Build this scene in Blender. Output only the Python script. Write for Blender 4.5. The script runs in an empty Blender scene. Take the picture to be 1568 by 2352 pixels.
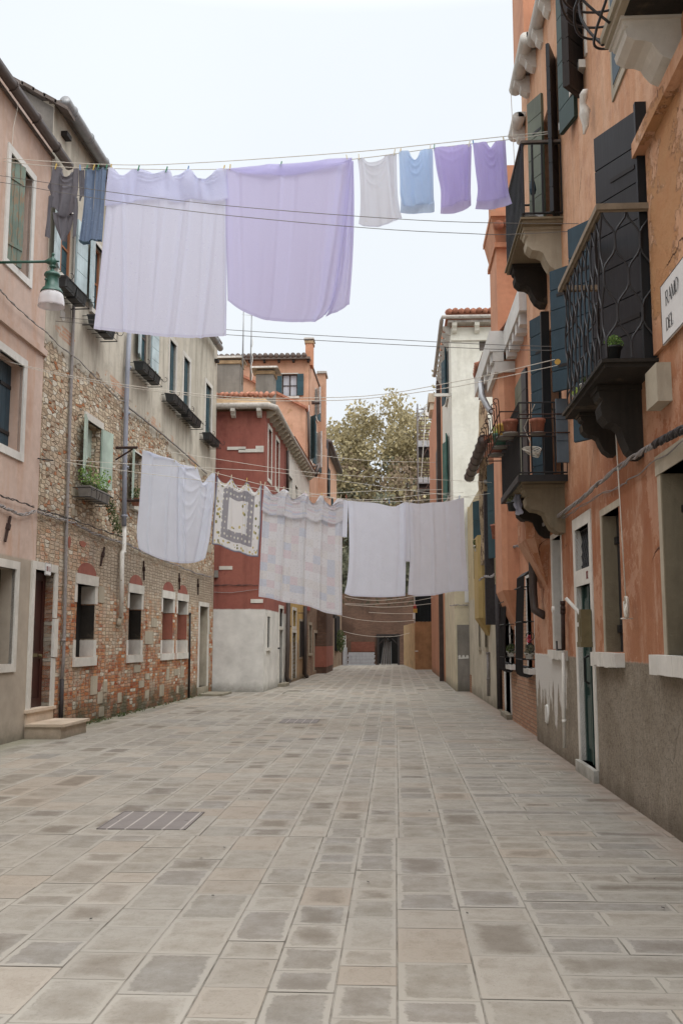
import bpy, math, random
from mathutils import Vector, Matrix, noise as mnoise
random.seed(7)
C = bpy.context.scene.collection
R = math.radians
# ------------------------------------------------------------------ survey of the street (photo pixel -> ray -> real wall plane)
FPX = 2352*35/36.; PITCH = math.atan(296/FPX); YAW = R(3.05); EYE = 1.62
VIEWS = {'_':(0,0,1),'A':(0,114.8,.3296),'B':(0,746.4,.3296),'C':(0,1205.8,.3296),'D':(459.3,689,.3662),'E':(459.3,1090.9,.4028),
 'F':(1090.9,0,.3043),'G':(1090.9,459.3,.3043),'H':(1090.9,1090.9,.3043),'I':(976.1,689,.2197),'J':(976.1,1148.3,.2197),
 'M':(746.4,1263.2,.2197),'N':(488,287,.2380),'O':(803.8,287.1,.2563),'Q':(287.1,1004.8,.3296),'R':(1453.2,602.9,.09765),
 'S':(574.2,1349.3,.1538),'T':(1309.1,1148.3,.1709),'U':(1119.6,890,.12817),'X':(91.9,344.5,.10986),'Y':(68.9,545.5,.1831),
 'Z':(1291.9,631.6,.17613),'a':(918.7,890,.12206),'b':(660.3,947.4,.09765),'c':(0,1205.8,.21971),'d':(1148.4,0,.26768),'e':(488.1,717.7,.10986)}
def ray(v,px,py):
    ox,oy,k=VIEWS[v]; x=ox+k*px-784; y=-(oy+k*py-1176)
    fy=FPX*math.cos(PITCH)-y*math.sin(PITCH); z=FPX*math.sin(PITCH)+y*math.cos(PITCH)
    return Vector((x*math.cos(YAW)-fy*math.sin(YAW), x*math.sin(YAW)+fy*math.cos(YAW), z))
EYEP = Vector((0,0,EYE))
def ground(v,px,py):
    r=ray(v,px,py); return EYEP+r*(-EYE/r.z)
class Plane:
    """vertical wall plane: A->B in plan, n points to the street"""
    def __init__(s,A,B,n=None):
        s.A=Vector((A[0],A[1],0)); d=Vector((B[0]-A[0],B[1]-A[1],0)); s.L=d.length; s.t=d.normalized()
        s.n=Vector((s.t.y,-s.t.x,0))
        if n is not None and s.n.dot(Vector(n))<0: s.n=-s.n
    def uz(s,v,px,py,d=0.0):
        r=ray(v,px,py); k=((s.A+s.n*d)-EYEP).dot(s.n)/r.dot(s.n); p=EYEP+r*k
        return (p-s.A).dot(s.t), p.z
    def P(s,u,z,d=0.0):
        p=s.A+s.t*u+s.n*d; return Vector((p.x,p.y,z))
    def px(s,v,px,py,d=0.0):
        u,z=s.uz(v,px,py,d); return s.P(u,z,d)
# ------------------------------------------------------------------ mesh builder
ORG={}
class MB:
    def __init__(s): s.v=[]; s.f=[]; s.mi=[]; s.cur=0
    def q(s,*pts):
        i=len(s.v); s.v+= [Vector(p) for p in pts]; s.f.append(tuple(range(i,i+len(pts)))); s.mi.append(s.cur)
    def hexa(s,p):   # 8 pts: bottom 0-3 loop, top 4-7 loop
        i=len(s.v); s.v+=[Vector(x) for x in p]
        for f in ((3,2,1,0),(4,5,6,7),(0,1,5,4),(1,2,6,5),(2,3,7,6),(3,0,4,7)): s.f.append(tuple(i+k for k in f)); s.mi.append(s.cur)
    def box(s,x0,x1,y0,y1,z0,z1): s.hexa([(x0,y0,z0),(x1,y0,z0),(x1,y1,z0),(x0,y1,z0),(x0,y0,z1),(x1,y0,z1),(x1,y1,z1),(x0,y1,z1)])
    def wbox(s,W,u0,u1,z0,z1,d0,d1):
        s.hexa([W.P(u0,z0,d0),W.P(u1,z0,d0),W.P(u1,z0,d1),W.P(u0,z0,d1),W.P(u0,z1,d0),W.P(u1,z1,d0),W.P(u1,z1,d1),W.P(u0,z1,d1)])
    def obox(s,c,ax,ay,az):  # centre + half axes
        c,ax,ay,az=map(Vector,(c,ax,ay,az))
        s.hexa([c-ax-ay-az,c+ax-ay-az,c+ax+ay-az,c-ax+ay-az,c-ax-ay+az,c+ax-ay+az,c+ax+ay+az,c-ax+ay+az])
    def prism(s,pts,off):
        n=len(pts); i=len(s.v); off=Vector(off); s.v+=[Vector(p) for p in pts]+[Vector(p)+off for p in pts]
        s.f.append(tuple(range(i,i+n))); s.f.append(tuple(i+n+k for k in range(n-1,-1,-1))); s.mi+=[s.cur]*2
        for k in range(n): s.f.append((i+k,i+(k+1)%n,i+n+(k+1)%n,i+n+k)); s.mi.append(s.cur)
    def tube(s,path,r,n=6,cap=True):
        path=[Vector(p) for p in path]; rs=r if isinstance(r,(list,tuple)) else [r]*len(path)
        rings=[]; up=Vector((0,0,1)); prev=None
        for k,p in enumerate(path):
            d=(path[min(k+1,len(path)-1)]-path[max(k-1,0)])
            if d.length<1e-9: d=Vector((0,0,1))
            d.normalize()
            a=prev if prev is not None else (up if abs(d.z)<.9 else Vector((1,0,0)))
            e1=(a-d*a.dot(d))
            if e1.length<1e-4: e1=Vector((1,0,0)).cross(d)
            e1.normalize(); e2=d.cross(e1); prev=e1
            i=len(s.v); rings.append(i)
            for j in range(n):
                t=2*math.pi*j/n; s.v.append(p+(e1*math.cos(t)+e2*math.sin(t))*rs[k])
        for a,b in zip(rings,rings[1:]):
            for j in range(n): s.f.append((a+j,a+(j+1)%n,b+(j+1)%n,b+j)); s.mi.append(s.cur)
        if cap:
            s.f.append(tuple(rings[0]+j for j in range(n-1,-1,-1))); s.f.append(tuple(rings[-1]+j for j in range(n))); s.mi+=[s.cur]*2
    def lathe(s,c,prof,n=20,axis=(0,0,1)):
        c=Vector(c); ax=Vector(axis).normalized(); e1=ax.orthogonal().normalized(); e2=ax.cross(e1); rings=[]
        for r,h in prof:
            i=len(s.v); rings.append(i)
            for j in range(n):
                t=2*math.pi*j/n; s.v.append(c+ax*h+(e1*math.cos(t)+e2*math.sin(t))*max(r,1e-4))
        for a,b in zip(rings,rings[1:]):
            for j in range(n): s.f.append((a+j,a+(j+1)%n,b+(j+1)%n,b+j)); s.mi.append(s.cur)
    def build(s,name,mat,parent=None,smooth=False,mods=None):
        me=bpy.data.meshes.new(name); o=bpy.data.objects.new(name,me)
        org=ORG[parent] if parent is not None else Vector((0,0,0))
        if parent is None and s.v:
            xs=[v.x for v in s.v]; ys=[v.y for v in s.v]; zs=[v.z for v in s.v]
            org=Vector(((min(xs)+max(xs))/2,(min(ys)+max(ys))/2,min(zs)))
            o.location=org
        me.from_pydata([v-org for v in s.v],[],s.f)
        ORG[o]=org
        mats=mat if isinstance(mat,(list,tuple)) else [mat]
        for m in mats: me.materials.append(M[m] if isinstance(m,str) else m)
        for p,mi in zip(me.polygons,s.mi): p.material_index=mi
        if smooth: 
            for p in me.polygons: p.use_smooth=True
        uv=me.uv_layers.new(name='UVMap')
        for p in me.polygons:
            n=p.normal
            if abs(n.z)>.8: tx=Vector((1,0,0)); ty=Vector((0,1,0))
            else:
                tx=Vector((-n.y,n.x,0)).normalized(); ty=Vector((0,0,1))
                if abs(n.z)>.25: ty=n.cross(tx)
                if abs(tx.x)>abs(tx.y): tx=tx if tx.x>0 else -tx
                else: tx=tx if tx.y>0 else -tx
            for li in p.loop_indices:
                co=me.vertices[me.loops[li].vertex_index].co+org; uv.data[li].uv=(co.dot(tx),co.dot(ty))
        if parent is not None: o.parent=parent
        C.objects.link(o)
        return o
def tag(o,label=None,cat=None,group=None,kind=None):
    if label: o['label']=label
    if cat: o['category']=cat
    if group: o['group']=group
    if kind: o['kind']=kind
    return o
def thing(name,loc,label,cat,group=None):
    o=bpy.data.objects.new(name,None); o.location=loc; o.empty_display_size=.3; C.objects.link(o); ORG[o]=Vector(loc)
    return tag(o,label,cat,group)
# ------------------------------------------------------------------ material DSL
M={}
class NT:
    def __init__(s,name):
        m=bpy.data.materials.new(name); m.use_nodes=True; s.m=m; s.t=m.node_tree; s.t.nodes.clear()
        s.out=s.t.nodes.new('ShaderNodeOutputMaterial'); M[name]=m
        s.uvn=s.t.nodes.new('ShaderNodeUVMap'); s.geo=s.t.nodes.new('ShaderNodeNewGeometry')
        s.uv=s.uvn.outputs[0]; s.pos=s.geo.outputs['Position']
    def n(s,typ,**kw):
        nd=s.t.nodes.new(typ)
        for k,v in kw.items(): setattr(nd,k,v)
        return nd
    def set(s,sock,v):
        if isinstance(v,bpy.types.NodeSocket): s.t.links.new(v,sock)
        elif isinstance(v,(tuple,list)):
            sock.default_value=tuple(v)+((1,) if len(v)==3 and sock.type=='RGBA' else ())
        else:
            sock.default_value=v if sock.type not in('RGBA','VECTOR') else ((v,v,v,1) if sock.type=='RGBA' else (v,v,v))
    def noise(s,scale,detail=4,rough=.55,vec=None,sc=None,dist=0):
        nd=s.n('ShaderNodeTexNoise'); v=vec if vec is not None else s.uv
        if sc: 
            mp=s.n('ShaderNodeMapping'); s.set(mp.inputs[0],v); mp.inputs['Scale'].default_value=tuple(sc)+((1,) if len(sc)==2 else ()); v=mp.outputs[0]
        s.set(nd.inputs['Vector'],v); nd.inputs['Scale'].default_value=scale; nd.inputs['Detail'].default_value=detail; nd.inputs['Roughness'].default_value=rough; nd.inputs['Distortion'].default_value=dist
        return nd.outputs[0]
    def noisec(s,scale,detail=2,vec=None):
        nd=s.n('ShaderNodeTexNoise'); s.set(nd.inputs['Vector'],vec if vec is not None else s.uv); nd.inputs['Scale'].default_value=scale; nd.inputs['Detail'].default_value=detail
        return nd.outputs['Color']
    def vor(s,scale,feat='F1',vec=None,out='Distance',rand=1):
        nd=s.n('ShaderNodeTexVoronoi',feature=feat); s.set(nd.inputs['Vector'],vec if vec is not None else s.uv); nd.inputs['Scale'].default_value=scale
        nd.inputs['Randomness'].default_value=rand
        return nd.outputs[out]
    def ramp(s,f,*st):
        nd=s.n('ShaderNodeValToRGB'); s.set(nd.inputs[0],f); r=nd.color_ramp
        while len(r.elements)<len(st): r.elements.new(.5)
        for e,(p,c) in zip(r.elements,st):
            e.position=p; e.color=(c,c,c,1) if not isinstance(c,(tuple,list)) else tuple(c)+(1,)
        return nd.outputs[0]
    def mp(s,f,a,b,c=0,d=1):
        nd=s.n('ShaderNodeMapRange'); nd.clamp=True; s.set(nd.inputs[0],f)
        for i,v in enumerate((a,b,c,d)): s.set(nd.inputs[i+1],v)
        return nd.outputs[0]
    def mix(s,f,a,b,mode='MIX'):
        nd=s.n('ShaderNodeMix',data_type='RGBA',blend_type=mode); s.set(nd.inputs[0],f); s.set(nd.inputs[6],a); s.set(nd.inputs[7],b); return nd.outputs[2]
    def ma(s,op,a,b=0,c=None):
        nd=s.n('ShaderNodeMath',operation=op); s.set(nd.inputs[0],a); s.set(nd.inputs[1],b)
        if c is not None: s.set(nd.inputs[2],c)
        return nd.outputs[0]
    def vm(s,op,a,b):
        nd=s.n('ShaderNodeVectorMath',operation=op); s.set(nd.inputs[0],a); s.set(nd.inputs[1],b); return nd.outputs[0]
    def sep(s,v):
        nd=s.n('ShaderNodeSeparateXYZ'); s.set(nd.inputs[0],v); return nd.outputs
    def comb(s,x,y,z=0):
        nd=s.n('ShaderNodeCombineXYZ'); s.set(nd.inputs[0],x); s.set(nd.inputs[1],y); s.set(nd.inputs[2],z); return nd.outputs[0]
    def attr(s,name,fac=True):
        nd=s.n('ShaderNodeAttribute',attribute_name=name); return nd.outputs['Fac' if fac else 'Vector']
    def bump(s,h,dist=.01,strength=1,nrm=None):
        nd=s.n('ShaderNodeBump'); s.set(nd.inputs['Height'],h); nd.inputs['Distance'].default_value=dist; nd.inputs['Strength'].default_value=strength
        if nrm is not None: s.t.links.new(nrm,nd.inputs['Normal'])
        return nd.outputs[0]
    def pr(s,col,rough=.9,nrm=None,metal=0,spec=.3,trans=0):
        nd=s.n('ShaderNodeBsdfPrincipled'); s.set(nd.inputs['Base Color'],col); s.set(nd.inputs['Roughness'],rough); nd.inputs['Metallic'].default_value=metal
        nd.inputs['Specular IOR Level'].default_value=spec
        if nrm is not None: s.t.links.new(nrm,nd.inputs['Normal'])
        s.t.links.new(nd.outputs[0],s.out.inputs[0]); s.bsdf=nd; return nd
def hexc(h):
    h=h.lstrip('#'); return tuple(((int(h[i:i+2],16)/255+.055)/1.055)**2.4 if int(h[i:i+2],16)>10 else int(h[i:i+2],16)/255/12.92 for i in (0,2,4))
def H(h,k=1.0,s=.8):
    c=hexc(h); l=.3*c[0]+.59*c[1]+.11*c[2]; return tuple(min(1,max(0,(l+(x-l)*s)*k)) for x in c)
# ------------------------------------------------------------------ materials
def simple(name,col,rough=.8,var=.25,scale=3,bump=.0,bs=40,metal=0,spec=.3,streak=None,wear=None):
    n=NT(name); f=n.noise(scale,5,.6)
    c=n.mix(n.mp(f,.3,.7),tuple(x*(1-var) for x in col),tuple(min(1,x*(1+var)) for x in col))
    if streak: c=n.mix(n.mp(n.noise(1,4,.6,sc=(14,.7)),.5,.75,0,.7),c,streak)
    if wear:  c=n.mix(n.mp(n.noise(9,6,.75),.6,.66),c,wear)
    nr=n.bump(n.noise(bs,4,.6),bump) if bump else None
    n.pr(c,rough,nr,metal,spec); return n
def cracks(n,scale,thr=.012,mask=(.5,.56)):
    v=n.vm('ADD',n.uv,n.vm('MULTIPLY',n.noisec(3,5),(.35,.35,0)))
    return n.ma('MULTIPLY',n.mp(n.vor(scale,'DISTANCE_TO_EDGE',vec=v),0,thr,1,0),n.mp(n.noise(.6,2),mask[0],mask[1]))
def streaks(n,amt=1,a=.48,b=.72): return n.mp(n.noise(1,6,.7,sc=(2.6,.45),dist=.4),a,b,0,amt)
def brick(n,c1,c2,mo,w=.26,h=.075,ms=.01,bias=0,dis=.02,uv=None):
    v=n.vm('ADD',uv if uv is not None else n.uv,n.vm('MULTIPLY',n.noisec(2.5,4),(dis,dis,0)))
    nd=n.n('ShaderNodeTexBrick'); n.set(nd.inputs['Vector'],v)
    for k,x in (('Color1',c1),('Color2',c2),('Mortar',mo)): n.set(nd.inputs[k],x)
    for k,x in (('Scale',1),('Mortar Size',ms),('Mortar Smooth',.3),('Bias',bias),('Brick Width',w),('Row Height',h)): nd.inputs[k].default_value=x
    return nd.outputs[0],nd.outputs[1]
# --- plasters
def plaster(name,c1,c2,st=None,samt=.5,bumpd=.006,low=None,crack=None,spots=None,rough=.92,lowj=.25):
    n=NT(name); z=n.sep(n.pos)[2]
    c=n.mix(n.mp(n.noise(.45,5,.6),.35,.65),c1,c2)
    c=n.mix(n.mp(n.noise(6,6,.7),.35,.75,0,.35),c,tuple(x*.6 for x in c1)); c=n.mix(n.mp(n.noise(1.9,6,.72),.5,.72,0,.4),c,tuple(min(1,x*1.28) for x in c1)); c=n.mix(n.mp(n.noise(.9,6,.75),.52,.66,0,.3),c,tuple(x*.72 for x in c2))
    if st: c=n.mix(streaks(n,samt),c,st)
    if spots: c=n.mix(n.mp(n.noise(1.1,5,.65),.58,.66,0,.85),c,spots)
    if low:
        for z0,cc in low:
            f=n.mp(n.ma('ADD',z,n.ma('MULTIPLY',n.noise(2,5,.7),lowj)),z0+lowj/2-.02,z0+lowj/2+.02,1,0)
            c=n.mix(f,c,n.mix(n.mp(n.noise(1.3,6,.65),.35,.68),cc,tuple(x*.72 for x in cc)))
    h=n.ma('ADD',n.noise(1.6,3),n.ma('MULTIPLY',n.noise(30,5,.7),.35))
    if crack:
        k=cracks(n,crack); c=n.mix(n.ma('MULTIPLY',k,.75),c,tuple(x*.25 for x in c1)); h=n.ma('SUBTRACT',h,n.ma('MULTIPLY',k,.8))
    # damp and dirt rising from the paving
    g=n.mp(n.ma('ADD',z,n.ma('MULTIPLY',n.noise(2.2,5,.7),.6)),.3,.62,.65,0)
    c=n.mix(g,c,(.09,.085,.06))
    n.pr(c,rough,n.bump(h,bumpd)); return n
plaster('pink_plaster',H('c9b2a4',1,.9),H('bda08e',1,.9),H('b88763',1,.9),.55,low=[(2.98,H('aea08d'))],lowj=.04)
plaster('cream_plaster',H('dcdacd'),H('d2cebd'),H('aaa592'),.4,low=[(3.4,H('cfc2a2'))],lowj=1.2)
plaster('far_orange_plaster',H('cf9c78',1,.75),H('c28b66',1,.75),H('92683f'),.5,spots=H('a07a4c'))
plaster('far_red_plaster',H('99543f'),H('a56049'),H('733f30'),.5)
plaster('salmon_plaster',H('c99272',1,.95),H('bb8262',1,.95),H('a0664a',1,.9),.45)
plaster('red_plaster',H('8f4a3d'),H('9c5846'),H('70382e'),.6,low=[(2.63,H('d2cfc8'))],lowj=.07,spots=H('7b3c32'))
plaster('grey_render',H('8f8880'),H('7b756c'),H('5a564e'),.5,bumpd=.012)
plaster('white_plaster',H('d5d1c9'),H('c8c3b8'),H('97928a'),.4)
plaster('white_paint',H('d8d6d0'),H('cfccc5'),H('a39d92'),.3,bumpd=.003)
plaster('beige_plaster',H('c5b58d'),H('b8a67b'),H('8f7d55'),.5,low=[(2.9,H('bdb39d'))],crack=.9)
plaster('ochre_plaster',H('a98e4e'),H('b5974f'),H('7c6535'),.4)
plaster('yellow_plaster',H('c9a44a'),H('bf9950'),H('6f5b33'),.7,low=[(1.6,H('a5855c'))],lowj=1.2,crack=1.4)
plaster('dark_stone',H('8a7c62'),H('77694f'),H('5c5140'),.5,bumpd=.02)
plaster('old_stone',H('b5aa94'),H('a2967f'),H('6e6554'),.5,bumpd=.01)
plaster('istrian_stone',H('d3cfc6'),H('c2bcb0'),H('8a847a'),.35,bumpd=.008)
plaster('step_marble',H('cdb9a2'),H('c4ab8e'),H('9a8468'),.2,bumpd=.002)
# --- right house: salmon above, rusty orange below, coarse brown render at the foot with peeling whitewash
n=NT('orange_plaster'); x,y,z=n.sep(n.pos)
c=n.mix(n.mp(n.noise(.5,5,.6),.35,.65),H('c99a76',1,.95),H('bb8662',1,.95))
c=n.mix(streaks(n,.6,.45,.68),c,H('d9b699',1,.95)); c=n.mix(n.mp(n.noise(1,7,.75,sc=(4.5,.6)),.52,.7,0,.5),c,H('9a6a48'))
zz=n.ma('ADD',z,n.ma('MULTIPLY',n.noise(1.2,5,.65),2.0))
lo=n.mix(n.mp(n.noise(.9,5,.6),.35,.7),H('98582f',1,.85),H('a66c44',1,.85))
lo=n.mix(streaks(n,.7,.5,.75),lo,H('bd9579',1,.95))
c=n.mix(n.mp(zz,4.4,5.6,1,0),c,lo)
c=n.mix(n.mp(n.noise(9,6,.75),.5,.8,0,.5),c,H('8a553a')); c=n.mix(n.mp(n.noise(1,7,.78,sc=(3.2,1.2)),.53,.64,0,.26),c,H('d8b79c')); c=n.mix(n.mp(n.noise(.8,8,.8),.52,.55,0,.3),c,H('d8ab8a')); c=n.mix(n.mp(n.noise(1.3,7,.8),.55,.62,0,.35),c,H('9b6346'))
# flaked render near the street sign
dy=n.ma('ABSOLUTE',n.ma('SUBTRACT',y,8.1))
fl=n.mp(n.ma('ADD',n.ma('MULTIPLY',n.noise(1.4,8,.78),4.6),n.ma('MULTIPLY',n.ma('ADD',dy,n.ma('MULTIPLY',n.ma('ABSOLUTE',n.ma('SUBTRACT',z,5.3)),.6)),-1)),1.6,1.66)
c=n.mix(fl,c,n.mix(n.noise(5,5,.7),H('ad7247',1,.95),H('bb9469',1,.95)))
k=cracks(n,.8,.007,(.56,.6)); c=n.mix(n.ma('MULTIPLY',k,.8),c,H('3b1d10'))
rend=n.mix(n.mp(n.noise(1.1,6,.7),.35,.7),H('a39581'),H('84755f'))
rend=n.mix(n.mp(n.noise(22,6,.85),.48,.62,0,.6),rend,H('564a3b')); rend=n.mix(n.mp(n.noise(7,7,.8),.55,.62,0,.5),rend,H('5f5342')); rend=n.mix(n.mp(n.noise(3,7,.8),.56,.64,0,.4),rend,H('b4a892'))
# whitewash peeling, y 13.8..16.4
wy=n.mp(y,13.7,13.9,0,1); wn=n.mp(n.ma('ADD',n.noise(1,6,.7,sc=(3.2,.7)),n.ma('MULTIPLY',z,.34)),.72,.75)
rend=n.mix(n.ma('MULTIPLY',wy,wn),rend,H('cfcac2'))
wf=n.ma('MULTIPLY',n.mp(n.noise(8,6,.8),.62,.66),n.mp(z,1.0,1.42)); rend=n.mix(wf,rend,H('b7b1a6'))
base=n.mp(n.ma('ADD',z,n.ma('MULTIPLY',n.noise(7,5,.7),.05)),1.43,1.45,1,0)
c=n.mix(base,c,rend)
c=n.mix(n.mp(n.ma('ADD',z,n.ma('MULTIPLY',n.noise(2.5,5,.7),.5)),.2,.5,.6,0),c,H('4a3a2a'))
h=n.ma('ADD',n.noise(1.6,4),n.ma('MULTIPLY',n.noise(35,5,.75),n.mp(base,0,1,.25,.9)))
h=n.ma('SUBTRACT',h,n.ma('ADD',n.ma('MULTIPLY',k,.8),n.ma('MULTIPLY',fl,n.ma('ADD',.8,n.noise(6,5,.7)))))
n.pr(c,.93,n.bump(h,.03))
# --- left old house: smooth grey-beige render above, bare patched brickwork below
n=NT('patched_brickwork'); x,y,z=n.sep(n.pos)
pl=n.mix(n.mp(n.noise(.5,5,.6),.35,.65),H('c6beac'),H('b3aa98'))
pl=n.mix(streaks(n,.75,.47,.68),pl,H('8a8274')); pl=n.mix(n.mp(n.noise(1,5,.6,sc=(3,.25)),.55,.75,0,.5),pl,H('cbc4b3')); pl=n.mix(n.mp(n.noise(2.1,7,.78),.52,.62,0,.3),pl,H('8f8778'))
b1,f1=brick(n,H('bd8058',1,1),H('a9603a',1,1),H('a89983'),.25,.07,.012,0,.07)
def rubble(sx,sy,ds,wob,rnd=.8):
    vv=n.vm('MULTIPLY',n.vm('ADD',n.uv,n.vm('MULTIPLY',n.noisec(3,5),(wob,wob*.6,0))),(sx,sy,0))
    return n.sep(n.vor(1,'F1',vec=vv,out='Color',rand=rnd)),n.vor(1,'DISTANCE_TO_EDGE',vec=vv,rand=rnd)
sc_,sd=rubble(5.0,12.5,.2,.07,.62)      # rubble of the upper storey
lc,ld_=rubble(4.2,14.0,.2,.05,.38)     # worn bricks below
stc=n.ramp(sc_[0],(0,H('bda88d')),(.25,H('d3c4ab')),(.5,H('b29b7e')),(.75,H('ded2bd')),(1,H('c7b498')))
stc=n.mix(n.mp(sc_[1],.83,.85),stc,H('dcd6c9')); stc=n.mix(n.mp(n.ma('ADD',sc_[2],n.ma('MULTIPLY',n.noise(.9,4),.5)),1.12,1.14),stc,H('b9805a',1,1))
stc=n.mix(n.mp(sd,.02,.09,.75,0),stc,H('a39279'))
m0=n.noise(.75,6,.7)
brk=n.ramp(lc[0],(0,H('ab5c33',1,1)),(.3,H('c07d52',1,1)),(.5,H('cf9f75',1,1)),(.7,H('a3532f',1,1)),(1,H('d8b595')))
tan_=n.ramp(lc[0],(0,H('cdb89d')),(.3,H('c3a888')),(.6,H('d8cbb6')),(.8,H('c09069',1,1)),(1,H('dfd7c8')))
low=n.mix(n.mp(n.ma('ADD',m0,n.ma('MULTIPLY',n.ma('SUBTRACT',z,1.8),-.06)),.46,.52),tan_,brk)
low=n.mix(n.mp(lc[1],.9,.91),low,H('dad3c6'))
low=n.mix(n.mp(ld_,.02,.10,.8,0),low,H('a89880'))
low=n.mix(n.mp(n.noise(1.3,7,.8),.52,.56,0,.88),low,H('c2b5a1')); low=n.mix(n.mp(n.noise(.9,6,.78),.56,.62,0,.5),low,H('7d5b45'))
wash=n.mix(n.mp(lc[0],.0,1),H('c2b5a2'),H('ae9f8b')); wash=n.mix(n.mp(ld_,.03,.1,1,0),wash,H('968a79'))
wb=n.mp(n.ma('ABSOLUTE',n.ma('SUBTRACT',n.ma('ADD',z,n.ma('MULTIPLY',n.noise(1.2,5,.7),1.0)),3.75)),.35,.65,1,0)
low=n.mix(n.ma('MULTIPLY',wb,n.mp(y,18.5,21)),low,wash)
f1=n.mp(ld_,.03,.10,1,0)
mid=stc
mz=n.mp(n.ma('ADD',z,n.ma('MULTIPLY',n.noise(1.1,5,.65),1.2)),4.0,4.5)
br=n.mix(mz,low,mid)
var=n.noisec(11,5); br=n.mix(.45,br,n.mix(n.noise(12,5,.75),H('5d4636'),H('d8c8b2')),'OVERLAY')
br=n.mix(n.mp(n.noise(.9,6,.75),.54,.66,0,.45),br,H('9b9182'))
# render edge: falls from 6.6 m by the pink house to about 5.6 m further on, ragged
edge=n.ma('SUBTRACT',6.95,n.ma('MULTIPLY',n.ma('SUBTRACT',y,17.2),.035))
ed=n.ma('ADD',n.ma('SUBTRACT',z,edge),n.ma('MULTIPLY',n.ma('SUBTRACT',n.noise(.8,6,.68),.5),3.2))
ep=n.mp(ed,-.02,.02)
c=n.mix(ep,br,pl)
ok=n.ma('MULTIPLY',n.mp(n.ma('ABSOLUTE',n.ma('SUBTRACT',z,n.ma('SUBTRACT',7.35,n.ma('MULTIPLY',n.ma('SUBTRACT',y,17.2),.045)))),.11,.15,1,0),n.mp(n.noise(.55,6,.7),.53,.55))
c=n.mix(n.ma('MULTIPLY',ok,.6),c,b1)
ms=n.ma('MULTIPLY',n.mp(n.ma('ADD',z,n.ma('MULTIPLY',n.noise(2,5,.75),.9)),.62,1.0,1,0),n.mp(n.noise(1.3,4),.42,.55))
c=n.mix(n.ma('MULTIPLY',ms,.8),c,H('4d5330'))
c=n.mix(n.mp(n.ma('ADD',z,n.ma('MULTIPLY',n.noise(1.4,4),.7)),.35,1.0,.5,0),c,H('57503f'))
hb=n.ma('ADD',n.ma('MULTIPLY',n.mix(mz,f1,n.mp(sd,.03,.10,1,0)),-.9),n.noise(9,6,.75))
h=n.ma('ADD',n.ma('MULTIPLY',n.ma('SUBTRACT',1,ep),n.ma('SUBTRACT',hb,1.2)),n.ma('MULTIPLY',n.noise(2,5,.6),.5))
n.pr(c,.95,n.bump(h,.05))
# --- brick walls
def brickm(name,c1,c2,mo,patch=None,w=.25,h=.07,moss=None,grime=None):
    n=NT(name); z=n.sep(n.pos)[2]; b,f=brick(n,c1,c2,mo,w,h,.011,0,.03)
    b=n.mix(.5,b,n.mix(n.noise(10,5,.75),(.12,.12,.12),(.8,.8,.8)),'OVERLAY')
    if patch: b=n.mix(n.mp(n.noise(.7,5,.65),.54,.6),b,patch)
    if moss: b=n.mix(n.ma('MULTIPLY',n.mp(n.noise(3,6,.8),.5,.58),n.mp(n.ma('ABSOLUTE',n.ma('SUBTRACT',z,moss)),.1,.7,1,0)),b,(.035,.04,.02))
    if grime: b=n.mix(n.mp(n.noise(.5,4,.6),.4,.7,0,.7),b,grime)
    n.pr(b,.94,n.bump(n.ma('ADD',n.ma('MULTIPLY',f,-1),n.noise(9,5,.7)),.012))
brickm('brown_brick',H('6d4a36'),H('7f5b43'),H('65564a'),H('5c4233'),moss=4.3,grime=H('43342a'))
brickm('red_brick',H('7a3b28'),H('8a4a33'),H('6c4c3c'))
brickm('tan_brick',H('b48a68'),H('a87452'),H('8d7058'),w=.24,h=.068)
brickm('mixed_brick',H('98765a'),H('ab8d70'),H('86745f'),H('9b8a70'),grime=H('6d563f'))
# --- small things
simple('iron',H('1d1b1c'),.55,.3,8,spec=.4); simple('rusty_iron',H('3a2620'),.75,.4,14,spec=.3,wear=H('5c3420'))
simple('wrought_iron',H('26262a'),.5,.3,20,spec=.5)
simple('dark_metal_gutter',H('5a4d48'),.5,.2,5,metal=.2,spec=.5); simple('zinc',H('8f9092'),.45,.15,4,metal=.5,spec=.5,streak=H('6a6662'))
simple('grey_pipe_paint',H('8b8f9c'),.5,.12,5); simple('brown_pipe_paint',H('463a34'),.55,.2,5); simple('white_pipe_paint',H('cfcac0'),.6,.12,6,wear=H('8a6a4a'))
simple('grey_gutter_stone',H('aaa298'),.85,.2,4,streak=H('6e675e'),bump=.005)
def shutter_mat(name,col,wearc=None,wamt=.62,rough=.55):
    n=NT(name); c=n.mix(n.mp(n.noise(2,4),.35,.65),tuple(x*.78 for x in col),tuple(x*1.2 for x in col))
    c=n.mix(n.mp(n.noise(1,5,.6,sc=(22,1.2)),.5,.75,0,.35),c,tuple(min(1,x*1.5+.01) for x in col))
    if wearc: c=n.mix(n.mp(n.noise(1,6,.8,sc=(9,2.2)),wamt,wamt+.05),c,wearc)
    n.pr(c,rough,n.bump(n.noise(1,4,.6,sc=(60,3)),.002),spec=.35)
shutter_mat('teal_shutter',H('1f4650')); shutter_mat('teal_shutter_pale',H('a8bcc0'),rough=.35)  # second is the teal leaf with sky reflection painted pale into its colour
shutter_mat('blue_shutter',H('24404e'),H('3c5560'),.6); shutter_mat('charcoal_shutter',H('26282d'),rough=.45); shutter_mat('olive_shutter',H('5d6350'))
shutter_mat('green_shutter',H('1f3a34'),H('7d6a4a'),.66); shutter_mat('sage_shutter',H('9fb3a4')); shutter_mat('peeling_green_shutter',H('6b7f72'),H('8a7459'),.5,.8)
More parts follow.
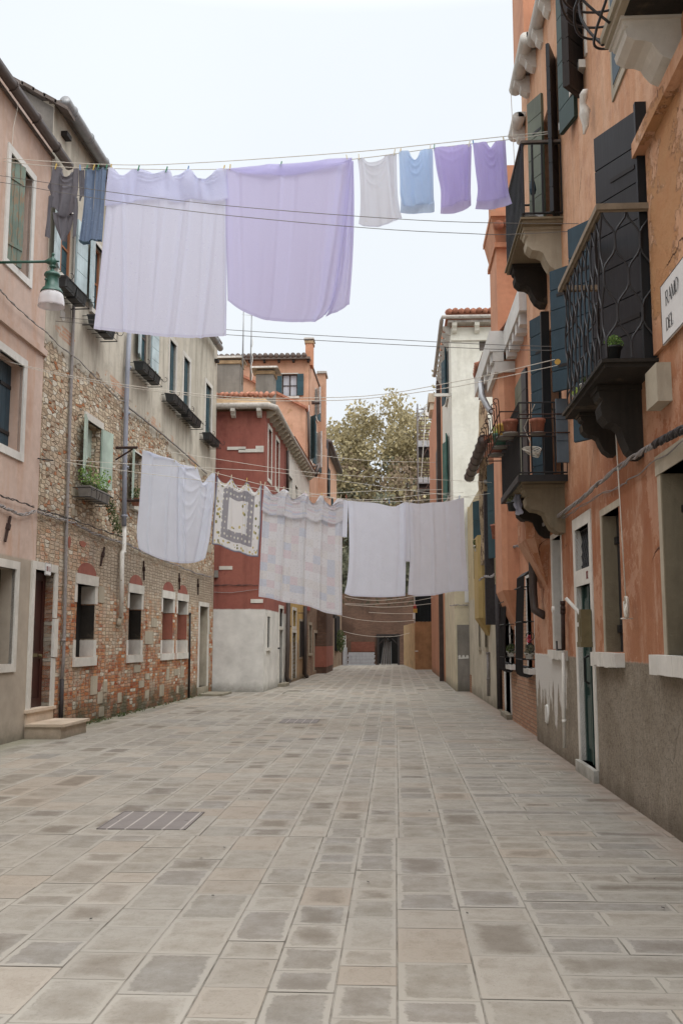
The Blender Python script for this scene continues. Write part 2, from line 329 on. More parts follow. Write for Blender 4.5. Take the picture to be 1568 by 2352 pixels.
shutter_mat('far_green_shutter',H('31655a')); shutter_mat('white_shutter_face',H('c2cdd2')); shutter_mat('dark_wood',H('2b2320'),H('4a3a2e'),.62,.7); shutter_mat('brown_door_paint',H('3f1d17'),None,.5,.45)
shutter_mat('green_door_paint',H('27423b'),H('41584f'),.6,.4); shutter_mat('blue_grey_paint',H('4d5c68')); shutter_mat('orange_wood',H('9a5f35'),None,.5,.6)
shutter_mat('black_paint',H('101114'),None,.5,.6); shutter_mat('plywood',H('a5713e'),H('8f5a2c'),.62,.7); shutter_mat('pale_plywood',H('c2a06c'),None,.62,.75); shutter_mat('old_timber',H('a58e6c'),H('5a4632'),.5,.9)
simple('rail_wood',H('84745f'),.8,.25,6,bump=.003,wear=H('6b5b4a')); simple('grey_wood',H('6b6058'),.85,.3,8)
n=NT('dark_glass'); n.pr(n.mix(n.mp(n.noise(.8,2),.4,.6),(.012,.015,.018),(.04,.05,.055)),.08,None,0,.6)
simple('curtain',H('b9bcc4'),.9,.15,2,streak=H('8f929c')); simple('interior_dark',(.012,.011,.010),.95,.2)
simple('terracotta',H('9f6048'),.85,.3,8,bump=.003,wear=H('b78a70')); simple('grey_pot',H('7c7770'),.85,.2,8); simple('yellow_plastic',H('c79a1e'),.5,.15); simple('black_plastic',H('2b2e2f'),.5,.25,5,spec=.4); simple('green_plastic',H('3a6b5a'),.5,.2); simple('white_plastic',H('d8d6d0'),.4,.05); simple('ac_white',H('c9ccce'),.5,.08)
simple('lamp_green',H('1f5548'),.38,.2,6,spec=.5,wear=H('174038')); simple('old_brass',H('6b5f3c'),.5,.2,6,metal=.3)
simple('sign_white',H('d6d5d3'),.6,.05,3); simple('sign_ink',(.02,.02,.022),.7,.05); simple('sign_red',H('7d2f2c'),.7,.05)
simple('rope',H('cfcabd'),.85,.15,60); simple('rope_dark',H('6d6a67'),.8,.2,40); simple('cable_grey',H('8b8583'),.65,.25,15); simple('cable_dark',H('3a3536'),.65,.25,15)
simple('roof_tile',H('a8684a'),.9,.35,6,bump=.01,wear=H('c4a07c')); simple('roof_tile_grey',H('6e625b'),.9,.35,6,bump=.01); simple('roof_brick',H('a98a62'),.92,.3,5,bump=.01)
simple('steel_tube',H('8a8580'),.5,.25,6,metal=.4); simple('rusty_tube',H('6b5247'),.7,.3,9); simple('galvanised',H('b3b5b8'),.45,.12,4,metal=.3,spec=.5)
simple('corrugated_sheet',H('a9acb2'),.5,.12,3,streak=H('85878b')); simple('tarp',H('0f1a1c'),.5,.4,3,bump=.02,bs=4); simple('dark_netting',H('14181c'),.8,.3)
simple('red_plastic',H('a3281c'),.4,.1); simple('flower_pink',H('d0304f'),.6,.2); simple('flower_orange',H('d05a28'),.6,.2); simple('pin_yellow',H('cfae35'),.45,.1); simple('pin_blue',H('5d93d0'),.45,.1); simple('pin_green',H('3f8f6a'),.45,.1); simple('pin_wood',H('d3c9a8'),.6,.1); simple('pin_red',H('b84a38'),.45,.1)
def leafm(name,a,b,tr=.3):
    n=NT(name); r=n.attr('rnd'); c=n.mix(r,a,b)
    p=n.pr(c,.7,spec=.2); t=n.n('ShaderNodeBsdfTranslucent'); n.set(t.inputs[0],c); m=n.n('ShaderNodeMixShader'); m.inputs[0].default_value=tr
    n.t.links.new(p.outputs[0],m.inputs[1]); n.t.links.new(t.outputs[0],m.inputs[2]); n.t.links.new(m.outputs[0],n.out.inputs[0])
leafm('plane_leaves',H('8d8260'),H('bcab76')); leafm('dark_leaves',H('646c58'),H('8a876c')); leafm('rusty_leaves',H('85705c'),H('a48e6e')); leafm('pot_leaves',H('4d7d2c'),H('8fb14a')); leafm('dull_leaves',H('39502a'),H('6b7440')); leafm('lime_leaves',H('8fb02f'),H('c2d060'))
simple('bark',H('5a5148'),.95,.35,5,bump=.02)
# --- cloth
def clothm(name,fn,tr=.42,bumpd=.0015):
    n=NT(name); c=fn(n) if callable(fn) else n.mix(n.mp(n.noise(3,5),.3,.7),tuple(x*.95 for x in fn),fn)
    cs,ct,_c=n.sep(n.attr('cuv',False)); hm=n.ma('MAXIMUM',n.ma('MAXIMUM',n.mp(ct,.968,.972),n.mp(ct,.985,.99,0,.3)),n.ma('MAXIMUM',n.mp(cs,.986,.99),n.mp(cs,.014,.010))); c=n.mix(n.ma('MULTIPLY',hm,.6),c,n.mix(1,c,(.84,.83,.88),'MULTIPLY'))
    nr=n.bump(n.ma('ADD',n.noise(30,5,.65),n.ma('MULTIPLY',n.noise(7,6,.7,dist=1.2),2.2)),bumpd*1.7); p=n.pr(c,.95,nr,spec=.1); t=n.n('ShaderNodeBsdfTranslucent'); n.set(t.inputs[0],c); n.t.links.new(nr,t.inputs[1])
    m=n.n('ShaderNodeMixShader'); m.inputs[0].default_value=tr; n.t.links.new(p.outputs[0],m.inputs[1]); n.t.links.new(t.outputs[0],m.inputs[2]); n.t.links.new(m.outputs[0],n.out.inputs[0])
def swirls(base,ink,k=.5):
    def f(n):
        d=n.vor(11,'F1'); w=n.ma('SINE',n.ma('MULTIPLY',d,75)); return n.mix(n.mp(w,.2,.8,0,k),base,ink)
    return f
clothm('white_sheet',H('e8eeff'),.58); clothm('lavender_print',swirls(H('e4e8fe'),H('ccccf0'),.4),.6); clothm('lilac_sheet',swirls(H('d8d5fb',1,.85),H('cac6f6',1,.85),.3),.6)
clothm('purple_case',swirls(H('d6cdfb',1,.85),H('cabff5',1,.85),.35),.62); clothm('blue_case',H('cfe4ff',1,.95),.58)
clothm('grey_towel',lambda n:n.mix(n.mp(n.noise(4,5),.62,.72,0,.6),H('e4eaf8'),H('cfc6b0')),.55)
clothm('grey_jersey',H('716f77'),.25,.003); clothm('denim',lambda n:n.mix(n.mp(n.noise(40,2),.7,.72),n.mix(n.noise(3,5),H('5f7390'),H('7488a5')),H('c3ced9')),.1,.004)
clothm('white_towel',H('e9eeff'),.6,.004); clothm('beige_towel',H('dfe0ec'),.55,.004)
def patch(n):
    uv=n.attr('cuv',False); nd=n.n('ShaderNodeTexWhiteNoise'); fl=n.n('ShaderNodeVectorMath',operation='FLOOR'); n.set(fl.inputs[0],n.vm('MULTIPLY',uv,(11,15,0))); n.set(nd.inputs[0],fl.outputs[0]); v=nd.outputs[0]
    c=n.ramp(v,(0,H('d7d7da')),(.3,H('c6bcc0')),(.45,H('cfaab4')),(.55,H('d2d2d6')),(.72,H('a4b4d0')),(.82,H('cfcac4')),(1,H('c98f9c')))
    for e in c.node.color_ramp.elements: pass
    c.node.color_ramp.interpolation='CONSTANT'; c=n.mix(.58,c,H('e2e3ea'))
    c=n.mix(n.mp(n.noise(26,4,.8),.54,.62,0,.35),c,H('9a9aa3')); c=n.mix(n.mp(n.vor(60,'F1'),.2,.3,.4,0),c,H('e6e4e6')); return c
clothm('patchwork_print',patch,.35)
def lemon(n):
    u,v,_=n.sep(n.attr('cuv',False)); a=n.ma('ABSOLUTE',n.ma('SUBTRACT',u,.5)); b=n.ma('ABSOLUTE',n.ma('SUBTRACT',v,.5)); d=n.ma('MAXIMUM',a,b)
    st=lambda t:n.mp(d,t,t+.004)
    dots=n.mp(n.vor(13,'F1',vec=n.attr('cuv',False),rand=.25),.2,.26,1,0)
    grey=n.mix(dots,H('9f9da6'),H('e6e3d8')); white=H('e8e7e8')
    lv=n.vor(17,'F1',vec=n.attr('cuv',False),out='Color'); ld=n.vor(17,'F1',vec=n.attr('cuv',False)); ls=n.sep(lv)
    lem=n.mix(n.mp(ld,.34,.4,1,0),white,n.mix(n.mp(ls[0],.4,.45),H('8a8a52'),H('cdb95e')))
    c=n.mix(st(.1),white,lem); c=n.mix(st(.17),c,white); c=n.mix(st(.2),c,grey); c=n.mix(st(.335),c,white); c=n.mix(st(.355),c,lem); c=n.mix(st(.455),c,H('b9bac4')); c=n.mix(st(.475),c,H('6f748a'))
    return c
clothm('lemon_print',lemon,.5)
# --- paving
n=NT('paving'); s=n.sep(n.attr('suv',False)); z_=n.sep(n.attr('ssz',False)); r=n.attr('rnd'); r2=n.attr('rnd2')
wob=n.ma('MULTIPLY',n.ma('SUBTRACT',n.noise(6,6,.75),.5),.11)
dx=n.ma('MINIMUM',s[0],n.ma('SUBTRACT',z_[0],s[0])); dy=n.ma('MINIMUM',s[1],n.ma('SUBTRACT',z_[1],s[1])); d=n.ma('MINIMUM',dx,dy)
dw=n.ma('ADD',d,wob)
base=n.mix(r,H('928d82'),H('a09a8e')); base=n.mix(n.mp(r2,.65,.95,0,.35),base,H('87878a')); base=n.mix(n.mp(r2,.22,.0,0,.4),base,H('a08b74'))
base=n.mix(n.mp(n.noise(.35,4,.6),.42,.7,0,.35),base,H('94856f'))
pits=n.noise(48,6,.8); mott=n.noise(5,6,.7)
ctr=n.mix(n.mp(n.ma('ADD',mott,n.ma('MULTIPLY',n.ma('SUBTRACT',r2,.5),.22)),.38,.66),base,n.mix(1,base,(.76,.735,.70),'MULTIPLY')); ctr=n.mix(n.mp(pits,.54,.66,0,.5),ctr,n.mix(1,base,(.5,.48,.45),'MULTIPLY'))
stain=n.ma('MULTIPLY',n.mp(n.ma('ADD',d,n.ma('MULTIPLY',mott,.10)),.10,.16),n.mp(n.ma('FRACT',n.ma('MULTIPLY',r,7.3)),.62,1,0,.62))
ctr=n.mix(stain,ctr,H('5f5140'))
rim=n.mix(n.mp(r2,.3,.9,.0,.5),base,H('a39c8d'))
c=n.mix(n.mp(dw,.030,.042),rim,ctr)
far=n.mp(n.sep(n.pos)[1],14,30); 
jn=n.mp(n.ma('ADD',d,n.ma('MULTIPLY',n.ma('SUBTRACT',n.noise(20,4,.7),.5),.006)),.0025,.006,1,0)
c=n.mix(n.ma('MULTIPLY',jn,n.mp(n.noise(2.2,5,.7),.4,.62,.15,.9)),c,H('5f584c'))
c=n.mix(n.mp(n.noise(1.1,6,.7),.6,.75,0,.4),c,H('6d6252'))
xx=n.sep(n.pos)[0]
c=n.mix(n.mp(n.ma('ADD',xx,n.ma('MULTIPLY',n.noise(2,4,.7),.8)),2.35,2.8,0,.5),c,H('93745f'))
c=n.mix(n.ma('MULTIPLY',n.mp(n.ma('SUBTRACT',xx,n.ma('MULTIPLY',n.noise(2,5,.7),1.0)),-6.6,-6.0,1,0),.6),c,H('6e6d4c'))
hh=n.ma('ADD',n.ma('MULTIPLY',n.mp(dw,.026,.040),.16),n.ma('ADD',n.ma('MULTIPLY',jn,-.55),n.ma('ADD',n.ma('MULTIPLY',pits,n.mp(dw,.03,.05,.12,.7)),n.ma('MULTIPLY',r2,.0))))
n.pr(c,n.mp(mott,.3,.7,.62,.85),n.bump(hh,.006),spec=.35)
simple('plain_ground',H('8c8678'),.9,.2,.6)
n=NT('manhole'); w_=n.ma('ABSOLUTE',n.ma('SUBTRACT',n.ma('FRACT',n.ma('MULTIPLY',n.sep(n.pos)[0],6.2)),.5)); c=n.mix(n.mp(w_,.04,.06,1,0),H('7d7672'),H('aaa39b')); c=n.mix(n.mp(n.noise(6,5),.5,.7,0,.5),c,H('6f6864')); n.pr(c,.7,n.bump(n.noise(30,3),.003))

plaster('soot_and_shade_stone',H('352f28'),H('26221e'),H('171412'),.7,bumpd=.02,spots=H('5c4f3d'))  # near-black stone: soot, plus shade under balconies and in reveals painted in
# ------------------------------------------------------------------ camera, sky, sun
cam=bpy.data.cameras.new('camera'); co=bpy.data.objects.new('camera',cam); C.objects.link(co); bpy.context.scene.camera=co
cam.sensor_fit='VERTICAL'; cam.sensor_height=36; cam.sensor_width=24; cam.lens=35; cam.clip_end=2000; cam.clip_start=.05
co.location=EYEP; co.rotation_euler=(R(90)+PITCH,0,YAW)
wd=bpy.data.worlds.new('World'); bpy.context.scene.world=wd; wd.use_nodes=True; t=wd.node_tree; t.nodes.clear()
out=t.nodes.new('ShaderNodeOutputWorld'); bg=t.nodes.new('ShaderNodeBackground'); sky=t.nodes.new('ShaderNodeTexSky'); sky.sky_type='NISHITA'; sky.sun_disc=False
sky.sun_elevation=R(62); sky.sun_rotation=R(250)
tc=t.nodes.new('ShaderNodeTexCoord'); sp=t.nodes.new('ShaderNodeSeparateXYZ'); t.links.new(tc.outputs['Generated'],sp.inputs[0])
rp=t.nodes.new('ShaderNodeValToRGB'); t.links.new(sp.outputs[2],rp.inputs[0])   # overcast: brighter overhead than at the horizon
for e,(p,c) in zip([rp.color_ramp.elements[0],rp.color_ramp.elements[1],rp.color_ramp.elements.new(.35),rp.color_ramp.elements.new(.6)],
   [(0,(.298,.312,.325)),(1,(1.0,1.0,1.0)),(.56,(.308,.326,.343)),(.7,(.75,.76,.77))]): e.position=p; e.color=c+(1,)
sc=t.nodes.new('ShaderNodeVectorMath'); sc.operation='SCALE'; t.links.new(rp.outputs[0],sc.inputs[0])
cn=t.nodes.new('ShaderNodeTexNoise'); cn.inputs['Scale'].default_value=2.2; cn.inputs['Detail'].default_value=5; t.links.new(tc.outputs['Generated'],cn.inputs['Vector'])
cm=t.nodes.new('ShaderNodeMapRange'); t.links.new(cn.outputs[0],cm.inputs[0]); cm.inputs[1].default_value=.3; cm.inputs[2].default_value=.7; cm.inputs[3].default_value=23.3; cm.inputs[4].default_value=24.6; t.links.new(cm.outputs[0],sc.inputs['Scale'])
mx=t.nodes.new('ShaderNodeMix'); mx.data_type='RGBA'; mx.inputs[0].default_value=.96; t.links.new(sky.outputs[0],mx.inputs[6]); t.links.new(sc.outputs[0],mx.inputs[7])
t.links.new(mx.outputs[2],bg.inputs[0]); bg.inputs[1].default_value=.1; t.links.new(bg.outputs[0],out.inputs[0])
sn=bpy.data.lights.new('sun','SUN'); sn.energy=1.5; sn.angle=R(50); sn.color=(1,.985,.96); so=bpy.data.objects.new('sun',sn); C.objects.link(so)
sd=Vector((.35,-.45,.82)).normalized(); so.rotation_euler=sd.to_track_quat('Z','Y').to_euler(); so.location=(0,0,30)
vs=bpy.context.scene.view_settings; vs.view_transform='Standard'; vs.look='None'; vs.gamma=1; vs.exposure=.34
bpy.context.scene.cycles.max_bounces=6
# ------------------------------------------------------------------ paving
def slab_field():
    V=[];F=[];att={'suv':[],'ssz':[],'rnd':[],'rnd2':[]}
    rg=random.Random(3)
    def slab(x0,x1,y0,y1,sk=0,r=None):
        i=len(V); z=rg.uniform(-.0015,.0015)
        V.extend([(x0,y0,z),(x1,y0+sk*(x1-x0),z),(x1,y1+sk*(x1-x0),z),(x0,y1,z)]); F.append((i,i+1,i+2,i+3))
        w,h=x1-x0,y1-y0; a=rg.random() if r is None else r; b=rg.random()
        for c in ((0,0),(w,0),(w,h),(0,h)):
            att['suv'].append((c[0],c[1],0)); att['ssz'].append((w,h,0)); att['rnd'].append(a); att['rnd2'].append(b)
    cols=[-1.67,-1.3,-.92,-.605,-.29,0,.38,.79]
    while cols[0]>-3.2: cols.insert(0,cols[0]-rg.uniform(.32,.42))
    XE=cols[-1]
    # near field, 0..8.5 m, then the next field beyond the cross joint, to 31 m; far field beyond
    for (ya,yb,shift) in ((.5,8.55,0),(8.55,19.3,.022),(19.3,31.2,-.03)):
        cc=[cols[0]]+[c+shift for c in cols[1:-1]]+[cols[-1]]
        for a,b in zip(cc,cc[1:]):
            y=ya-(rg.uniform(0,.3) if ya<1 else 0)
            while y<yb-.01:
                h=rg.choice([.3,.36,.4,.42,.46,.55,.62])*rg.uniform(.92,1.08)
                y2=y+h
                if yb-y2<.22: y2=yb
                slab(a,b,y,y2); y=y2
    # left part, wider and more weathered courses up to the house walls
    xs=[cols[0]]
    while xs[0]>-7.6: xs.insert(0,xs[0]-rg.uniform(.34,.48))
    for a,b in zip(xs,xs[1:]):
        y=.5-rg.uniform(0,.4)
        while y<33:
            h=rg.uniform(.38,.95); slab(a,b,y,y+h); y+=h
    # right part: courses laid across the street, slightly skew
    y=-.5
    while y<33:
        h=rg.uniform(.2,.34); x=XE
        first=True
        while x<2.9:
            w=rg.uniform(.32,.95) if not first else rg.choice([.42,.46,.9]); x2=min(x+w,3.0)
            slab(x,x2,y,y+h,-.06*0); x=x2; first=False
        y+=h
    # far field
    x=-7.6
    while x<3:
        w=rg.uniform(.35,.5); y=31.2 if -3.4<x<.8 else 33
        while y<74:
            h=rg.uniform(.5,1.0); slab(x,x+w,y,y+h); y+=h
        x+=w
    me=bpy.data.meshes.new('pavement'); me.from_pydata(V,[],F)
    for k in ('suv','ssz'):
        a=me.attributes.new(k,'FLOAT_VECTOR','CORNER'); a.data.foreach_set('vector',[c for v in att[k] for c in v])
    for k in ('rnd','rnd2'):
        a=me.attributes.new(k,'FLOAT','CORNER'); a.data.foreach_set('value',att[k])
    uv=me.uv_layers.new(name='UVMap')
    for l in me.loops: v=me.vertices[l.vertex_index].co; uv.data[l.index].uv=(v.x,v.y)
    me.materials.append(M['paving']); o=bpy.data.objects.new('pavement',me); C.objects.link(o); o.location.z=0.0; tag(o,kind='structure')
slab_field()
g=MB(); g.q((-400,-200,-.02),(400,-200,-.02),(400,600,-.02),(-400,600,-.02)); tag(g.build('ground','plain_ground'),kind='structure')
def plate(v,pts,label,name='drain_cover',mat='manhole'):
    ps=[ground(v,*p) for p in pts]; x0=min(p.x for p in ps); x1=max(p.x for p in ps); y0=min(p.y for p in ps); y1=max(p.y for p in ps)
    m=MB(); m.box(x0,x1,y0,y1,-.01,.006); r=.012
    for a,b,c,d in ((x0,x1,y0,y0+r),(x0,x1,y1-r,y1),(x0,x0+r,y0,y1),(x1-r,x1,y0,y1)): m.box(a,b,c,d,.006,.010)
    for k in range(2): m.lathe((x0+.08+k*(x1-x0-.16),(y0+y1)/2,.006),[(.02,0),(.02,.003),(.0,.003)],8)
    return tag(m.build(name,mat),label,'drain cover','cover plates let into the paving')
m_=[(220,1907),(487,1867)]
plate('_',[(222,1905),(470,1867)],'large dark metal cover plate with pale lines in the left foreground paving')
plate('_',[(640,1661),(735,1653)],'small grey cover plate farther up the street in the middle')
# ------------------------------------------------------------------ building helpers
def facade(mb,W,u0,u1,z0,z1,holes=(),depth=.28,d=0.0,usub=None):
    us=sorted(set([u0,u1]+[x for h in holes for x in h[:2] if u0<x<u1])); zs=sorted(set([z0,z1]+[x for h in holes for x in h[2:4] if z0<x<z1]))
    for a,b in zip(us,us[1:]):
        for c,e in zip(zs,zs[1:]):
            cu,cz=(a+b)/2,(c+e)/2
            if any(h[0]<cu<h[1] and h[2]<cz<h[3] for h in holes): continue
            mb.q(W.P(a,c,d),W.P(b,c,d),W.P(b,e,d),W.P(a,e,d))
    for h in holes:
        a,b,c,e=h[:4]; D=d-depth
        mb.q(W.P(a,c,d),W.P(a,e,d),W.P(a,e,D),W.P(a,c,D)); mb.q(W.P(b,c,D),W.P(b,e,D),W.P(b,e,d),W.P(b,c,d))
        mb.q(W.P(a,e,d),W.P(b,e,d),W.P(b,e,D),W.P(a,e,D)); mb.q(W.P(a,c,D),W.P(b,c,D),W.P(b,c,d),W.P(a,c,d))
def shell(mb,W,u0,u1,z0,z1,depth):
    """end walls and back of a house behind the facade plane"""
    D=-depth
    mb.q(W.P(u0,z0,0),W.P(u0,z1,0),W.P(u0,z1,D),W.P(u0,z0,D)); mb.q(W.P(u1,z0,D),W.P(u1,z1,D),W.P(u1,z1,0),W.P(u1,z0,0)); mb.q(W.P(u0,z0,D),W.P(u0,z1,D),W.P(u1,z1,D),W.P(u1,z0,D))
def pitched(mb,W,u0,u1,z,depth,rise,over=.3,th=.12,eave=.25,gable=None):
    """simple two-slope roof with the ridge parallel to the wall"""
    rows=[(eave,z-.1),( -depth/2,z+rise),(-depth-eave,z)]
    for (d0,a),(d1,b) in zip(rows,rows[1:]):
        mb.hexa([W.P(u0-over,a,d0),W.P(u1+over,a,d0),W.P(u1+over,b,d1),W.P(u0-over,b,d1),W.P(u0-over,a+th,d0),W.P(u1+over,a+th,d0),W.P(u1+over,b+th,d1),W.P(u0-over,b+th,d1)])
def gable_wall(mb,W,u,z,depth,rise):
    mb.q(W.P(u,z,0),W.P(u,z+rise,-depth/2),W.P(u,z,-depth))
def tiles(mb,W,u0,u1,z,d,n,L=.5,slope=.3,r=.075):
    """a row of barrel tiles at the eaves, running back up the slope"""
    for k in range(n):
        u=u0+(u1-u0)*(k+.5)/n; pts=[W.P(u,z+random.uniform(-.01,.01),d),W.P(u,z+slope*L,d-L)]
        mb.tube(pts,[r,r*.8],8)
def shutter(name,W,uh,w,z0,z1,side,ang,mat,par,d=.03,nb=None,hook=True,vertical=False,th=.04):
    a=R(ang); e=W.t*side*math.cos(a)+W.n*math.sin(a); m_=Vector((-e.y,e.x,0)); c0=W.P(uh,0,d)
    mb=MB(); H_=z1-z0
    def bx(s0,s1,a0,a1,t0,t1):
        mb.hexa([c0+e*s0+m_*t0+Vector((0,0,a0)),c0+e*s1+m_*t0+Vector((0,0,a0)),c0+e*s1+m_*t1+Vector((0,0,a0)),c0+e*s0+m_*t1+Vector((0,0,a0)),
                 c0+e*s0+m_*t0+Vector((0,0,a1)),c0+e*s1+m_*t0+Vector((0,0,a1)),c0+e*s1+m_*t1+Vector((0,0,a1)),c0+e*s0+m_*t1+Vector((0,0,a1))])
    bx(0,w,z0,z1,-th*.25,th*.25)
    g=.011
    if vertical:
        nb=nb or max(2,round(w/.13))
        for k in range(nb):
            for t0,t1 in ((-th*.5,-th*.25+.001),(th*.25-.001,th*.5)): bx(w*k/nb+g/2,w*(k+1)/nb-g/2,z0,z1,t0,t1)
        for zz in (z0+H_*.18,z0+H_*.82): bx(.02,w-.03,zz-.03,zz+.03,th*.5,th*.5+.015); bx(.02,w-.03,zz-.03,zz+.03,-th*.5-.015,-th*.5)
    else:
        nb=nb or max(3,round(H_/.33))
        for k in range(nb):
            for t0,t1 in ((-th*.5,-th*.25+.001),(th*.25-.001,th*.5)): bx(0,w,z0+H_*k/nb+g/2,z0+H_*(k+1)/nb-g/2,t0,t1)
    o=mb.build(name,mat,par)
    if hook:
        hb=MB()
        for zz in (z0+H_*.2,z0+H_*.8):
            p=c0+e*.0+Vector((0,0,zz)); hb.tube([p,p+e*min(.3,w*.6)],.011,5); 
    else: hb=None
    return o,hb
def wframe(W,r,fw,d0,d1,mb=None,sides='LRTB'):
    u0,u1,z0,z1=r; mb=mb or MB()
    if 'T' in sides: mb.wbox(W,u0-fw,u1+fw,z1,z1+fw,d0,d1)
    if 'L' in sides: mb.wbox(W,u0-fw,u0,z0,z1,d0,d1-.002)
    if 'R' in sides: mb.wbox(W,u1,u1+fw,z0,z1,d0,d1-.002)
    if 'B' in sides: mb.wbox(W,u0-fw,u1+fw,z0-fw,z0,d0,d1)
    return mb
def window(house,W,r,frame='istrian_stone',fw=.12,fd=.03,sill=.0,fill='glass',fmat='dark_glass',rec=.2,wood=None,sh=None,sides='LRTB',label=None,name='window',sillmat=None):
    """frame ring is the window's own mesh; pane, inner frame, sill and shutters are its sub-parts"""
    u0,u1,z0,z1=r; o=wframe(W,r,fw,-.05,fd,None,sides).build(name,frame,house)
    if label: o['label']=label
    if fill in('glass','board'):
        m=MB(); m.wbox(W,u0,u1,z0,z1,-rec-.03,-rec); 
        if fill=='board':
            nb=max(2,round((z1-z0)/.34)); 
            for k in range(nb): m.wbox(W,u0+.004,u1-.004,z0+(z1-z0)*k/nb+.006,z0+(z1-z0)*(k+1)/nb-.006,-rec,-rec+.012)
        if fill=='board' : m.wbox(W,(u0+u1)/2-.012,(u0+u1)/2+.012,z0,z1,-rec,-rec+.03)
        m.build('pane' if fill=='glass' else 'closed_shutter',fmat,o)
    if wood:
        m=wframe(W,(u0+.05,u1-.05,z0+.05,z1-.05),.05,-rec-.001,-rec+.05); um=(u0+u1)/2; m.wbox(W,um-.03,um+.03,z0+.05,z1-.05,-rec,-rec+.045); m.wbox(W,u0+.05,u1-.05,(z0+z1)/2-.02,(z0+z1)/2+.02,-rec,-rec+.03)
        m.build('casement',wood,o)
    if sill:
        m=MB(); m.wbox(W,u0-fw-.04,u1+fw+.04,z0-.1,z0-.002,-.05,sill); m.build('sill',sillmat or frame,o)
    for s in (sh or []):   # (hinge 'L'/'R', width, angle, mat, kwargs)
        hs,w,ang,mt=s[:4]; kw=s[4] if len(s)>4 else {}
        uh,side=(u0,1) if hs=='L' else (u1,-1)
        kw=dict(kw); kw.setdefault('d',max(fd,0)+.03); so_,hb=shutter('shutter',W,uh,w,z0+.02,z1-.01,side,ang,mt,o,**kw)
    return o
def rect(W,v,a,b,d=0):
    """opening rectangle in wall coordinates from two opposite corners"""
    u0,z0=W.uz(v,*a,d); u1,z1=W.uz(v,*b,d); return (min(u0,u1),max(u0,u1),min(z0,z1),max(z0,z1))
def leaves(name,mat,par,centers,n,size,spread,seed=1,droop=0,shape=1.0,label=None):
    """leaf sized quads scattered in clumps, each with its own shade"""
    rg=random.Random(seed); V=[];F=[];rn=[]
    for c in centers:
        c=Vector(c[:3]); 
        for _ in range(n):
            while True:
                q=Vector((rg.uniform(-1,1),rg.uniform(-1,1),rg.uniform(-1,1)))
                if q.length<1: break
            sp=spread if isinstance(spread,(tuple,list)) else (spread,)*3
            p=c+Vector((q.x*sp[0],q.y*sp[1],q.z*sp[2]-droop*rg.random()))
            a=Vector((rg.gauss(0,1),rg.gauss(0,1),rg.gauss(0,.7))).normalized(); b=a.orthogonal().normalized(); b=Matrix.Rotation(rg.uniform(0,6.28),3,a)@b; s=size*rg.uniform(.55,1.25)
            i=len(V); e=a.cross(b); V+= [p-b*s,p+e*s*.55*shape,p+b*s,p-e*s*.55*shape]; F.append((i,i+1,i+2,i+3)); rn.append(rg.random())
    m=MB(); m.v=V; m.f=F; m.mi=[0]*len(F); o=m.build(name,mat,par)
    a=o.data.attributes.new('rnd','FLOAT','FACE'); a.data.foreach_set('value',rn)
    if label: o['label']=label
    return o
# ------------------------------------------------------------------ left side of the street
WL=Plane((-6.24,8),(-6.17,17.2),(1,0,0)); W2=Plane((-6.15,17.2),(-5.8,31.6),(1,0,0)); U0=-.36
UE=WL.uz('_',88,1050)[0]          # far end of the pink house
UE=16.87-8
# pink house
pink=thing('pink_house',(-6.2,12,0),'rosy pink plastered house with white framed windows at the left edge, nearest on the left','house')
def outer(W,v,tr,br,width,fw):
    u1,z1=W.uz(v,*tr); u1b,z0=W.uz(v,*br); u1=(u1+u1b)/2; return (u1-width+fw,u1-fw,z0+fw,z1-fw)
pw=[outer(WL,'A',(245,880),(218,1670),1.22,.12),outer(WL,'B',(192,258),(152,955),1.3,.13),outer(WL,'C',(128,258),(105,1022),1.25,.13)]
m=MB(); facade(m,WL,-5,UE,-.1,10.5,pw,.26); shell(m,WL,-5,UE,-.1,10.5,7); m.build('wall','pink_plaster',pink)
m=MB(); pitched(m,WL,-5,UE,10.42,7,1.2,.0,.05,.05); m.build('roof','roof_tile_grey',pink)
m=MB(); a=WL.px('B',-120,-60); z=a.z; m.wbox(WL,-5,UE+.01,6.62,6.74,-.02,.05); m.build('string_course','pink_plaster',pink)
m=MB(); m.tube([WL.P(u,10.42,.16) for u in (-5,0,4,UE+.45)],.09,10)
for u in (1,2.4,3.8,5.2,6.6,7.6,8.6): m.tube([WL.P(u,10.42+.1*math.cos(t),.16+.1*math.sin(t)) for t in [k*math.pi/6-.5 for k in range(9)]],.012,5)
m.build('gutter','dark_metal_gutter',pink,True)
w=window(pink,WL,pw[0],'white_paint',.12,.03,fill='board',fmat='interior_dark',rec=.24,name='window',sh=[('L',.55,18,'peeling_green_shutter',dict(d=-.12,vertical=True,nb=4))],label='upper window with a peeling green shutter half open')
w=window(pink,WL,pw[1],'white_paint',.13,.03,fill=None,sh=[])
m=MB(); 
def vboards(mb,W,r,d,n=5,th=.03):
    for k in range(n): mb.wbox(W,r[0]+(r[1]-r[0])*k/n+.004,r[0]+(r[1]-r[0])*(k+1)/n-.004,r[2],r[3],d-th,d)
    mb.wbox(W,r[0],r[1],r[2],r[3],d-th-.02,d-th+.004)
vboards(m,WL,pw[1],-.2,6); 
m.build('closed_shutter','blue_shutter',w)
m=MB()
for zz in (.22,.75):
    h=pw[1][2]+(pw[1][3]-pw[1][2])*zz; m.wbox(WL,pw[1][1]-.45,pw[1][1]-.01,h-.03,h+.03,-.2,-.185)
m.build('strap_hinge','iron',w)
w=window(pink,WL,pw[2],'istrian_stone',.13,.03,fill=None,label='ground floor window with chipped white surround')
m=MB(); vboards(m,WL,pw[2],-.24,6); m.build('closed_shutter','dark_wood',w)
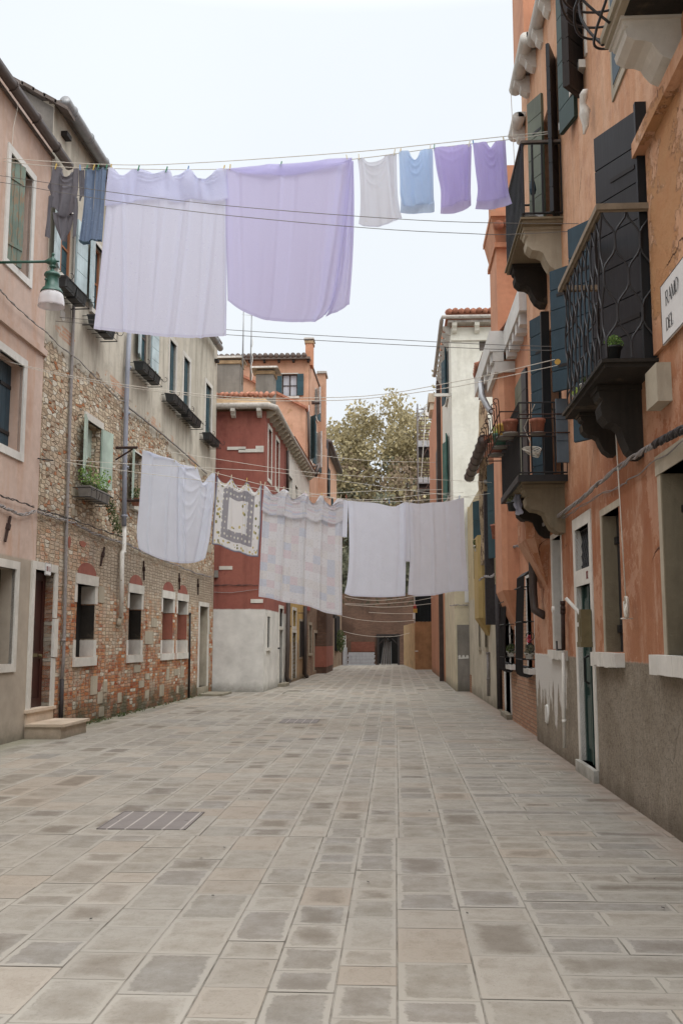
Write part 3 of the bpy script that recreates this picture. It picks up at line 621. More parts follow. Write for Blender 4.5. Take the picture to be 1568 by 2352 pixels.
# iron wall tie on the pink wall
def tie(W,v,a,b,label,r=.022):
    p,q=W.px(v,*a,.03),W.px(v,*b,.03); m=MB(); d=(q-p); e=Vector((0,0,0)); n=W.n*.015; s=(W.t-d.normalized()*W.t.dot(d.normalized())).normalized()*r
    m.obox((p+q)/2,d/2,s,n); mid=p+d*.42; m.obox(mid,d.normalized()*.05,s*1.5,n*2)
    return tag(m.build('iron_wall_tie','rusty_iron'),label,'wall tie','iron wall ties on the left fronts')
tie(WL,'C',(75,-60),(38,115),'black iron tie slanting down the pink wall beside the brick house')
# ------------------------------------------------------------------ old patched house
old=thing('patched_brick_house',(-6.0,24,0),'long old house, grey render above and bare patched brick and stone below, at left','house')
E_=31.75-17.2
zt=11.45
mw1=rect(W2,'B',(597,655),(688,1140)); mw2=rect(W2,'B',(925,870),(972,1280)); mw2=(mw2[0],mw2[0]+.85,mw1[2]-.02,mw1[3]-.0)
uw=[]
# upper row
zt_,zb_=9.62,8.1
def ur(v,xa,xb,y,zb=zb_,zt=9.72):
    a=W2.uz(v,xa,y)[0]; b=W2.uz(v,xb,y)[0]; return (a,b,zb,zt)
uA=ur('A',400,520,1400,8.36,9.75); uB=ur('A',640,720,1600,8.3,9.75); uC=ur('B',968,1045,200,8.22,9.75); uD=ur('B',1178,1222,300,8.12,9.62); uE=ur('B',1276,1318,400,8.05,9.62); uF=ur('B',1430,1470,550,8.0,9.62)
drr=rect(W2,'c',(362,490),(575,1885)); drr=(drr[0],drr[0]+.92,.42,2.84)
g1=rect(W2,'c',(812,590),(975,1395)); g2=rect(W2,'C',(903,482),(978,922)); g3=rect(W2,'C',(1136,520),(1200,920)); g4=rect(W2,'C',(1240,545),(1297,918)); d2=rect(W2,'C',(1390,568),(1437,1190))
gh=[g1,g2,g3,g4]; gh=[(a,b,1.3,2.72) for a,b,_,_ in gh]; g1,g2,g3,g4=gh; d2=(d2[0],d2[1],.25,2.66)
holes=[mw1,mw2,uA,uB,uC,uD,uE,uF,drr,d2]+gh
m=MB(); facade(m,W2,U0,E_,-.1,zt,holes,.3); shell(m,W2,U0,E_,-.1,zt,8); m.build('wall','patched_brickwork',old)
WE=Plane((-6.16,16.83),(-16,16.83),(0,-1,0))
m=MB(); p0=WE.px('_',132,246); p1=WE.px('_',22,186); p1=p0+(p1-p0)*1.6; pts=[Vector((-6.17,16.84,9.5)),Vector((-6.17,16.84,p0.z)),Vector((p1.x,16.84,p1.z)),Vector((p1.x,16.84,9.5))]
m.prism(pts,(0,.03,0)); m.build('gable_wall','grey_render',old)
m=MB(); d=p1-p0; L=d.length
for k in range(7): 
    a=p0+d*(k/7.)-d.normalized()*.25; m.obox(a+d/14.+Vector((0,.1,.05+.012*(k%2))),d/14.+d.normalized()*.02,Vector((0,.22,0)),Vector((0,0,.035)))
m.q(Vector((p0.x-.1,16.9,zt)),Vector((-5.95,31.9,zt-.1)),p1+Vector((0,15,-.3)),p1+Vector((0,.2,-.1)))
m.build('roof','roof_tile_grey',old)
def gutter(par,W,pts,r,mat,cl=None,n=12):
    m=MB(); P=[W.P(u,z,d) for u,z,d in pts]; m.tube(P,r,n)
    for u,z,d in (cl or []): m.tube([W.P(u,z+(r+.012)*math.cos(t),d+(r+.012)*math.sin(t)) for t in [k*math.pi/7-.6 for k in range(11)]],.01,5)
    return m.build('gutter',mat,par,True)
ga=W2.uz('_',150,232,.2); gb=W2.uz('_',506,800,.2)
f=lambda u:ga[1]+(gb[1]-ga[1])*(u-ga[0])/(gb[0]-ga[0])
gutter(old,W2,[(ga[0],ga[1],.2),((ga[0]+gb[0])/2,f((ga[0]+gb[0])/2),.2),(gb[0],gb[1],.2)],.105,'zinc',[(u,f(u),.2) for u in [ga[0]+.35+k*.95 for k in range(int((gb[0]-ga[0])/.95))]])
m=MB(); m.wbox(W2,ga[0],E_+.1,zt-.06,zt,-.1,.14); m.build('eaves_board','grey_wood',old)
m=MB(); 
for px_ in ((445,598),(1500,248)): pass
for v,a in (('A',(443,600)),('B',(1500,250))):
    u,z=W2.uz(v,*a); m.wbox(W2,u-.12,u+.12,z-.05,z+.04,-.05,.12)
m.build('beam_end','dark_wood',old)
# pipes
def pipe(par,W,v,pts,r,mat,d=.06,name='downpipe',rings=None,n=10):
    P=[W.px(v,*p,d) for p in pts]; m=MB(); m.tube(P,r,n)
    for k in (rings or []):
        p=P[0].lerp(P[-1],k); m.lathe(p-Vector((0,0,.025)),[(r,0),(r*1.3,.0),(r*1.3,.05),(r,.05)],n)
    return m.build(name,mat,par,True)
pipe(old,W2,'_',[(170,700),(168,760),(160,1000),(153,1225),(147,1500),(143,1560)],.032,'cable_grey',.05,rings=(.2,.55,.9))
pipe(old,W2,'_',[(143,1560),(142,1610),(140,1652)],.04,'cable_dark',.05,'pipe_shoe')
pipe(old,W2,'B',[(902,60),(890,300),(882,560),(870,1000),(866,1400)],.055,'grey_pipe_paint',.09,rings=(.18,.42,.7,.95))
pipe(old,W2,'C',[(868,0),(866,170),(853,195),(850,400),(846,640)],.05,'white_pipe_paint',.09,rings=(.3,))
pipe(old,W2,'C',[(848,640),(835,660),(826,700)],.055,'old_stone',.05,'pipe_shoe')
pipe(old,W2,'C',[(1325,610),(1322,900),(1317,1205)],.03,'iron',.05,rings=(0.02,.5,))
# upper windows
shp=lambda w,**k:[('L',w,168,'teal_shutter_pale',k),('R',w,176,'teal_shutter_pale',k)]
for r,sh_ in ((uA,.5),(uB,.5),(uC,.5)):
    w=window(old,W2,r,'white_plaster',.07,.015,.07,'board','teal_shutter',.14,'orange_wood' if r is not uC else 'grey_wood',shp(sh_),sillmat='istrian_stone')
for r in (uD,uE,uF):
    w=window(old,W2,r,'istrian_stone',.13,.03,.08,'board','teal_shutter',.06,None,[])
# middle windows with sage shutters
w=window(old,W2,mw1,'istrian_stone',.04,.01,.1,'glass','interior_dark',.25,None,[('L',.5,165,'sage_shutter',dict(nb=1)),('R',.5,172,'sage_shutter',dict(nb=1))],sides='T',label='middle window with pale sage green shutters and a white lintel')
m=MB(); m.wbox(W2,mw1[0]+.42,mw1[1]-.02,mw1[2]+.02,mw1[3]-.05,-.2,-.17); m.build('inner_shutter','sage_shutter',w)
m=MB(); m.wbox(W2,mw1[0]-.1,mw1[1]+.12,mw1[3],mw1[3]+.14,-.02,.035); m.build('lintel','istrian_stone',w)
w=window(old,W2,mw2,'istrian_stone',.04,.01,.1,'glass','interior_dark',.25,None,[('L',.45,165,'sage_shutter',dict(nb=1)),('R',.45,172,'sage_shutter',dict(nb=1))],sides='T')
# ground floor windows
rg=random.Random(5)
for i,r in enumerate(gh):
    u0,u1,z0,z1=r; m=MB(); m.wbox(W2,u0-.12,u1+.14,z1,z1+.2,-.28,.025)                # lintel
    ms=MB(); ms.wbox(W2,u0-.13,u1+.10,z0-.17,z0-.001,-.28,.05 if i!=1 else .04)
    blk=[]
    for (a,b) in ((z0,z0+.34),(z1-.36,z1)):
        q=MB(); q.wbox(W2,u0-.14,u0,a,b-.003,-.2,.012); blk.append(q); q=MB(); q.wbox(W2,u1-.02,u1+.15,a,b-.003,-.28,.012); blk.append(q)
    o=m.build('window','istrian_stone',old); ms.build('sill','istrian_stone',o); [q.build('stone_block','istrian_stone',o) for q in blk]
    if i<2: o['label']='ground floor window with a dark blue shutter leaf folded inside'
    m=MB(); m.wbox(W2,u0,u1,z0,z1,-.31,-.28); m.build('pane','interior_dark',o)
    m=MB(); m.wbox(W2,u1-.015,u1-.001,z0+.36,z1-.38,-.275,-.0); m.build('painted_reveal','far_red_plaster' if i>1 else 'soot_and_shade_stone',o)  # first two reveals near-black: shade of the dark interior put into the colour
    if i<2:
        m=MB(); vboards(m,W2,(u0+.01,u0+.42,z0+.02,z1-.02),-.2,3); m.build('inner_shutter','blue_grey_paint',o)
        m=MB(); [m.wbox(W2,u0+.05,u0+.4,h-.025,h+.025,-.2,-.188) for h in (z0+.3,z1-.3)]; m.build('strap_hinge','iron',o)
    # red half moon above the lintel
    m=MB(); cu=(u0+u1)/2; rr=(u1-u0)/2+.02; pts=[W2.P(cu+rr*math.cos(t),z1+.205+rr*.42*math.sin(t),.004) for t in [math.pi*k/14 for k in range(15)]]; m.prism(pts,W2.n*.005); m.build('arch_infill','red_plaster',o)
# doors
def stone_steps(W,u0,u1,specs,label,par=None):
    m=MB()
    for (a,b,z0,z1,d) in specs:
        m.wbox(W,u0+a,u1+b,z0,z1-.05,.001,d); m.wbox(W,u0+a-.03,u1+b+.03,z1-.05,z1,.001,d+.03)
    return m
u0,u1,z0,z1=drr
m=wframe(W2,(u0,u1,z0,z1),.14,-.28,.03,None,'LT'); 
for a,b,e in ((z0,1.32,.0),(1.33,2.02,.035),(2.03,z1,0)): m.wbox(W2,u1,u1+.16+e,a,b-.006,-.3,.03+e*.5)
o=m.build('door_case','istrian_stone',old); o['label']='stone door case of the front door with a number plate on the lintel'
m=MB(); m.wbox(W2,u0,u1,z0,z1,-.2,-.17)
for a,b in ((z0+.06,z0+.2),(1.3,1.44),(z1-.16,z1-.02)): m.wbox(W2,u0,u1,a,b,-.17,-.145)
for a,b in ((u0,u0+.1),(u1-.12,u1)): m.wbox(W2,a,b,z0,z1,-.17,-.146)
m.build('door','brown_door_paint',o); m=MB(); m.wbox(W2,u0+.3,u0+.62,1.34,1.4,-.145,-.13); m.tube([W2.P(u1-.2,1.36,-.14),W2.P(u1-.2,1.36,-.09)],.03,8); m.build('letter_slot','old_brass',o)
m=MB(); m.wbox(W2,u1-.004,u1-.001,2.1,z1-.02,-.15,-.02); 
# steps
m=MB(); m.wbox(W2,u0-.14,u1+.16,.0,.42,-.3,.02); m.wbox(W2,u0-.2,u1+.2,.42,.47,-.28,.06)
m.wbox(W2,u0-.16,u1+.2,0,.2,.02,.62); m.wbox(W2,u0-.2,u1+.24,.2,.245,.02,.67)
tag(m.build('door_steps','step_marble'),'two pinkish stone steps up to the brown door beside the pink house','steps')
# text helper: flat letters cut as real meshes
def text_mesh(name,body,W,uc,zc,h,d,mat,par,squash=1.0,flip=1,font_bold=False,align='CENTER'):
    cu=bpy.data.curves.new('t','FONT'); cu.body=body; cu.size=h*1.4; cu.extrude=.001; cu.align_x=align; cu.align_y='CENTER'; cu.space_line=.95
    to=bpy.data.objects.new('t',cu); C.objects.link(to); bpy.context.view_layer.update(); dg=bpy.context.evaluated_depsgraph_get(); me=bpy.data.meshes.new_from_object(to.evaluated_get(dg)); bpy.data.objects.remove(to)
    m=MB(); off=len(m.v)
    for v in me.vertices: m.v.append(W.P(uc+flip*v.co.x*squash,zc+v.co.y,d+v.co.z))
    for p in me.polygons: m.f.append(tuple(p.vertices)); m.mi.append(0)
    return m.build(name,mat,par)
uu,zz=W2.uz('C',322,308); 
sg=MB(); sg.wbox(W2,uu-.14,uu+.14,zz-.11,zz+.11,.033,.045); s_=sg.build('house_number_plate','sign_white'); tag(s_,'white enamel plate reading 881 B on the lintel of the brown door','number plate')
m=MB(); 
for a,b,c,e in ((uu-.135,uu+.135,zz-.105,zz-.099),(uu-.135,uu+.135,zz+.099,zz+.105),(uu-.135,uu-.129,zz-.105,zz+.105),(uu+.129,uu+.135,zz-.105,zz+.105)): m.wbox(W2,a,b,c,e,.045,.047)
m.build('border','sign_ink',s_)
text_mesh('lettering','881 B',W2,uu,zz,.09,.047,'sign_red',s_,.62,flip=1)
# second door
u0,u1,z0,z1=d2
m=wframe(W2,d2,.13,-.28,.03,None,'LRT'); o=m.build('door_case','istrian_stone',old); m=MB(); m.wbox(W2,u0,u1,z0,z1,-.32,-.28); m.build('door','interior_dark',o)
m=MB(); m.wbox(W2,u1-.02,u1-.002,z0,z1,-.28,0); m.build('stone_reveal','old_stone',o)
m=MB(); m.wbox(W2,u0-.1,u1+.15,0,.25,-.28,.03); m.wbox(W2,u0-.15,u1+.25,0,.06,.03,.75); tag(m.build('door_step','old_stone'),'low worn stone step at the far door of the patched brick house','step')
for k,(v,a,b) in enumerate((('C',(730,155),(703,282)),('C',(1003,250),(1006,385)),('C',(1251,335),(1253,450)),('C',(1381,375),(1382,487)))):
    tie(W2,v,a,b,['slanting iron tie between the two red patches and the grey downpipe','straight iron tie above the half moon of the second ground window','straight iron tie between the two narrow ground windows','straight iron tie farthest along the brick house, near its last door'][k],.02)
# white stone blocks and red plaster patches let into the wall are part of it
def patchbox(v,a,b,mat,d=.012): 
    r=rect(W2,v,a,b); m=MB(); m.wbox(W2,r[0],r[1],r[2],r[3],-.03,d); return m.build('stone_block' if mat!='far_red_plaster' else 'plaster_patch',mat,old)
for v,a,b in (('C',(632,1055),(675,1178)),('C',(720,1090),(745,1160)),('C',(680,1165),(712,1240)),('C',(820,1170),(845,1235)),('C',(1010,1155),(1035,1205)),('C',(1112,1115),(1140,1190)),('C',(1055,650),(1092,712)),('C',(1010,740),(1065,830)),('C',(935,978),(977,1024)),('C',(968,1088),(1002,1130)),('C',(1160,1005),(1178,1078)),('C',(1258,982),(1280,1060)),('C',(1230,1122),(1242,1170)),('C',(1012,1036),(1040,1072)),('B',(498,1130),(550,1205)),('B',(505,1275),(535,1335)),('C',(688,425),(725,545)),('C',(1215,1005),(1245,1045)),('C',(690,1270),(722,1330)),('C',(1446,655),(1462,760)),('C',(1444,130),(1473,200))):
    patchbox(v,a,b,'old_stone')
for v,a,b in (('C',(475,75),(492,165)),('C',(555,105),(598,160)),('C',(675,1100),(705,1155))): 
    r=rect(W2,v,a,b); m=MB(); cu,cz=(r[0]+r[1])/2,(r[2]+r[3])/2; m.prism([W2.P(cu+(r[1]-r[0])/2*math.cos(t)*(1+.15*math.sin(3*t)),cz+(r[3]-r[2])/2*math.sin(t),.002) for t in [k*math.pi/7 for k in range(14)]],W2.n*.008); m.build('plaster_patch','far_red_plaster',old)
# vent grille
u,z=W2.uz('Y',408,975); m=MB(); m.lathe(W2.P(u,z,.0),[(.0,.02),(.1,.02),(.105,.0)],20,W2.n)
for k in range(-4,5): m.wbox(W2,u-.08,u+.08,z+k*.018-.003,z+k*.018+.004,.02,.026)
m.build('vent_grille','white_plastic',old)
# ------------------------------------------------------------------ balcony boxes on the left
def planter(W,u0,u1,z,label,mat='black_plastic',plants=None,n=60,group='window boxes on the patched brick house',d0=.08,seed=0,h=.2):
    t=thing('window_box',W.P((u0+u1)/2,z,.2),label,'window box',group)
    nb=max(1,round((u1-u0)/.55)); m=MB()
    for k in range(nb):
        a=u0+(u1-u0)*k/nb+.01; b=u0+(u1-u0)*(k+1)/nb-.01
        m.hexa([W.P(a+.03,z,d0+.03),W.P(b-.03,z,d0+.03),W.P(b-.03,z,d0+.21),W.P(a+.03,z,d0+.21),W.P(a,z+h,d0),W.P(b,z+h,d0),W.P(b,z+h,d0+.25),W.P(a,z+h,d0+.25)])
        m.wbox(W,a-.006,b+.006,z+h-.02,z+h+.005,d0-.006,d0+.256)
    m.build('box',mat,t)
    m=MB()
    for zz in (z-.02,z+h*.8): m.tube([W.P(u0-.03,zz,.0),W.P(u0-.03,zz,d0+.28),W.P(u1+.03,zz,d0+.28),W.P(u1+.03,zz,.0)],.008,4)
    for k in range(2*nb+1):
        u=u0+(u1-u0)*k/(2*nb); m.tube([W.P(u,z-.02,0.0),W.P(u,z-.02,d0+.28),W.P(u,z+h*.8,d0+.28)],.006,4)
    for u in (u0-.03,u1+.03): m.tube([W.P(u,z+h*.8+.06*math.cos(a)-.0,d0+.34+.06*math.sin(a)) for a in [k*.6 for k in range(9)]],.006,4)
    m.build('rack','iron',t)
    if plants: leaves('plants',plants,t,[W.P(u0+(u1-u0)*(k+.5)/6,z+h+.04,d0+.12) for k in range(6)],n//6,.035,(.1,.1,.09),seed)
    return t
def pl2(v,a,b,*A,**K):
    u0=W2.uz(v,*a,.2)[0]; u1,z=W2.uz(v,*b,.2); return planter(W2,min(u0,u1),max(u0,u1),z,*A,**K)
pl2('Y',(365,600),(640,880),'two black window boxes in an iron rack just right of the street lamp',None or 'black_plastic','dull_leaves',12)
pl2('Y',(790,1030),(1000,1290),'black window box partly hidden behind the lower left corner of the big pale sheet')
pl2('B',(965,310),(1085,425),'black window box with a few sprigs under the open teal shutters right of the downpipe','black_plastic','dull_leaves',60)
pl2('B',(1180,530),(1280,622),'black window box left of its twin, under the first pair of white framed windows','black_plastic','dull_leaves',24)
pl2('B',(1285,630),(1375,722),'black window box right of its twin, under the second narrow white framed window','black_plastic')
pl2('B',(1436,785),(1505,858),'small black window box under the last upper window by the red house','black_plastic','dull_leaves',24)
t=pl2('B',(580,1180),(728,1255),'terracotta and black window box overflowing with greenery under the sage shutters','grey_pot','dull_leaves',420,group=None,seed=4)
u0=W2.uz('B',590,1200,.2)[0]; u1=W2.uz('B',728,1255,.2)[0]; zz=W2.uz('B',650,1180,.2)[1]
leaves('plants','pot_leaves',t,[W2.P(u0+(u1-u0)*k/4,zz+.32+.1*math.sin(k*2),.2) for k in range(5)],90,.03,(.14,.14,.2),6)
leaves('trailing_plants','dull_leaves',t,[W2.P(u1+.05+.13*k,zz-.1*k,.28) for k in range(6)],80,.028,(.1,.12,.14),7,.1)
leaves('dry_plants','rusty_leaves',t,[W2.P(u0+.15,zz+.45,.2),W2.P(u0+.3,zz+.5,.18)],110,.03,(.14,.14,.2),9)
leaves('red_flowers','flower_orange',t,[W2.P(u1-.02,zz+.36,.3)],10,.03,.03,8)
def bush(name,loc,label,mat,n,size,spread,cat='plant',seed=1,pot=None):
    t=thing(name,loc,label,cat); leaves('leaves',mat,t,[loc],n,size,spread,seed); 
    if pot:
        m=MB(); m.lathe(Vector(loc)-Vector((0,0,pot[1]+spread[2]*.3)),[(.0,0),(pot[0]*.75,0),(pot[0],pot[1]*.85),(pot[0]*1.12,pot[1]*.85),(pot[0]*1.12,pot[1]),(pot[0]*.9,pot[1]),(.0,pot[1]-.02)],16); m.build('pot',pot[2],t,True)
    return t
bush('window_plant',W2.px('B',950,1190,.2),'leafy plant in the window just left of the hanging white sheet','dull_leaves',260,.032,(.16,.16,.22),seed=12,pot=(.11,.16,'terracotta'))
# weeds at the wall foot
rg=random.Random(8); cs=[]
for k in range(60):
    u=1.6+rg.random()**1.4*11.5; cs.append(W2.P(u,.03,.03+rg.random()*.05))
o=leaves('weeds','dull_leaves',None,cs,16,.022,(.16,.05,.05),3); tag(o,'low green weeds growing along the foot of the brick wall','weeds',kind='stuff')
# lamp
lc=Vector(EYEP+ray('A',365,1440)*0); y0=14.6
r_=ray('Y',290,300); lampc=EYEP+r_*(y0/r_.y)
t=thing('street_lamp',lampc,'green iron street lamp with a ribbed glass bowl on an arm from the left','street lamp')
sx=lampc
def lp(dx,dz): return sx+Vector((dx,0,dz))
m=MB(); wallx=WL.P(y0-8,0).x; m.tube([Vector((wallx,y0,sx.z)),lp(-.02,0)],.022,10); m.lathe(lp(-.12,0),[(.022,0),(.03,.02),(.05,.06),(.05,.1),(.03,.13)],14,(1,0,0)); m.lathe(Vector((wallx,y0,sx.z)),[(.09,0),(.09,.02),(.03,.04)],14,(1,0,0)); m.build('arm','lamp_green',t,True)
m=MB(); k=y0/2306*.1831
pf=[(0,.14),(.022,.13),(.028,.11),(.02,.09),(.016,.075),(.04,.05),(.055,.02),(.06,-.02),(.045,-.05),(.03,-.07),(.055,-.08),(.05,-.1),(.03,-.11),(.03,-.14),(.045,-.16),(.06,-.165),(.11,-.19),(.125,-.22),(.125,-.235),(.105,-.25),(.1,-.3),(.108,-.42),(.14,-.44),(.145,-.46),(.165,-.48),(.17,-.5)]
m.lathe(sx,[(r,h) for r,h in pf],24); m.build('lamp_body','lamp_green',t,True)
m=MB(); m.tube([lp(.06,0),lp(.1,0)],.014,8); m.tube([lp(-.06,-.33)+Vector((0,-.09,0)),lp(-.06,-.33)+Vector((0,-.12,0))],.018,8); m.build('bolt','lamp_green',t,True)
m=MB(); N=72; prof=[(.15,-.5),(.175,-.55),(.19,-.62),(.2,-.70),(.203,-.73),(.199,-.73),(.195,-.70),(.184,-.62),(.168,-.55),(.145,-.5)]
m.lathe(sx,prof,N)
for i,v in enumerate(m.v):
    j=i%N
    if j%2 and i//N in(0,1,2,7,8): d=(v-sx); v.x=sx.x+d.x*1.02; v.y=sx.y+d.y*1.02
n=NT('lamp_glass'); p=n.pr((.86,.86,.88),.18,None,0,.5); tr=n.n('ShaderNodeBsdfTransparent'); tr.inputs[0].default_value=(.95,.93,.95,1); mm=n.n('ShaderNodeMixShader'); fr=n.n('ShaderNodeLayerWeight'); fr.inputs[0].default_value=.35
n.t.links.new(n.mp(fr.outputs['Facing'],0,1,.28,.95),mm.inputs[0]); n.t.links.new(tr.outputs[0],mm.inputs[1]); n.t.links.new(p.outputs[0],mm.inputs[2]); n.t.links.new(mm.outputs[0],n.out.inputs[0])
m.build('glass_bowl','lamp_glass',t,True)
m=MB(); m.lathe(sx,[(0,-.5),(.05,-.5),(.055,-.6),(.03,-.66),(0,-.67)],12); m.build('bulb','white_plastic',t,True)
# ------------------------------------------------------------------ red corner house and the far left side
PF=Plane((-9,32),(-4.2,32),(0,-1,0)); S=Plane((-4.2,32),(-3.7,66),(1,0,0)); OF=Plane((-9,46.2),(-4,46.2),(0,-1,0))
red=thing('red_corner_house',(-5.2,34,0),'dark red corner house with whitewashed foot and white stone gutter brackets','house')
rw1=rect(S,'D',(428,900),(446,1125)); rw1=(rw1[0],rw1[0]+.75,7.02,8.72); rw2=(rw1[1]+1.15,rw1[1]+1.95,7.02,8.72)
lw=[(.75,1.35,1.4,2.42),(3.55,4.25,2.05,2.88)]; ld=(3.75,4.75,.12,2.0)
lw=[lw[0],(3.75,4.75,2.14,2.78)]
m=MB(); facade(m,PF,0,4.8,-.1,9.15,[],.2); facade(m,S,0,5.8,-.1,9.15,[rw1,rw2,lw[0],lw[1],ld],.22); m.q(PF.P(0,0,0),PF.P(0,9.15,0),PF.P(0,9.15,-6),PF.P(0,0,-6)); m.build('wall','red_plaster',red)
for r in (rw1,rw2): window(red,S,r,'istrian_stone',.13,.02,0,'glass','white_plaster',.2)
w=window(red,S,lw[0],'istrian_stone',.12,.02,.07,'glass','interior_dark',.1); 
m=MB(); [m.tube([S.P(lw[0][0]+.1*k,lw[0][2],-.03),S.P(lw[0][0]+.1*k,lw[0][3],-.03)],.01,4) for k in range(1,6)]; [m.tube([S.P(lw[0][0],lw[0][2]+.17*k,-.03),S.P(lw[0][1],lw[0][2]+.17*k,-.03)],.01,4) for k in range(1,6)]; m.build('grille','iron',w)
w=window(red,S,lw[1],'istrian_stone',.12,.03,0,'glass','interior_dark',.1)
m=MB(); [m.tube([S.P(lw[1][0]+.16*k,lw[1][2],-.03),S.P(lw[1][0]+.16*k,lw[1][3],-.03)],.012,4) for k in range(1,6)]; m.build('grille','iron',w)
o=wframe(S,ld,.12,-.2,.03,None,'LR').build('door_case','istrian_stone',red); m=MB(); m.wbox(S,ld[0],ld[1],ld[2],ld[3],-.25,-.2); m.build('door','grey_render',o)
m=MB(); m.wbox(S,3.6,4.9,0,.12,-.2,.25); m.build('threshold','old_stone',red)
m=MB(); m.tube([S.P(3.52,1.36,.0),S.P(3.52,1.36,.06)],.03,8); m.build('bell','iron',red)
m=MB()
for a,b in (((172,922),(287,940)),((243,936),(400,955)),((350,916),(400,934))):
    r=rect(PF,'D',a,b); m=MB(); m.wbox(PF,r[0],r[1],r[2],r[3],-.02,.03); m.build('stone_strip','istrian_stone',red)
for a,b in (((110,520),(185,540)),((290,708),(360,730))):
    r=rect(PF,'E',a,b); m=MB(); m.wbox(PF,r[0],r[1],r[2],r[3],-.02,.02); m.build('stone_strip','istrian_stone',red)
r=rect(PF,'E',(85,545),(105,585)); m=MB(); m.wbox(PF,r[0],r[1],r[2],r[3],0,.1); m.build('junction_box','grey_pot',red)
# gutter and brackets
zg=9.28
m=MB(); m.tube([PF.P(-.1,zg,.22),PF.P(4.9,zg,.22),S.P(.1,zg,.3),S.P(5.9,zg+.05,.22),S.P(14.3,zg+.12,.22)],.11,10); m.build('gutter','grey_gutter_stone',red,True)
def corbel(W,u,z,w=.14,h=.26,d=.34): 
    m=MB(); pts=[W.P(u-w/2,z,0),W.P(u-w/2,z,d),W.P(u-w/2,z-h*.35,d*.95),W.P(u-w/2,z-h*.6,d*.62),W.P(u-w/2,z-h*.8,d*.55),W.P(u-w/2,z-h,d*.2),W.P(u-w/2,z-h,0)]; m.prism(pts,W.t*w); return m
for k in range(6): corbel(PF,.3+k*.86,zg-.1).build('bracket','istrian_stone',red)
for k in range(8): corbel(S,.25+k*.72,zg-.09,.13,.22,.3).build('bracket','old_stone',red)
m=MB(); m.hexa([(-9,31.85,zg+.1),(-4.0,31.85,zg+.1),(-4.0,38,zg+.1),(-9,38,zg+.1),(-9,32.1,zg+.36),(-4.3,32.1,zg+.36),(-4.6,38,zg+.6),(-9,38,zg+1.2)]); m.build('roof','roof_brick',red)
m=MB(); rg=random.Random(2)
for k in range(13):
    x=-6.1+k*.17; m.tube([(x,32.05,zg+.4+rg.uniform(-.02,.03)),(x+rg.uniform(-.05,.05),32.6,zg+.62)],[.085,.07],8)
m.build('roof_tiles','roof_tile',red,True)
def chimney(par,x0,x1,y0,y1,z0,z1,body,cap=.12,bricks=True):
    m=MB(); m.box(x0,x1,y0,y1,z0,z1-.22); o=m.build('chimney',body,par)
    m=MB(); m.box(x0-.04,x1+.04,y0-.04,y1+.04,z1-.22,z1-.1); m.build('brick_course','roof_brick',o)
    m=MB(); m.hexa([(x0-cap,y0-cap,z1-.03),(x1+cap,y0-cap,z1-.03),(x1+cap,y1+cap,z1-.03),(x0-cap,y1+cap,z1-.03),(x0-cap*.7,y0-cap*.7,z1+.05),(x1+cap*.7,y0-cap*.7,z1+.05),(x1+cap*.7,y1+cap*.7,z1+.05),(x0-cap*.7,y1+cap*.7,z1+.05)]); m.box(x0+.1,x1-.1,y0+.1,y1-.1,z1-.1,z1-.03); m.build('cap','grey_gutter_stone',o)
    return o
def xs(y,v,*pxs): return [ (lambda q:(EYEP+q*(y/q.y)).x)(ray(v,p,500)) for p in pxs]
def zat(y,v,px_,py): q=ray(v,px_,py); return (EYEP+q*(y/q.y)).z
a,b=xs(34,'D',100,250); chimney(red,a,b,34,34.8,9,zat(34,'D',200,362),'grey_render')
a,b=xs(35.5,'D',350,461); o=chimney(red,a,b,35.5,36.3,9,zat(35.5,'D',400,428),'grey_render',.2)
# aerials
for k,(px_,pt,pb,lab) in enumerate(((267,30,530,'thin plain aerial pole fixed to the big grey chimney'),(318,95,505,'aerial pole with comb antenna and loose cables, right of the plain pole'))):
    y=33.9; x=xs(y,'D',px_)[0]; z1=zat(y,'D',px_,pt); z0=zat(y,'D',px_,pb); t=thing('aerial',(x,y,z0),lab,'antenna'); m=MB(); m.tube([(x,y,z0),(x,y,(z0+z1)/2),(x+.01,y,z1)],[.032,.026,.02],8); m.build('pole','zinc',t,True)
    if k:
        m=MB(); a=Vector((x,y,z1)); b=Vector((x+.28,y-.9,z1-.34)); m.tube([a,b],.012,5)
        for j in range(9):
            p=a.lerp(b,j/8); w=.34-.025*j; m.tube([p-Vector((w,0,-.02)),p+Vector((w,0,-.02))],.004,4)
        m.build('comb','zinc',t); m=MB(); m.tube([(x+.04+.03*math.sin(j*1.7),y-.03,z0+(z1-z0)*(.0+.07*j)) for j in range(10)],.011,5); m.build('cable','white_plastic',t)
# ------------------------------------------------------------------ white and yellow house
wh=thing('white_and_yellow_house',(-4.2,41,0),'narrow house, white upper storey and flaking yellow ground floor, past the red corner house','house')
uw_=[(6.25,7.35,6.9,8.05),(8.4,9.3,6.8,8.0),(10.6,11.5,6.8,8.0)]; dy_=(7.8,9.1,.1,1.95); wy_=(7.85,9.05,2.2,2.85); sy_=(10.4,11.8,.95,2.45)
m=MB(); facade(m,S,5.8,13,-.1,3.6,[dy_,wy_,sy_],.2); m.build('ground_wall','yellow_plaster',wh)
m=MB(); facade(m,S,5.8,14.2,3.6,9.3,uw_,.2,.01); m.build('wall','white_plaster',wh)
for r in uw_: window(wh,S,r,'white_plaster',.06,.03,0,'glass','white_plaster',.18)
window(wh,S,wy_,'istrian_stone',.12,.03,0,'glass','interior_dark',.12); o=wframe(S,dy_,.12,-.2,.03,None,'LRT').build('door_case','istrian_stone',wh); m=MB(); m.wbox(S,dy_[0],dy_[1],dy_[2],dy_[3],-.22,-.17); m.build('door','grey_render',o)
w=window(wh,S,sy_,'old_stone',.1,.02,0,'board','black_paint',-.05)
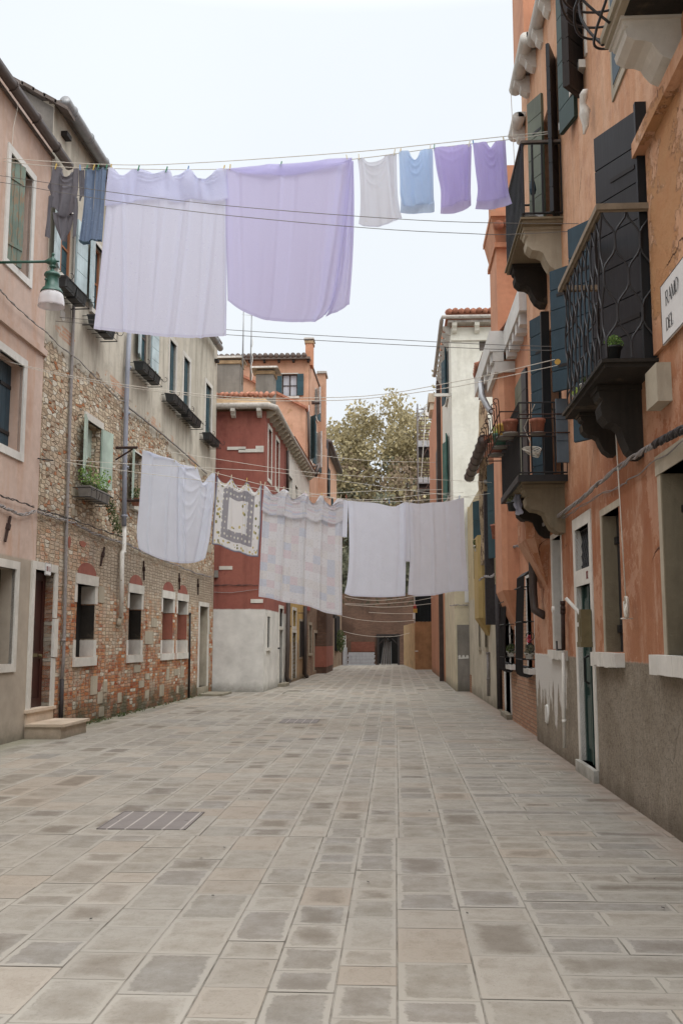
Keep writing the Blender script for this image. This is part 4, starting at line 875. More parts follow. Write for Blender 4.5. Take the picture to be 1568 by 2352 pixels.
m=MB(); [m.tube([S.P(9.9+k*.5,2.78,0),S.P(9.9+k*.5,2.78,.25),S.P(10.3+k*.5,2.72,.25)],.015,5) for k in range(1)]; m.build('lamp_bracket','iron',wh)
for k in range(11): corbel(S,6.1+k*.74,zg-.06,.13,.22,.3).build('bracket','old_stone',wh)
m=MB(); m.q(S.P(5.8,9.5,.3),S.P(14.3,9.6,.3),S.P(14.3,10.4,-4),S.P(5.8,10.4,-4)); m.build('roof','roof_tile',wh)
pipe(wh,S,'D',[(549,945),(549,1200)],.06,'brown_pipe_paint',.1); 
pipe(wh,S,'S',[(570,230),(563,900),(548,1330),(552,1375),(585,1395)],.085,'brown_pipe_paint',.14,rings=(.3,))
pipe(wh,S,'S',[(822,280),(822,800),(815,1290),(850,1330)],.09,'brown_pipe_paint',.12)
# ------------------------------------------------------------------ orange tall house
orh=thing('tall_orange_house',(-5,52,0),'tall orange house with dark teal shutters and chimneys, rising behind the red corner house','house')
zt_o=14.95; ow=rect(OF,'D',(515,465),(610,603)); 
sideW=[rect(S,'D',(690,792),(709,960)),rect(S,'D',(729,850),(742,1025)),rect(S,'D',(722,540),(733,690))]
sideW=[(14.6,15.7,10.2,12.3),(17.9,18.8,10.3,12.2),(17.1,18.2,12.9,14.3),(15,19,4.9,6.9)]
m=MB(); facade(m,OF,-3,4.99,0,zt_o,[ow],.2); facade(m,S,14.2,23,3.3,zt_o,sideW,.2); facade(m,S,23,24,3.3,13.4); m.build('wall','far_orange_plaster',orh)
w=window(orh,OF,ow,'istrian_stone',.05,.02,.06,'glass','curtain',.15,'brown_pipe_paint',[('L',.28,178,'teal_shutter',{}),('R',.3,178,'teal_shutter',{})])
for i,r in enumerate(sideW[:3]): window(orh,S,r,'istrian_stone',.05,.02,.05,'board','teal_shutter',.02,None,[('L',.5,150,'white_shutter_face' if i!=0 else 'teal_shutter',{}),('R',.5,170,'teal_shutter',{})])
w=window(orh,S,sideW[3],'far_orange_plaster',.03,.01,0,'glass','interior_dark',.15); w['label']='dark shop-sized opening under the eaves of the neighbour'
# sloping wing in front
m=MB(); a=OF.px('D',262,497); b=OF.px('D',670,697); pts=[Vector((a.x-1.5,45.4,9)),Vector((a.x-1.5,45.4,a.z+.75)),Vector((b.x,45.4,b.z-.05)),Vector((b.x,45.4,9))]; m.prism([p+Vector((0,.0,0)) for p in pts],(0,.78,0)); m.build('wing_wall','far_orange_plaster',orh)
m=MB(); d=(pts[2]-pts[1]); m.obox((pts[1]+pts[2])/2+Vector((.03,.35,.03)),d/2*1.02,Vector((0,.5,0)),Vector((.02,0,.05))); m.build('wing_roof','roof_tile',orh)
m=MB(); m.hexa([(-12,45.9,zt_o),(-3.95,45.9,zt_o),(-3.8,55.3,zt_o),(-12,55.3,zt_o),(-12,45.9,zt_o+.1),(-3.95,45.9,zt_o+.1),(-3.8,55.3,zt_o+.1),(-12,55.3,zt_o+.1)])
m.build('roof','grey_wood',orh); m=MB(); tiles(m,OF,-3,4.9,zt_o+.17,.34,30,.8,.2,.12); m.build('roof_tiles','roof_tile_grey',orh,True)
m=MB(); [m.wbox(OF,k*.7-2.8,k*.7-2.7,zt_o-.12,zt_o-.01,-.1,.22) for k in range(12)]; m.build('rafter_end','dark_wood',orh)
x0,x1=xs(46.3,'D',660,712); chimney(orh,x0+.0,x1-.05,46.3,47,zt_o-.2,zat(46.3,'D',680,243),'salmon_plaster',.08)
# flue standing out on the street side
x0,x1=xs(51.3,'D',745,784); zt2=zat(51.3,'D',760,462); m=MB(); m.box(-4.2,x1,51.3,52.3,zat(51.3,'D',760,915),zt2); m.box(-4.2,x1+.04,51.25,52.35,7.9,zat(51.3,'D',760,915)); m.build('flue','far_orange_plaster',orh); m=MB(); m.box(x0-.1,x1+.08,51.2,52.4,zt2,zt2+.12); m.build('flue_cap','grey_gutter_stone',orh)
x1=xs(52,'D',803)[0]; m=MB(); m.hexa([(-4,51.2,7.5),(x1-.25,51.2,7.5),(x1-.25,52.5,7.5),(-4,52.5,7.5),(-4,51.1,8.3),(x1,51.1,8.0),(x1,52.6,8.0),(-4,52.6,8.3)]); m.build('flue_hood','old_stone',orh)
m=MB(); m.tube([S.P(13.9,9.6,.1),S.P(14.2,9.9,.45),S.P(14.0,9.3,.3)],.12,8); m.tube([S.P(14.3,12.9,.1),S.P(14.3,12.9,.5)],.1,8); m.build('gutter_end','dark_metal_gutter',orh,True)
pipe(orh,S,'D',[(678,700),(684,1060)],.05,'brown_pipe_paint',.1)
# small orange house beyond with dark eaves
fo=thing('farther_orange_house',(-4,60,0),'last orange house on the left, dark gutter rising against the tree','house')
m=MB(); facade(m,S,24,32,3.4,12.5,[(24.6,26.2,10,11.6),(27.5,28.6,7.3,10.2)],.15); m.build('wall','far_orange_plaster',fo); window(fo,S,(27.5,28.6,7.3,10.2),'teal_shutter',.05,.05,0,'board','teal_shutter',0)
window(fo,S,(24.6,26.2,10,11.6),'teal_shutter',.05,.05,0,'board','teal_shutter',0)
m=MB(); m.tube([S.P(23,12.75,.25),S.P(32.3,12.6,.25)],.15,10); m.wbox(S,23,32,12.5,12.9,-.5,.25); m.build('gutter','dark_metal_gutter',fo,True)
pipe(fo,S,'D',[(790,880),(797,1240)],.12,'cable_dark',.12)
# brick ground storeys, buttress
bh=thing('brick_ground_storey',(-3.95,52,0),'low brown brick frontage with a stout buttress, beyond the yellow ground floor','house front')
d1=(16.9,18.5,.15,2.0); w1=(14.4,15.6,1.05,2.35); hh=[d1,w1,(26.7,27.6,.1,2.0)]
m=MB(); facade(m,S,13,37,-.1,3.4,hh,.22,.005); m.build('wall','mixed_brick',bh)
window(bh,S,w1,'old_stone',.14,.03,.06,'glass','brown_brick',.18); o=wframe(S,d1,.14,-.2,.04,None,'LRT').build('door_case','old_stone',bh); m=MB(); m.wbox(S,d1[0],d1[1],d1[2],d1[3],-.22,-.17); m.build('door','dark_wood',o)
o=wframe(S,hh[2],.14,-.2,.04,None,'LRT').build('door_case','istrian_stone',bh); m=MB(); m.wbox(S,hh[2][0],hh[2][1],hh[2][2],hh[2][3],-.22,-.17); m.build('door','interior_dark',o)
p=ground('S',1010,1285); p2=ground('S',1120,1290); m=MB(); m.box(-4.3,p2.x+.02,p.y,p.y+5.5,-.1,3.25); m.build('buttress','brown_brick',bh); 
m=MB(); m.box(-4.28,p2.x+.03,p.y-.012,p.y+5.52,.32,1.35); m.build('red_painted_band','far_red_plaster',bh)
m=MB(); m.wbox(S,12.9,14.4,3.0,3.3,0,.06); m.build('red_board','red_plastic',bh)
m=MB(); m.wbox(S,30.2,33.5,1.0,3.2,0,.12); m.build('dark_shutter','black_paint',bh)
m=MB(); [m.wbox(S,a,b,3.0,3.35,0,.2) for a,b in ((19.5,21),(24.5,26),(28,29.5))]; m.build('beam_end','dark_wood',bh)
# ------------------------------------------------------------------ end of the street
EW=Plane((-6,68.8),(4,68.8),(0,-1,0)); op=rect(EW,'M',(552,905),(768,1203)); op=(op[0],op[1],0,op[3])
ew=thing('end_brick_wall',(-1,68.9,0),'mossy brown brick wall with a dark gateway closing the far end of the street','wall')
m=MB(); facade(m,EW,0,10,-.1,4.85,[op],.5); m.q(EW.P(0,4.85,0),EW.P(10,4.85,0),EW.P(10,4.85,-.5),EW.P(0,4.85,-.5)); m.build('brickwork','brown_brick',ew)
m=MB(); m.wbox(EW,op[0]-.3,op[1]+.3,0,4,-3.2,-3); m.build('gateway_back','interior_dark',ew)
r=rect(EW,'M',(270,960),(520,1060)); m=MB(); m.wbox(EW,r[0],r[1],.9,r[3],-.02,.015); m.build('red_patch','red_brick',ew)
m=MB(); 
for u in (op[0],op[1]): m.wbox(EW,u-.07,u+.07,0,op[3],.01,.16)
m.wbox(EW,op[0]-.1,op[1]+.1,op[3],op[3]+.16,.01,.16); 
for s,u in ((1,op[0]),(-1,op[1])): m.tube([EW.P(u,op[3]-.6,.05),EW.P(u+s*.6,op[3],.05)],.05,4)
m.build('gate_frame','dark_wood',ew)
t=thing('timber_bundle',EW.P((op[0]+op[1])/2,0,-.2),'long pale timbers and poles leaning inside the gateway','timber'); rg=random.Random(4)
for k in range(9):
    u=op[0]+.28+.085*k; m=MB(); m.tube([EW.P(u-.08,0,-.15-.02*k),EW.P(u+.16-.03*k,op[3]-.1-rg.random()*.3,-.4)],.03,5); m.build('pole','grey_wood' if k%2 else 'zinc',t)
def sheets(v,a,b,label,vert=False,mat='corrugated_sheet',y=67.9,lean=.15):
    W=Plane((-6,y),(4,y),(0,-1,0)); r=rect(W,v,a,b); z0=max(0,r[2]); m=MB(); n=9 if not vert else 4
    for k in range(n):
        if vert: u=r[0]+(r[1]-r[0])*k/n; m.wbox(W,u,u+(r[1]-r[0])/n*.8,.02,r[3],0,.05+.03*(k%2))
        else: z=(r[3])*k/n; m.wbox(W,r[0]+.03*(k%3),r[1]-.04*((k*2)%3),z+.01,z+r[3]/n*.86,0,.5-.02*(k%2))
    return tag(m.build('metal_sheets',mat),label,'sheet stack')
sheets('M',(238,1070),(524,1200),'stack of grey corrugated sheets lying against the end wall')
sheets('M',(186,1020),(232,1190),'short bundle of grey panels leaning in the far left corner',True,y=66)
sheets('M',(188,895),(220,1020),'tall white panels standing in the far left corner',True,'white_plastic',66.4)
bush('climbing_plant',Vector((-3.42,62.6,1.6)),'green bush growing by the dark shutter at the far left end','dull_leaves',500,.07,(.35,.4,.75),seed=3)
# plywood hoarding and tarpaulin
pf=ground('M',940,1256); pr_=ground('M',1142,1262); pb=ground('M',822,1205)
HF=Plane((pf.x,pf.y),(pr_.x+.3,pf.y),(0,-1,0)); HS=Plane((pf.x,pf.y),(pb.x+.0,67.5),(-1,0,0)); zh=zat(pf.y,'M',940,750)
t=thing('plywood_hoarding',(pf.x+.5,pf.y,0),'site hoarding of orange brown and pale plywood in the far right corner','hoarding')
m=MB(); m.wbox(HF,0,HF.L,.03,zh,-.03,0); m.build('front_panel','plywood',t); m=MB(); m.wbox(HS,0.03,HS.L,.03,zh*.98,-.03,0); m.build('side_panel','pale_plywood',t)
m=MB(); m.tube([HF.P(.02,1.05,.0),HF.P(.02,1.05,.08),HF.P(.17,1.05,.08)],.025,5); m.build('handle','white_plastic',t)
m=MB(); m.wbox(HF,.03,HF.L+.1,zh+.02,4.72,-1.2,-.4); 
for k in range(6): u=.1+k*.22; m.wbox(HF,u,u+.1,zh,4.7,-.41,-.38+.03*(k%2))
tag(m.build('tarpaulin','tarp'),'black green tarpaulin hung above the plywood hoarding','tarpaulin')
t=thing('warning_lamp',HF.P(.02,zh,0),'red and yellow site warning lamp above the hoarding door','warning lamp'); m=MB(); m.lathe(HF.P(.02,zh+.72,.05),[(.0,.26),(.09,.2),(.1,.05),(.1,0)],10); m.build('dome','red_plastic',t); m=MB(); m.wbox(HF,-.08,.14,zh+.5,zh+.72,.0,.15); m.build('body','yellow_plastic',t); m=MB(); m.wbox(HF,-.1,.03,zh+.15,zh+.5,0,.12); m.tube([HF.P(-.0,zh-.05,.03),HF.P(0,zh+1.4,.03)],.02,5); m.build('bracket','white_plastic',t)
# ------------------------------------------------------------------ far right houses
CF=Plane((1.95,32.8),(6,32.8),(0,-1,0)); CS=Plane((1.95,32.8),(2.1,60),(-1,0,0))
cr=thing('cream_house',(3,34,0),'tall cream house at far right with a grey panel at its foot','house')
r1=rect(CF,'I',(562,432),(690,530)); sw=[(2.2,3.3,10.3,12.0),(2.3,3.3,6.7,8.9)]
m=MB(); facade(m,CF,0,4,-.1,12.15,[r1],.15); facade(m,CS,0,7.2,-.1,12.15,sw,.15); m.build('wall','cream_plaster',cr)
w=window(cr,CF,r1,'cream_plaster',.03,.01,0,'board','grey_wood',.1)
m=MB(); m.wbox(CF,-.0,4,11.68,11.74,0,.05); m.build('string_course','cream_plaster',cr)
for i,r in enumerate(sw): window(cr,CS,r,'istrian_stone',.07,.02,.07,'board','teal_shutter' if i==0 else 'far_green_shutter',0,None,[('L',.5,172,'teal_shutter' if i==0 else 'far_green_shutter',{}),('R',.5,168,'teal_shutter' if i==0 else 'far_green_shutter',{})])
m=MB(); m.tube([CF.P(4,12.42,.3),CF.P(-.3,12.42,.3),CS.P(.05,12.42,.3),CS.P(7.2,12.42,.3)],.07,8); m.wbox(CF,-.1,4,12.25,12.33,-.2,.25); m.build('gutter','grey_gutter_stone',cr)
for k in range(5): corbel(CF,.12+.75*k,12.27,.16,.34,.25).build('bracket','cream_plaster',cr)
for k in range(10): corbel(CS,.3+.72*k,12.27,.14,.3,.26).build('bracket','istrian_stone',cr)
m=MB(); [m.tube([(1.9+.2*k,32.5,12.62+.02*(k%2)),(1.9+.2*k,33.6,12.95)],.1,8) for k in range(12)]; m.build('roof_tiles','roof_tile',cr,True)
m=MB(); m.hexa([(1.8,32.6,12.5),(6,32.6,12.5),(6,40,12.5),(1.8,40,12.5),(1.8,32.6,12.6),(6,32.6,12.6),(6,40,13.4),(2,40,13.0)]); m.build('roof','roof_tile',cr)
r=rect(CF,'J',(330,1305),(478,1990)); m=MB(); m.wbox(CF,r[0],r[1],0,r[3],0,.04); 
for k in range(3): u=CF.uz('J',357+40*k,1636)[0]; m.lathe(CF.P(u,CF.uz('J',357,1636)[1],.04),[(.045,0),(.045,.004),(0,.004)],10,CF.n)
m.build('grey_panel','grey_render',cr)
m=MB(); 
for k in range(3): u=CF.uz('J',357+40*k,1636)[0]; m.lathe(CF.P(u,CF.uz('J',357,1636)[1],.04),[(.045,0),(.045,.006),(0,.006)],10,CF.n)
a=CF.px('J',345,1655,.045); b=CF.px('J',455,1650,.045); m.obox((a+b)/2,(b-a)/2,Vector((0,.003,0)),Vector((0,0,.022))); m.build('white_paint_marks','white_paint',cr)
sgn=MB(); r=rect(CF,'J',(410,955),(560,1072)); r=(r[0],r[0]+1.05,r[2],r[3]); sgn.wbox(CF,r[0],r[1],r[2],r[3],.0,.02); s_=sgn.build('street_sign','sign_white'); tag(s_,'white painted street sign on the cream house, partly hidden by the yellow flue','street sign')
text_mesh('lettering','RAMO',CF,(r[0]+r[1])/2+.12,r[3]-.14,.13,.022,'sign_ink',s_,.9); text_mesh('lettering','DEL',CF,(r[0]+r[1])/2+.12,r[2]+.12,.13,.022,'sign_ink',s_,.9)
for zz in (1.62,):
    pass
for py in (690,810):
    m=MB(); p=CF.px('J',475,py,.3); m.tube([p+Vector((.0,.0,0)),p+Vector((.1,.1,.07)),p+Vector((.35,.3,.09))],.012,5); m.tube([p,p+Vector((.1,.1,-.06)),p+Vector((.35,.3,-.07))],.012,5); m.build('line_hook','iron',cr)
bar=MB(); a=CS.px('a',960,140); bar.obox(a+Vector((-.28,0,0)),Vector((.3,0,0)),Vector((0,.04,0)),Vector((0,0,.05))); bar.build('line_arm','istrian_stone',cr)
# flat ground-floor pier in front, with pipe and meter
p=ground('J',205,1880); p2=ground('J',285,1880); m=MB(); zz=zat(p.y,'J',240,1160); m.box(p.x,p2.x+.3,p.y,p.y+.6,-.1,zz); 
m.box(p.x-.03,p2.x+.3,p.y-.03,p.y+.6,zat(p.y,'J',230,1500),zat(p.y,'J',230,1470)); m.build('side_pier','beige_plaster',cr)
m=MB(); m.tube([(p2.x+.06,p.y-.1,z) for z in (.12,2,zz+.6,4.2)],.05,8); m.tube([(p2.x+.06,p.y-.1,.12),(p2.x-.02,p.y-.25,.02)],.05,8); m.build('downpipe','brown_pipe_paint',cr,True)
m=MB(); m.tube([(p2.x+.24,p.y-.1,z) for z in (0,2.2,4.6)],.07,8); m.build('downpipe','zinc',cr,True)
rd=thing('rust_red_house',(2.4,45,0),'narrow rust red and salmon house front beyond the cream house on the right','house')
CS2=Plane((1.97,40),(2.12,54.5),(-1,0,0))
m=MB(); m.box(CS2.P(0,0,0).x,6,40,54.5,-.1,13.0); m.build('wall','salmon_plaster',rd)
p=ground('J',105,1800); m=MB(); m.box(p.x,p.x+3,54.4,56,2.6,12.6); m.build('red_wall','far_red_plaster',rd); 
q=ground('J',190,1808); m=MB(); m.box(p.x,p.x+3,54.2,56.2,-.1,2.75); m.box(p.x-.04,p.x+3,54.15,56.2,1.2,1.36); m.build('grey_foot','grey_render',rd)
for a,b,c in ((3.2,5.4,9.6),(2.2,4.2,6.8)): m=MB(); m.wbox(CS2,a,b,c-2,c+.6,0,.09); m.build('open_shutter','teal_shutter',rd)
m=MB(); a=zat(54.2,'a',750,130); m.box(p.x-.16,p.x+.6,53.9,56.4,a-.5,a); m.box(p.x-.08,p.x+.4,54,56.3,a-.9,a-.5); m.build('cornice','old_stone',rd)
m=MB(); m.box(p.x-.02,p.x+.3,54.1,54.4,7.8,12); m.build('grey_pilaster','old_stone',rd)
m=MB(); m.wbox(CS2,1,1.5,0,12.5,0,.18); m.build('downpipe','brown_pipe_paint',rd)
x0,x1=xs(44,'I',160,212); m=MB(); zz=zat(44,'I',185,350); m.box(x0,x1+.3,44,45,12,zz); m.build('chimney','salmon_plaster',rd); m=MB(); m.box(x0-.06,x1+.3,43.9,45.1,zz,zz+.2); m.build('chimney_cap','brown_brick',rd)
# ------------------------------------------------------------------ scaffold tower
ys=58.0; x0,x1=xs(ys,'a',325,690)
t=thing('scaffold_tower',((x0+x1)/2,ys,0),'tall tubular scaffold tower with two metal decks at the far end','scaffold')
zt1=zat(ys,'a',325,310); zA=zat(ys,'a',500,1100); zB=zat(ys,'a',500,1790)
for x in (x0,x1):
    for yy in (ys,ys+1.1): m=MB(); m.tube([(x,yy,3),(x,yy,zt1 if x==x0 else zt1-.0)],.045,6); m.build('upright','steel_tube' if yy==ys else 'rusty_tube',t)
zz=[zat(ys,'a',500,y) for y in (408,547,728,860,920,1420,1528,1612,1900)]
for z in zz: m=MB(); m.tube([(x0,ys,z),(x1,ys,z)],.03,5); m.tube([(x0,ys+1.1,z+.03),(x1,ys+1.1,z+.03)],.03,5); m.build('rail','rusty_tube',t)
for z in (zA,zB):
    m=MB(); m.box(x0,x1,ys-.05,ys+1.15,z-.05,z+.0); [m.box(x0+(x1-x0)*k/4+.02,x0+(x1-x0)*(k+1)/4-.02,ys-.06,ys-.03,z,z+.32) for k in range(4)]; m.build('deck','galvanised',t)
    m=MB(); m.box(x0,x1,ys+.1,ys+1.1,z-.5,z-.06); m.build('board','dark_wood',t); m=MB(); [m.tube([(a,ys,z-1.2),(b,ys,z-.1)],.025,5) for a,b in ((x0,(x0+x1)/2),(x1,(x0+x1)/2))]; m.build('brace','rusty_tube',t)
m=MB(); xm=(x0+x1)/2+.1; zp=zat(ys,'a',545,400); m.tube([(x0,ys-.1,zp-.1),(xm+.2,ys-.1,zp+.25)],.03,5); m.tube([(x0,ys-.1,zp-.75),(xm-.1,ys-.1,zp+.2)],.03,5); m.build('hoist_arm','galvanised',t)
m=MB(); m.lathe((xm,ys-.15,zp-.25),[(0,-.03),(.25,-.03),(.25,.03),(0,.03)],14,(0,1,0)); m.build('hoist_wheel','white_plastic',t); m=MB(); m.tube([(xm-.2,ys-.1,zp-.3),(xm-.5,ys-.1,zB+.3)],.02,4); m.tube([(xm+.2,ys-.1,zp-.3),(xm+.9,ys-.1,zB+.3)],.02,4); m.build('hoist_rope','rope',t)
# ------------------------------------------------------------------ trees
def tree(x,y,h,r,label,mats,seed,n=5200,trunk=.3,z0=2,size=.3,squash=1.1,clumps=90,low=.25):
    rg=random.Random(seed); t=thing('plane_tree' if seed<50 else 'broadleaf_tree',(x,y,0),label,'tree','trees beyond the end wall'); m=MB(); ends=[]
    def limb(p,d,L,rad,lev):
        pts=[p]; q=p.copy(); dd=d.copy()
        for k in range(4):
            dd=(dd+Vector((rg.gauss(0,.16),rg.gauss(0,.16),rg.gauss(.03,.1)))).normalized(); q=q+dd*L/4; pts.append(q.copy())
        m.tube(pts,[rad*(1-.17*k) for k in range(5)],6 if lev<2 else 4)
        if lev>=3: ends.append(pts[-1]); ends.append(pts[2]); return
        for k in range(3 if lev else 5):
            a=rg.uniform(0,6.28); s=Vector((math.cos(a),math.sin(a),rg.uniform(.1,.9))).normalized(); limb(pts[rg.choice([2,3,4])],(dd*.6+s*.75).normalized(),L*rg.uniform(.55,.75),rad*.5,lev+1)
    limb(Vector((x,y,0)),Vector((0,0,1)),h*.42,trunk,0); m.build('trunk','bark',t)
    cs=[]
    for _ in range(clumps):
        a=rg.uniform(0,6.28); ph=rg.uniform(-1,1); rr=rg.uniform(.35,1)**.6; cz=h*(low+(1-low)/2); cs.append(Vector((x+r*rr*math.cos(a)*math.sqrt(1-ph*ph*.8),y+r*rr*math.sin(a)*math.sqrt(1-ph*ph*.8)*.8,cz+ph*h*(1-low)/2*rr*squash)))
    cs+=[e for e in ends if e.z<h]
    k=max(1,len(cs)//len(mats)); rg.shuffle(cs)
    cs.sort(key=lambda c:c.z+rg.gauss(0,h*.12),reverse=True)
    per=n//len(cs)
    for i,mt in enumerate(mats):
        part=cs[i*k:(i+1)*k] if i<len(mats)-1 else cs[i*k:]
        leaves('crown',mt,t,part,per,size,(r*.15+.22,r*.15+.22,r*.12+.18),seed+i)
    return t
tree(-1.0,82,21.2,5.6,'big plane tree with yellowing crown in the middle beyond the end wall',['plane_leaves','plane_leaves','rusty_leaves','dark_leaves'],1,42000,.3,size=.18,clumps=420)
tree(2.9,86,19.0,3.4,'narrower yellowing tree behind the scaffold, right of the big plane tree',['plane_leaves','rusty_leaves'],2,15000,.3,size=.18,clumps=150)
tree(-4.2,84,17.6,3.6,'rusty leaved tree at the left flank of the big plane tree',['rusty_leaves','rusty_leaves','dark_leaves'],3,14000,.3,size=.18,clumps=170)
for k,(x,y,h,r) in enumerate(((-3,76,9,2.6),(.5,75,9.5,2.8),(3.6,77,9,2.6))):
    tree(x,y,h,r,['low dark evergreen behind the left half of the end wall','low dark evergreen behind the middle of the end wall','low dark evergreen behind the scaffold foot'][k],['dark_leaves'],60+k,8000,.2,size=.15,low=.3)
tree(-14.4,66,20.4,2.6,'small yellow tree top showing above the big grey chimney',['plane_leaves'],5,1800,.2,size=.2,low=.8)
tree(4.9,70,21.5,2.4,'sparse tree branch showing beside the rust red house roof',['plane_leaves'],6,1100,.2,size=.2,low=.6)
# ------------------------------------------------------------------ right side: big orange house
WR=Plane((2.3,0),(2.33,20),(-1,0,0)); RB=Plane((2.42,16.9),(2.42,23),(-1,0,0)); RC=Plane((2.42,23),(2.40,32.5),(-1,0,0))
def hz(v,px_,py,z): q=ray(v,px_,py); return EYEP+q*((z-EYE)/q.z)
def leaf(par,W,v,ht,ft,zb,mat,th=.045,nb=None,board=.36,hook=True,name='shutter',label=None,dw=.02):
    """shutter leaf from its hinge (top corner seen on the wall) to its free top corner, hanging to height zb"""
    a=W.px(v,*ht,dw); z1=a.z; b=hz(v,*ft,z1); e=Vector((b.x-a.x,b.y-a.y,0)); w=e.length; e.normalize(); m_=Vector((-e.y,e.x,0)); mb=MB()
    def bx(s0,s1,a0,a1,t0,t1,mb=mb):
        q=lambda s,t,z:Vector((a.x,a.y,0))+e*s+m_*t+Vector((0,0,z))
        mb.hexa([q(s0,t0,a0),q(s1,t0,a0),q(s1,t1,a0),q(s0,t1,a0),q(s0,t0,a1),q(s1,t0,a1),q(s1,t1,a1),q(s0,t1,a1)])
    bx(0,w,zb,z1,-th*.2,th*.2); nb=nb or max(3,round((z1-zb)/board)); H_=z1-zb
    for k in range(nb):
        for t0,t1 in ((-th*.5,-th*.2+.001),(th*.2-.001,th*.5)): bx(0,w,zb+H_*k/nb+.006,zb+H_*(k+1)/nb-.006,t0,t1)
    o=mb.build(name,mat,par)
    if label: o['label']=label
    if hook:
        hb=MB(); 
        for zz in (zb+H_*.2,zb+H_*.78): bx(w*.05,w*.62,zz-.02,zz+.02,-th*.5-.008,-th*.5,hb); bx(w*.05,w*.62,zz-.02,zz+.02,th*.5,th*.5+.008,hb)
        q=Vector((a.x,a.y,0))+e*w*.45-m_*(th*.5+.012); s=m_*-1
        hb.tube([q+Vector((0,0,zb+H_*.5+.16*math.cos(t)*.5))+e*.05*math.sin(t) for t in [k*.5 for k in range(9)]],.007,4)
        hb.build('strap_hinge','iron',o)
    return o
og=thing('orange_house',(3,10,0),'big weathered orange house filling the right edge, with balconies and dark shutters','house')
nw=(7.35,8.70,1.5,3.06); w2=(10.36,11.2,1.5,3.0); dr=(11.95,12.86,.14,2.3); tr=(11.95,12.86,2.5,3.02); w3=(14.0,14.84,1.5,3.1)
bd1=(8.75,10.4,4.1,6.55); bd2=(13.3,14.9,7.4,9.5); bd3=(13.6,15.4,3.85,6.2); wtop=(11.2,12.6,8.55,10.6); w7=(11.4,12.6,5.0,7.0)
holes=[nw,w2,dr,tr,w3,bd1,bd2,bd3,wtop]
m=MB(); facade(m,WR,2,16.9,-.1,11.35,holes,.28); m.q(WR.P(16.9,-.1,0),WR.P(16.9,11.35,0),WR.P(16.9,11.35,-4),WR.P(16.9,-.1,-4)); m.build('wall','orange_plaster',og)
for r in (bd1,bd2,bd3,wtop):
    m=MB(); m.wbox(WR,r[0],r[1],r[2],r[3],-.3,-.26); m.build('door_pane','interior_dark',og)
# near ground window
o=wframe(WR,nw,.10,-.28,.004,None,'R').build('window','old_stone',og); o['label']='rightmost ground window with a broad weathered stone jamb'
m=MB(); m.wbox(WR,nw[1]-.03,nw[1]-.001,nw[2],nw[3],-.28,-.0); m.build('stone_jamb','dark_stone',o)
m=MB(); m.wbox(WR,nw[0],nw[1]+.12,nw[3],nw[3]+.17,-.28,.012); m.build('lintel','old_stone',o)
m=MB(); m.wbox(WR,nw[0],nw[1],nw[2],nw[3],-.32,-.28); vboards(m,WR,(nw[0],nw[1]-.02,nw[2],nw[3]),-.19,6); m.build('closed_shutter','charcoal_shutter',o)
m=MB(); [m.wbox(WR,nw[1]-.3,nw[1]-.0,z-.03,z+.03,-.19,-.16) for z in (1.9,2.75)]; m.build('strap_hinge','iron',o)
def rough_sill(W,u0,u1,z,par,h=.17,d=.09,name='sill'):
    m=MB(); n=7; rg=random.Random(int(u0*10))
    for k in range(n):
        a=u0+(u1-u0)*k/n; b=u0+(u1-u0)*(k+1)/n; m.wbox(W,a,b+.0005,z-h+rg.uniform(-.008,.008),z,-.2,d+rg.uniform(-.006,.004))
    return m.build(name,'white_plaster',par)
rough_sill(WR,nw[0]-.1,nw[1]+.28,nw[2],o)
o=wframe(WR,w2,.075,-.28,.01,None,'RT').build('window','old_stone',og); o['label']='ground window with ochre stone jamb between the rope coil and the green door'
m=MB(); m.wbox(WR,w2[1]-.03,w2[1]-.001,w2[2],w2[3],-.28,0); m.build('stone_jamb','dark_stone',o)
m=MB(); m.wbox(WR,w2[0],w2[1],w2[2],w2[3],-.32,-.28); vboards(m,WR,(w2[0],w2[1]-.03,w2[2],w2[3]),-.15,4); m.build('closed_shutter','charcoal_shutter',o)
m=MB(); [m.wbox(WR,w2[1]-.16,w2[1]-.0,z-.04,z+.04,-.15,-.12) for z in (1.75,2.72)]; m.build('strap_hinge','iron',o)
rough_sill(WR,w2[0]-.05,w2[1]+.42,w2[2]-.005,o,.15,.1)
# green door 802
o=wframe(WR,(dr[0],dr[1],dr[2],tr[3]),.15,-.2,.015,None,'LRT').build('door_case','white_plaster',og)
m=MB(); m.wbox(WR,dr[0],dr[1],dr[3],tr[2],-.25,.014); m.build('transom_lintel','white_plaster',o)
m=MB(); m.wbox(WR,dr[0],dr[1],dr[2],dr[3],-.13,-.09); 
for a,b in ((dr[0],dr[0]+.07),(dr[1]-.07,dr[1]),((dr[0]+dr[1])/2-.03,(dr[0]+dr[1])/2+.03)): m.wbox(WR,a,b,dr[2],dr[3],-.09,-.05)
for c in (dr[0]+.25,dr[1]-.25):
    for a,b in ((.3,.95),(1.05,1.5),(1.6,2.15)): m.wbox(WR,c-.13,c+.13,a,b,-.09,-.07); m.wbox(WR,c-.1,c+.1,a+.04,b-.04,-.07,-.06)
m.build('door','green_door_paint',o)
m=MB(); m.tube([WR.P(12.5,z,-.05+.05*(1 if 1.12<z<1.42 else 0)) for z in (1.1,1.13,1.27,1.41,1.44)],.014,6); m.build('handle','iron',o)
m=MB(); m.wbox(WR,tr[0],tr[1],tr[2],tr[3],-.22,-.2); m.build('fanlight_glass','interior_dark',o)
m=MB()
